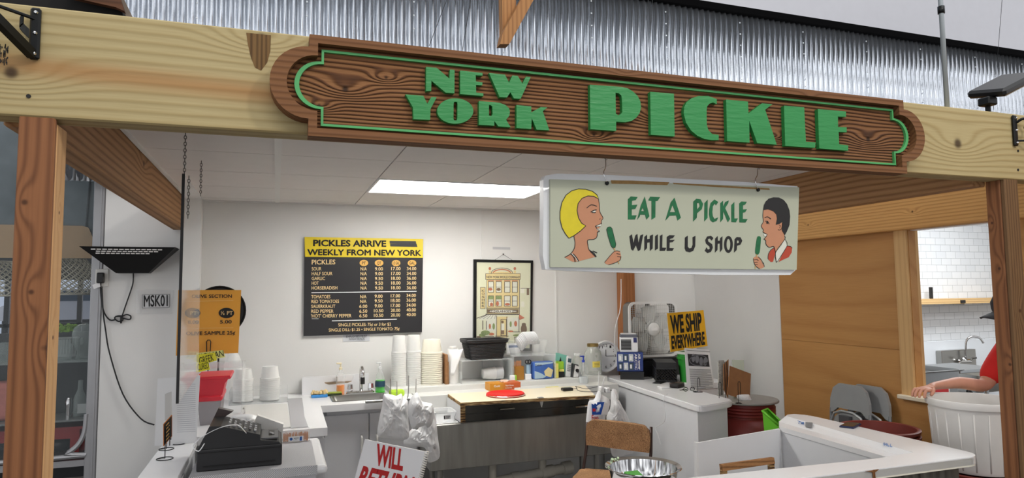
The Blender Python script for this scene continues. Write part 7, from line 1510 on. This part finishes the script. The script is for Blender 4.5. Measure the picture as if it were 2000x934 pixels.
for s_, k0, kd, side in (('L', J['knL'][0], Vector((-.9, -.12, .0)).normalized(), Vector((.1, -1, 0)).normalized()), ('R', J['knR'][0], Vector((-.12, .05, -1)).normalized(), Vector((-.9, .3, 0)).normalized())):
    for i, (o_, L) in enumerate(((-.033, .062), (-.011, .072), (.011, .068), (.033, .052))):
        b0 = k0+side*o_+kd*.012; cv = Vector((0, 0, -1)) if s_ == 'L' else Vector((.1, .4, 0)); j1 = b0+kd*L*.45-cv*.004; j2 = b0+kd*L*.75+cv*.016; j3 = b0+kd*L*.83+cv*.040
        for n_, p_, r_ in ((1, b0, .0095), (2, j1, .009), (3, j2, .0085), (4, j3, .0075)): J[f'f{s_}{i}{n_}'] = (p_, r_)
        E_ += [('kn'+s_, f'f{s_}{i}1'), (f'f{s_}{i}1', f'f{s_}{i}2'), (f'f{s_}{i}2', f'f{s_}{i}3'), (f'f{s_}{i}3', f'f{s_}{i}4')]
    pa_ = J['pa'+s_][0]; th = [pa_+side*.035, pa_+side*.052+kd*.03+Vector((0, 0, -.012)), pa_+side*.05+kd*.055+Vector((0, 0, -.034))]
    for n_, p_ in enumerate(th): J[f't{s_}{n_}'] = (p_, (.0115, .0105, .009)[n_])
    E_ += [('pa'+s_, f't{s_}0'), (f't{s_}0', f't{s_}1'), (f't{s_}1', f't{s_}2')]
ps_ = thing('person', 'person in red shirt and dark cap behind the right post, hand on white bin', 'person', (4.46, 2.86, 0))
skin_mesh('body', J, E_, 'pelvis', SKN, ps_)
SJ = {k: (J[k][0].copy(), J[k][1]) for k in ('pelvis', 'waist', 'chest', 'shL', 'shR', 'neck')}
gr = lambda r_, d: tuple(q+d for q in r_) if isinstance(r_, tuple) else r_+d
SJ = {k: (p_, gr(r_, .022)) for k, (p_, r_) in SJ.items()}; SJ['neck'] = (J['neck'][0]-Vector((.0, 0, .05)), .072)
for s_ in 'LR': SJ['sl'+s_] = (J['sh'+s_][0].lerp(J['el'+s_][0], .5), .072); SJ['sc'+s_] = (J['sh'+s_][0].lerp(J['el'+s_][0], .92), .066)
skin_mesh('shirt', SJ, [('pelvis', 'waist'), ('waist', 'chest'), ('chest', 'neck'), ('chest', 'shL'), ('chest', 'shR'), ('shL', 'slL'), ('slL', 'scL'), ('shR', 'slR'), ('slR', 'scR')], 'pelvis', mat('red_shirt', (206, 34, 30), .85, var=.08, vscale=12), ps_)
TJ = {'pelvis': (J['pelvis'][0], (.165, .125))}
for s_ in 'LR':
    for k in ('hip', 'kne', 'ank'): TJ[k+s_] = (J[k+s_][0], J[k+s_][1]+.02)
skin_mesh('trousers', TJ, [e for e in E_ if e[0] in TJ and e[1] in TJ], 'pelvis', mat('dark_trousers', (46, 46, 52), .9), ps_)
for s_ in 'LR': skin_mesh('shoe', {'a': (J['ank'+s_][0]+Vector((.03, 0, -.04)), .05), 'b': (J['ank'+s_][0]+Vector((-.05, 0, -.04)), .048), 'c': (J['toe'+s_][0]+Vector((-.03, 0, .005)), .042)}, [('a', 'b'), ('b', 'c')], 'a', mat('shoe_black', (26, 26, 28), .5), ps_)
hc = Vector((4.19, 2.83, 1.56)); fd = Vector((-.86, .42, -.28)).normalized(); sdv = Vector((-fd.y, fd.x, 0)).normalized(); upv = sdv.cross(fd); upv = -upv if upv.z < 0 else upv
HP = lambda f_, s_, u_: hc+fd*f_+sdv*s_+upv*u_
MB().lathe([(0, 0), (.011, .004), (.014, .012), (.006, .05), (0, .055)], HP(.088, 0, -.045), 10, M=Matrix((tuple(sdv), tuple(fd), tuple(upv))).transposed() @ Matrix.Rotation(math.radians(-12), 3, 'X')).build('nose', SKN, ps_, True)
for s_ in (-1, 1):
    MB().lathe([(0, -.008), (.009, -.004), (.010, 0), (.008, .005), (0, .008)], HP(.082, s_*.032, .002), 12).build('eye', mat('eye_white', (226, 220, 214), .2), ps_, True)
    MB().lathe([(0, -.005), (.005, 0), (0, .005)], HP(.090, s_*.032, .002), 8).build('pupil', INK, ps_, True)
    MB().tube([HP(.088, s_*.018, .02), HP(.09, s_*.034, .025), HP(.078, s_*.052, .018)], .005, 6).build('eyebrow', mat('hair_dark', (40, 30, 26), .9), ps_, True)
    MB().lathe([(0, -.03), (.012, -.02), (.017, .01), (.013, .03), (0, .035)], HP(.0, s_*.09, -.02), 10, sx=.6).build('ear', SKN, ps_, True)
MB().tube([HP(.084, -.026, -.07), HP(.094, 0, -.068), HP(.084, .026, -.07)], [.003, .006, .003], 6).build('mouth', mat('lip', (160, 92, 84), .5), ps_, True)
Mc = Matrix((tuple(fd), tuple(sdv), tuple(upv))).transposed()
MB().lathe([(.104, .03), (.104, .05), (.098, .085), (.075, .115), (.035, .13), (0, .133)], hc, 28, M=Mc).build('cap', mat('cap_charcoal', (52, 52, 58), .9), ps_, True)
MB().grid(lambda u, v: hc+fd*(.09+.095*u*(1-.35*(2*v-1)**2))+sdv*((2*v-1)*.085)+upv*(.034-.012*u-.022*(2*v-1)**2), 5, 10, .004).build('cap_brim', mat('brim_black', (44, 44, 48), .8), ps_, True)
MB().lathe([(.094, -.07), (.103, -.02), (.104, .03)], hc+fd*-.012, 24, M=Mc).build('hair', mat('hair_dark', (40, 30, 26), .9), ps_, True)
# ------------------------------------------------------------------ gift shop on the far left behind glass
ALU = mat('aluminium_frame', (172, 172, 174), .35, .6, var=.05)
struct(MB().bx(-6, -1.215, 9.2, 9.3, 0, 1.02).bx(-6, -3.4, 9.2, 9.3, 1.02, 1.95).bx(-1.5, -1.215, 9.2, 9.3, 1.02, 1.95).bx(-6, -1.215, 9.2, 9.3, 1.95, 3.2).build('wall_shop', mat('shop_dark', (40, 40, 42), .7)), 'dark back wall of the gift shop with a street window', 'wall')
struct(MB().bx(-1.215, -1.115, 5.8, 9.3, 0, 3.2).build('wall_shop_side', mat('shop_side', (60, 58, 58), .7)), 'dark side wall of the gift shop', 'wall')
struct(MB().bx(-6, -1.115, 5.75, 9.3, 3.2, 3.3).build('ceiling_shop', mat('shop_side', (60, 58, 58), .7)), 'dark gift shop ceiling', 'ceiling')
wm_ = MB()
for x in (-3.4, -2.92, -2.55, -2.2, -1.86, -1.55): wm_.bx(x, x+.05, 9.16, 9.2, 1.02, 1.95)
wm_.bx(-3.4, -1.5, 9.16, 9.2, 1.02, 1.07).bx(-3.4, -1.5, 9.16, 9.2, 1.36, 1.40).bx(-3.4, -1.5, 9.16, 9.2, 1.90, 1.95)
struct(wm_.build('window_1', mat('mullion_dark', (24, 25, 28), .5)), 'dark mullions of the gift shop street window', 'window')
struct(MB().bx(-22, 4, 9.3, 40, .4, .5).build('pavement', mat('pale_pavement', (214, 216, 222), .8)), 'sunlit pale pavement outside the street window', 'pavement')
t = thing('parked_car', 'small silver car seen through the shop street window', 'car', (-4.2, 15.5, .5)); CX = at(160, 600, Y=15.5); cx0 = CX.x
MB().ext([(cx0+u, 14.7, CX.z+v) for u, v in ((-1.15, -.22), (-1.15, .02), (-1.0, .08), (-.62, .12), (-.32, .34), (.35, .36), (.72, .12), (1.1, .06), (1.18, -.08), (1.16, -.22))], (0, 1.4, 0)).build('body', mat('car_silver', (170, 174, 182), .25, .5), t)
MB().ext([(cx0+u, 14.69, CX.z+v) for u, v in ((-.52, .13), (-.28, .31), (.32, .32), (.62, .13))], (0, .01, 0)).build('window', mat('car_glass', (50, 60, 72), .1), t)
for u in (-.75, .75): MB().lathe([(0, 0), (.16, 0), (.2, .03), (.2, .15), (0, .15)], (cx0+u, 14.72, CX.z-.22), 20, M=Matrix.Rotation(PI/2, 3, 'X')).build('wheel', BLACK, t, 40)
MB().bx(cx0-1.1, cx0+1.1, 14.8, 16, .5, CX.z-.2).build('underbody', BLACK, t)
tag(MB().bx(-14, 2, 22, 22.5, .5, 4.5).build('far_building', mat('far_pale', (196, 206, 220), .8)), 'pale building across the street seen through the shop window', 'building')
# glazing and frame of the shop front
fr = MB(); FX0, FX1 = at(178, 600, Y=5.72).x-.005, -1.215
fr.bx(FX0, FX1, 5.70, 5.76, 0, 3.0, .006); fr.bx(-4.5, FX0, 5.71, 5.75, .0, .08)
fr.bx(FX0+.045, FX0+.055, 5.694, 5.70, .3, 2.9)
zq = at(140, 893, Y=5.71).z
cur = [(-4.5, zq), (FX0-.22, zq), (FX0-.12, zq+.025), (FX0-.045, zq+.08), (FX0-.005, zq+.17), (FX0+.004, zq+.3)]
fr.tube([(x, 5.71, z) for x, z in smooth_poly([Vector((a_, b_, 0)) for a_, b_ in cur], 4, False) for x, z in [(x, z)]] if False else [(v.x, 5.71, v.y) for v in smooth_poly([Vector((a_, b_, 0)) for a_, b_ in cur], 4, False)], .018, 8)
fr.bx(-4.5, FX0, 5.71, 5.75, zq-.07, zq-.025)
struct(fr.build('window_2', ALU, smooth=35), 'aluminium frame of the glass shop front with a rounded lower corner', 'window frame')
struct(MB().bx(-4.5, FX0, 5.728, 5.732, zq, 3.0).build('window_3', glass('shop_glass', (200, 210, 214), .04, .02, .5)), 'glass pane of the shop front', 'window pane')
PNL = bpy.data.materials.new('blue_grey_sheet'); n = NT(PNL); P = pos(n)
n.l(n.ramp(n.noise(P, 2.5, 3), [(.35, lin((96, 108, 114))), (.7, lin((140, 152, 158)))]), n.b.inputs['Base Color']); n.set(rough=.4, metal=.4)
m_ = MB(); m_.ext([(-4.5, 5.86, 3.15), (-1.22, 5.86, 3.15), (-1.22, 6.25, 2.20), (-4.5, 6.25, 2.20)], (0, .02, 0))
struct(m_.build('wall_metal_canopy', PNL), 'sloping blue-grey sheet canopy inside the shop', 'canopy')
m_ = MB()
for x in (-1.36, -1.60, -1.84, -2.08, -2.4): m_.tube([(x+.03, 5.85, 3.15), (x-.10, 6.24, 2.2)], .007, 6)
struct(m_.build('trim_12', mat('seam_dark', (44, 52, 56), .5)), 'dark seams of the sloping canopy', 'trim')
FAS = mat('tan_fascia', (170, 142, 106), .7, var=.08, vscale=6)
struct(MB().ext([(x, 6.20, z) for x, z in ((-4.5, 2.015), (-4.5, 2.265), (-1.47, 2.275), (-1.43, 2.26), (-1.33, 2.015))], (0, .03, 0)).build('trim_13', FAS), 'tan board fascia over the hanging shop lamps', 'fascia')
# wicker lamps
def wicker(x, y, z0, z1, r, label):
    t = thing('wicker_lampshade', label, 'lampshade', (x, y, z0)); m_ = MB(); H = z1-z0
    prof = lambda v: r*(.80+.55*v*(1-v)+.18*(1-v)-.20*v**4)
    for k in range(22):
        for s_ in (1, -1): m_.tube([(x+prof(v/14)*math.cos(2*PI*k/22+s_*v*.13), y+prof(v/14)*math.sin(2*PI*k/22+s_*v*.13), z0+H*v/14) for v in range(15)], .0045, 4)
    m_.build('weave', mat('wicker_cream', (206, 204, 190), .7), t, True)
    m_ = MB()
    for v in (0, 1): m_.tube([(x+prof(v)*math.cos(2*PI*k/28), y+prof(v)*math.sin(2*PI*k/28), z0+H*v) for k in range(28)], .008, 6, True)
    m_.build('hoop', mat('wicker_cream', (206, 204, 190), .7), t, True); MB().tube([(x, y, z1), (x, y, 3.2)], .006, 6).build('cord', BLACK, t); return t
c = at(140, 545, Y=6.6); wicker(c.x-.02, 6.6, at(140, 575, Y=6.6).z, at(140, 506, Y=6.6).z, .19, 'open-weave cream wicker lampshade right of the left post')
c = at(2, 550, Y=6.6); wicker(c.x-.05, 6.6, at(2, 578, Y=6.6).z, at(2, 512, Y=6.6).z, .2, 'cream wicker lampshade left of the left post')
# glass shelves with wares
GSH = glass('shelf_glass', (200, 214, 210), .25, .05)
zsh = [at(150, 702, Y=5.95).z, at(150, 815, Y=5.95).z]
for z_, lab in zip(zsh, ('upper glass shelf in the shop window', 'lower pale shelf in the shop window')): tag(MB().bx(-3.4, FX0-.03, 5.84, 6.2, z_-.015, z_, .002).build('glass_shelf', GSH if z_ == zsh[0] else mat('grey_shelf', (120, 124, 122), .3)), lab, 'shelf')
struct(MB().bx(-3.4, -1.3, 6.22, 6.26, .3, 1.43).build('wall_shop_display', mat('display_back', (52, 56, 58), .5)), 'dark back panel of the window display', 'wall')
WG = glass('ware_glass', (190, 204, 200), .22, .06, .9)
c = at(164, 675, Y=6.0); t = thing('glass_mannequin', 'clear glass head on the upper shelf of the shop window', 'glass head', (c.x, 6.0, zsh[0]))
MB().lathe([(0, 0), (.055, 0), (.05, .03), (.042, .055), (.062, .085), (.078, .13), (.082, .19), (.07, .235), (.04, .262), (0, .268)], (c.x, 6.0, zsh[0]), 24).build('head', WG, t, True)
MB().lathe([(0, 0), (.014, .01), (.006, .05), (0, .055)], (c.x, 5.93, zsh[0]+.11), 10).build('nose', WG, t, True)
def ware(px, Y, z, prof, m, name, label, cat): x = at(px, 680, Y=Y).x; return tag(MB().lathe(prof, (x, Y, z), 20).build(name, m, smooth=40), label, cat)
ware(122, 5.93, zsh[0], [(0, 0), (.055, 0), (.06, .02), (.06, .11), (.05, .14), (.052, .155), (0, .155)], WG, 'glass_canister', 'clear glass canister left of the glass head', 'canister')
ware(160, 5.98, zsh[1], [(0, 0), (.042, 0), (.045, .02), (.045, .12), (.035, .16), (.018, .20), (.016, .265), (.02, .27), (0, .275)], WG, 'glass_bottle', 'clear glass bottle with white lettering patch on the lower shelf', 'bottle')
x = at(160, 800, Y=5.93).x; tag(MB().bx(x-.03, x+.03, 5.927, 5.93, zsh[1]+.03, zsh[1]+.10).build('bottle_label', mat('label_haze', (170, 176, 174), .5)), 'pale label on the glass bottle in the shop window', 'label')
ware(186, 6.0, zsh[1], [(0, 0), (.035, 0), (.04, .02), (.04, .07), (0, .07)], WG, 'glass_tumbler', 'small clear tumbler right of the glass bottle', 'tumbler')
ware(139, 5.95, zsh[1], [(0, 0), (.02, 0), (.02, .09), (.024, .12), (.012, .15), (0, .15)], CHROME, 'silver_ornament', 'small silver ornament left of the glass bottle', 'ornament')
b = MB()
for k in range(60):
    x = at(random.uniform(105, 143), 640, Y=6.12).x; z_ = at(130, random.uniform(634, 648), Y=6.12).z; a_ = random.uniform(0, 6.3); b.ext([(x, 6.12+random.uniform(-.03, .03), z_), (x+.02*math.cos(a_), 6.11, z_+.015), (x+.045*math.cos(a_), 6.11, z_+.012*math.sin(a_*2)), (x+.02*math.cos(a_), 6.11, z_-.006)], (0, .002, 0))
tag(b.build('trailing_plant', mat('leaf_green', (120, 160, 50), .6, var=.3, vscale=30)), 'bright green trailing leaves along the top of the window display', 'plant')
t = thing('planter_tray', 'white ribbed planter tray under the green leaves', 'planter', (at(130, 660, Y=6.1).x, 6.1, zsh[0])); xx0, xx1 = at(100, 660, Y=6.1).x, at(152, 660, Y=6.1).x
MB().bx(xx0, xx1, 6.11, 6.18, zsh[0], zsh[0]+.16, .01).build('tray', mat('planter_grey', (150, 156, 154), .5), t); m_ = MB()
for k in range(9): m_.tube([(xx0+(xx1-xx0)*(k+.5)/9, 6.108, zsh[0]+.03), (xx0+(xx1-xx0)*(k+.5)/9, 6.108, zsh[0]+.15)], .006, 5)
m_.build('ribs', mat('planter_grey', (150, 156, 154), .5), t)
za, zb2 = at(140, 838, Y=5.95).z, at(140, 886, Y=5.95).z
t = thing('red_stool', 'red lacquered box stool at the foot of the shop window', 'stool', (-1.6, 6.0, zq)); x1_ = at(157, 860, Y=5.95).x
struct(MB().bx(-4.5, FX0-.02, 5.78, 6.22, zq-.05, zq-.01).build('trim_14', mat('display_floor', (44, 30, 28), .5)), 'dark display floor of the shop window', 'trim')
RL = mat('red_lacquer', (150, 24, 24), .35); MB().bx(-2.3, x1_, 5.92, 5.97, za-.065, za).bx(x1_-.06, x1_, 5.92, 5.97, zq-.01, za-.065).bx(-2.3, x1_+.02, 5.92, 6.18, za, za+.02).bx(x1_, x1_+.12, 5.97, 6.17, zq-.01, za).build('frame', RL, t)
MB().lathe([(0, 0), (.07, 0), (.09, .05), (.06, .1), (0, .11)], (x1_-.16, 6.05, zq-.01), 20).build('dark_pot', BLACK, t, True)
c = at(22, 800, Y=6.0)
tag(MB().bx(c.x-.3, c.x+.05, 5.95, 6.15, zsh[1], zsh[1]+.28, .04, None, 3).build('pink_cushion', mat('pink_cloth', (190, 120, 110), .9, var=.12, vscale=20)), 'dusty pink cushion in the shop window left of the post', 'cushion')
ware(8, 6.0, zsh[0], [(0, 0), (.06, 0), (.08, .06), (.05, .12), (.03, .14), (0, .14)], WG, 'glass_vase', 'clear glass vase at the far left of the upper shelf', 'vase')
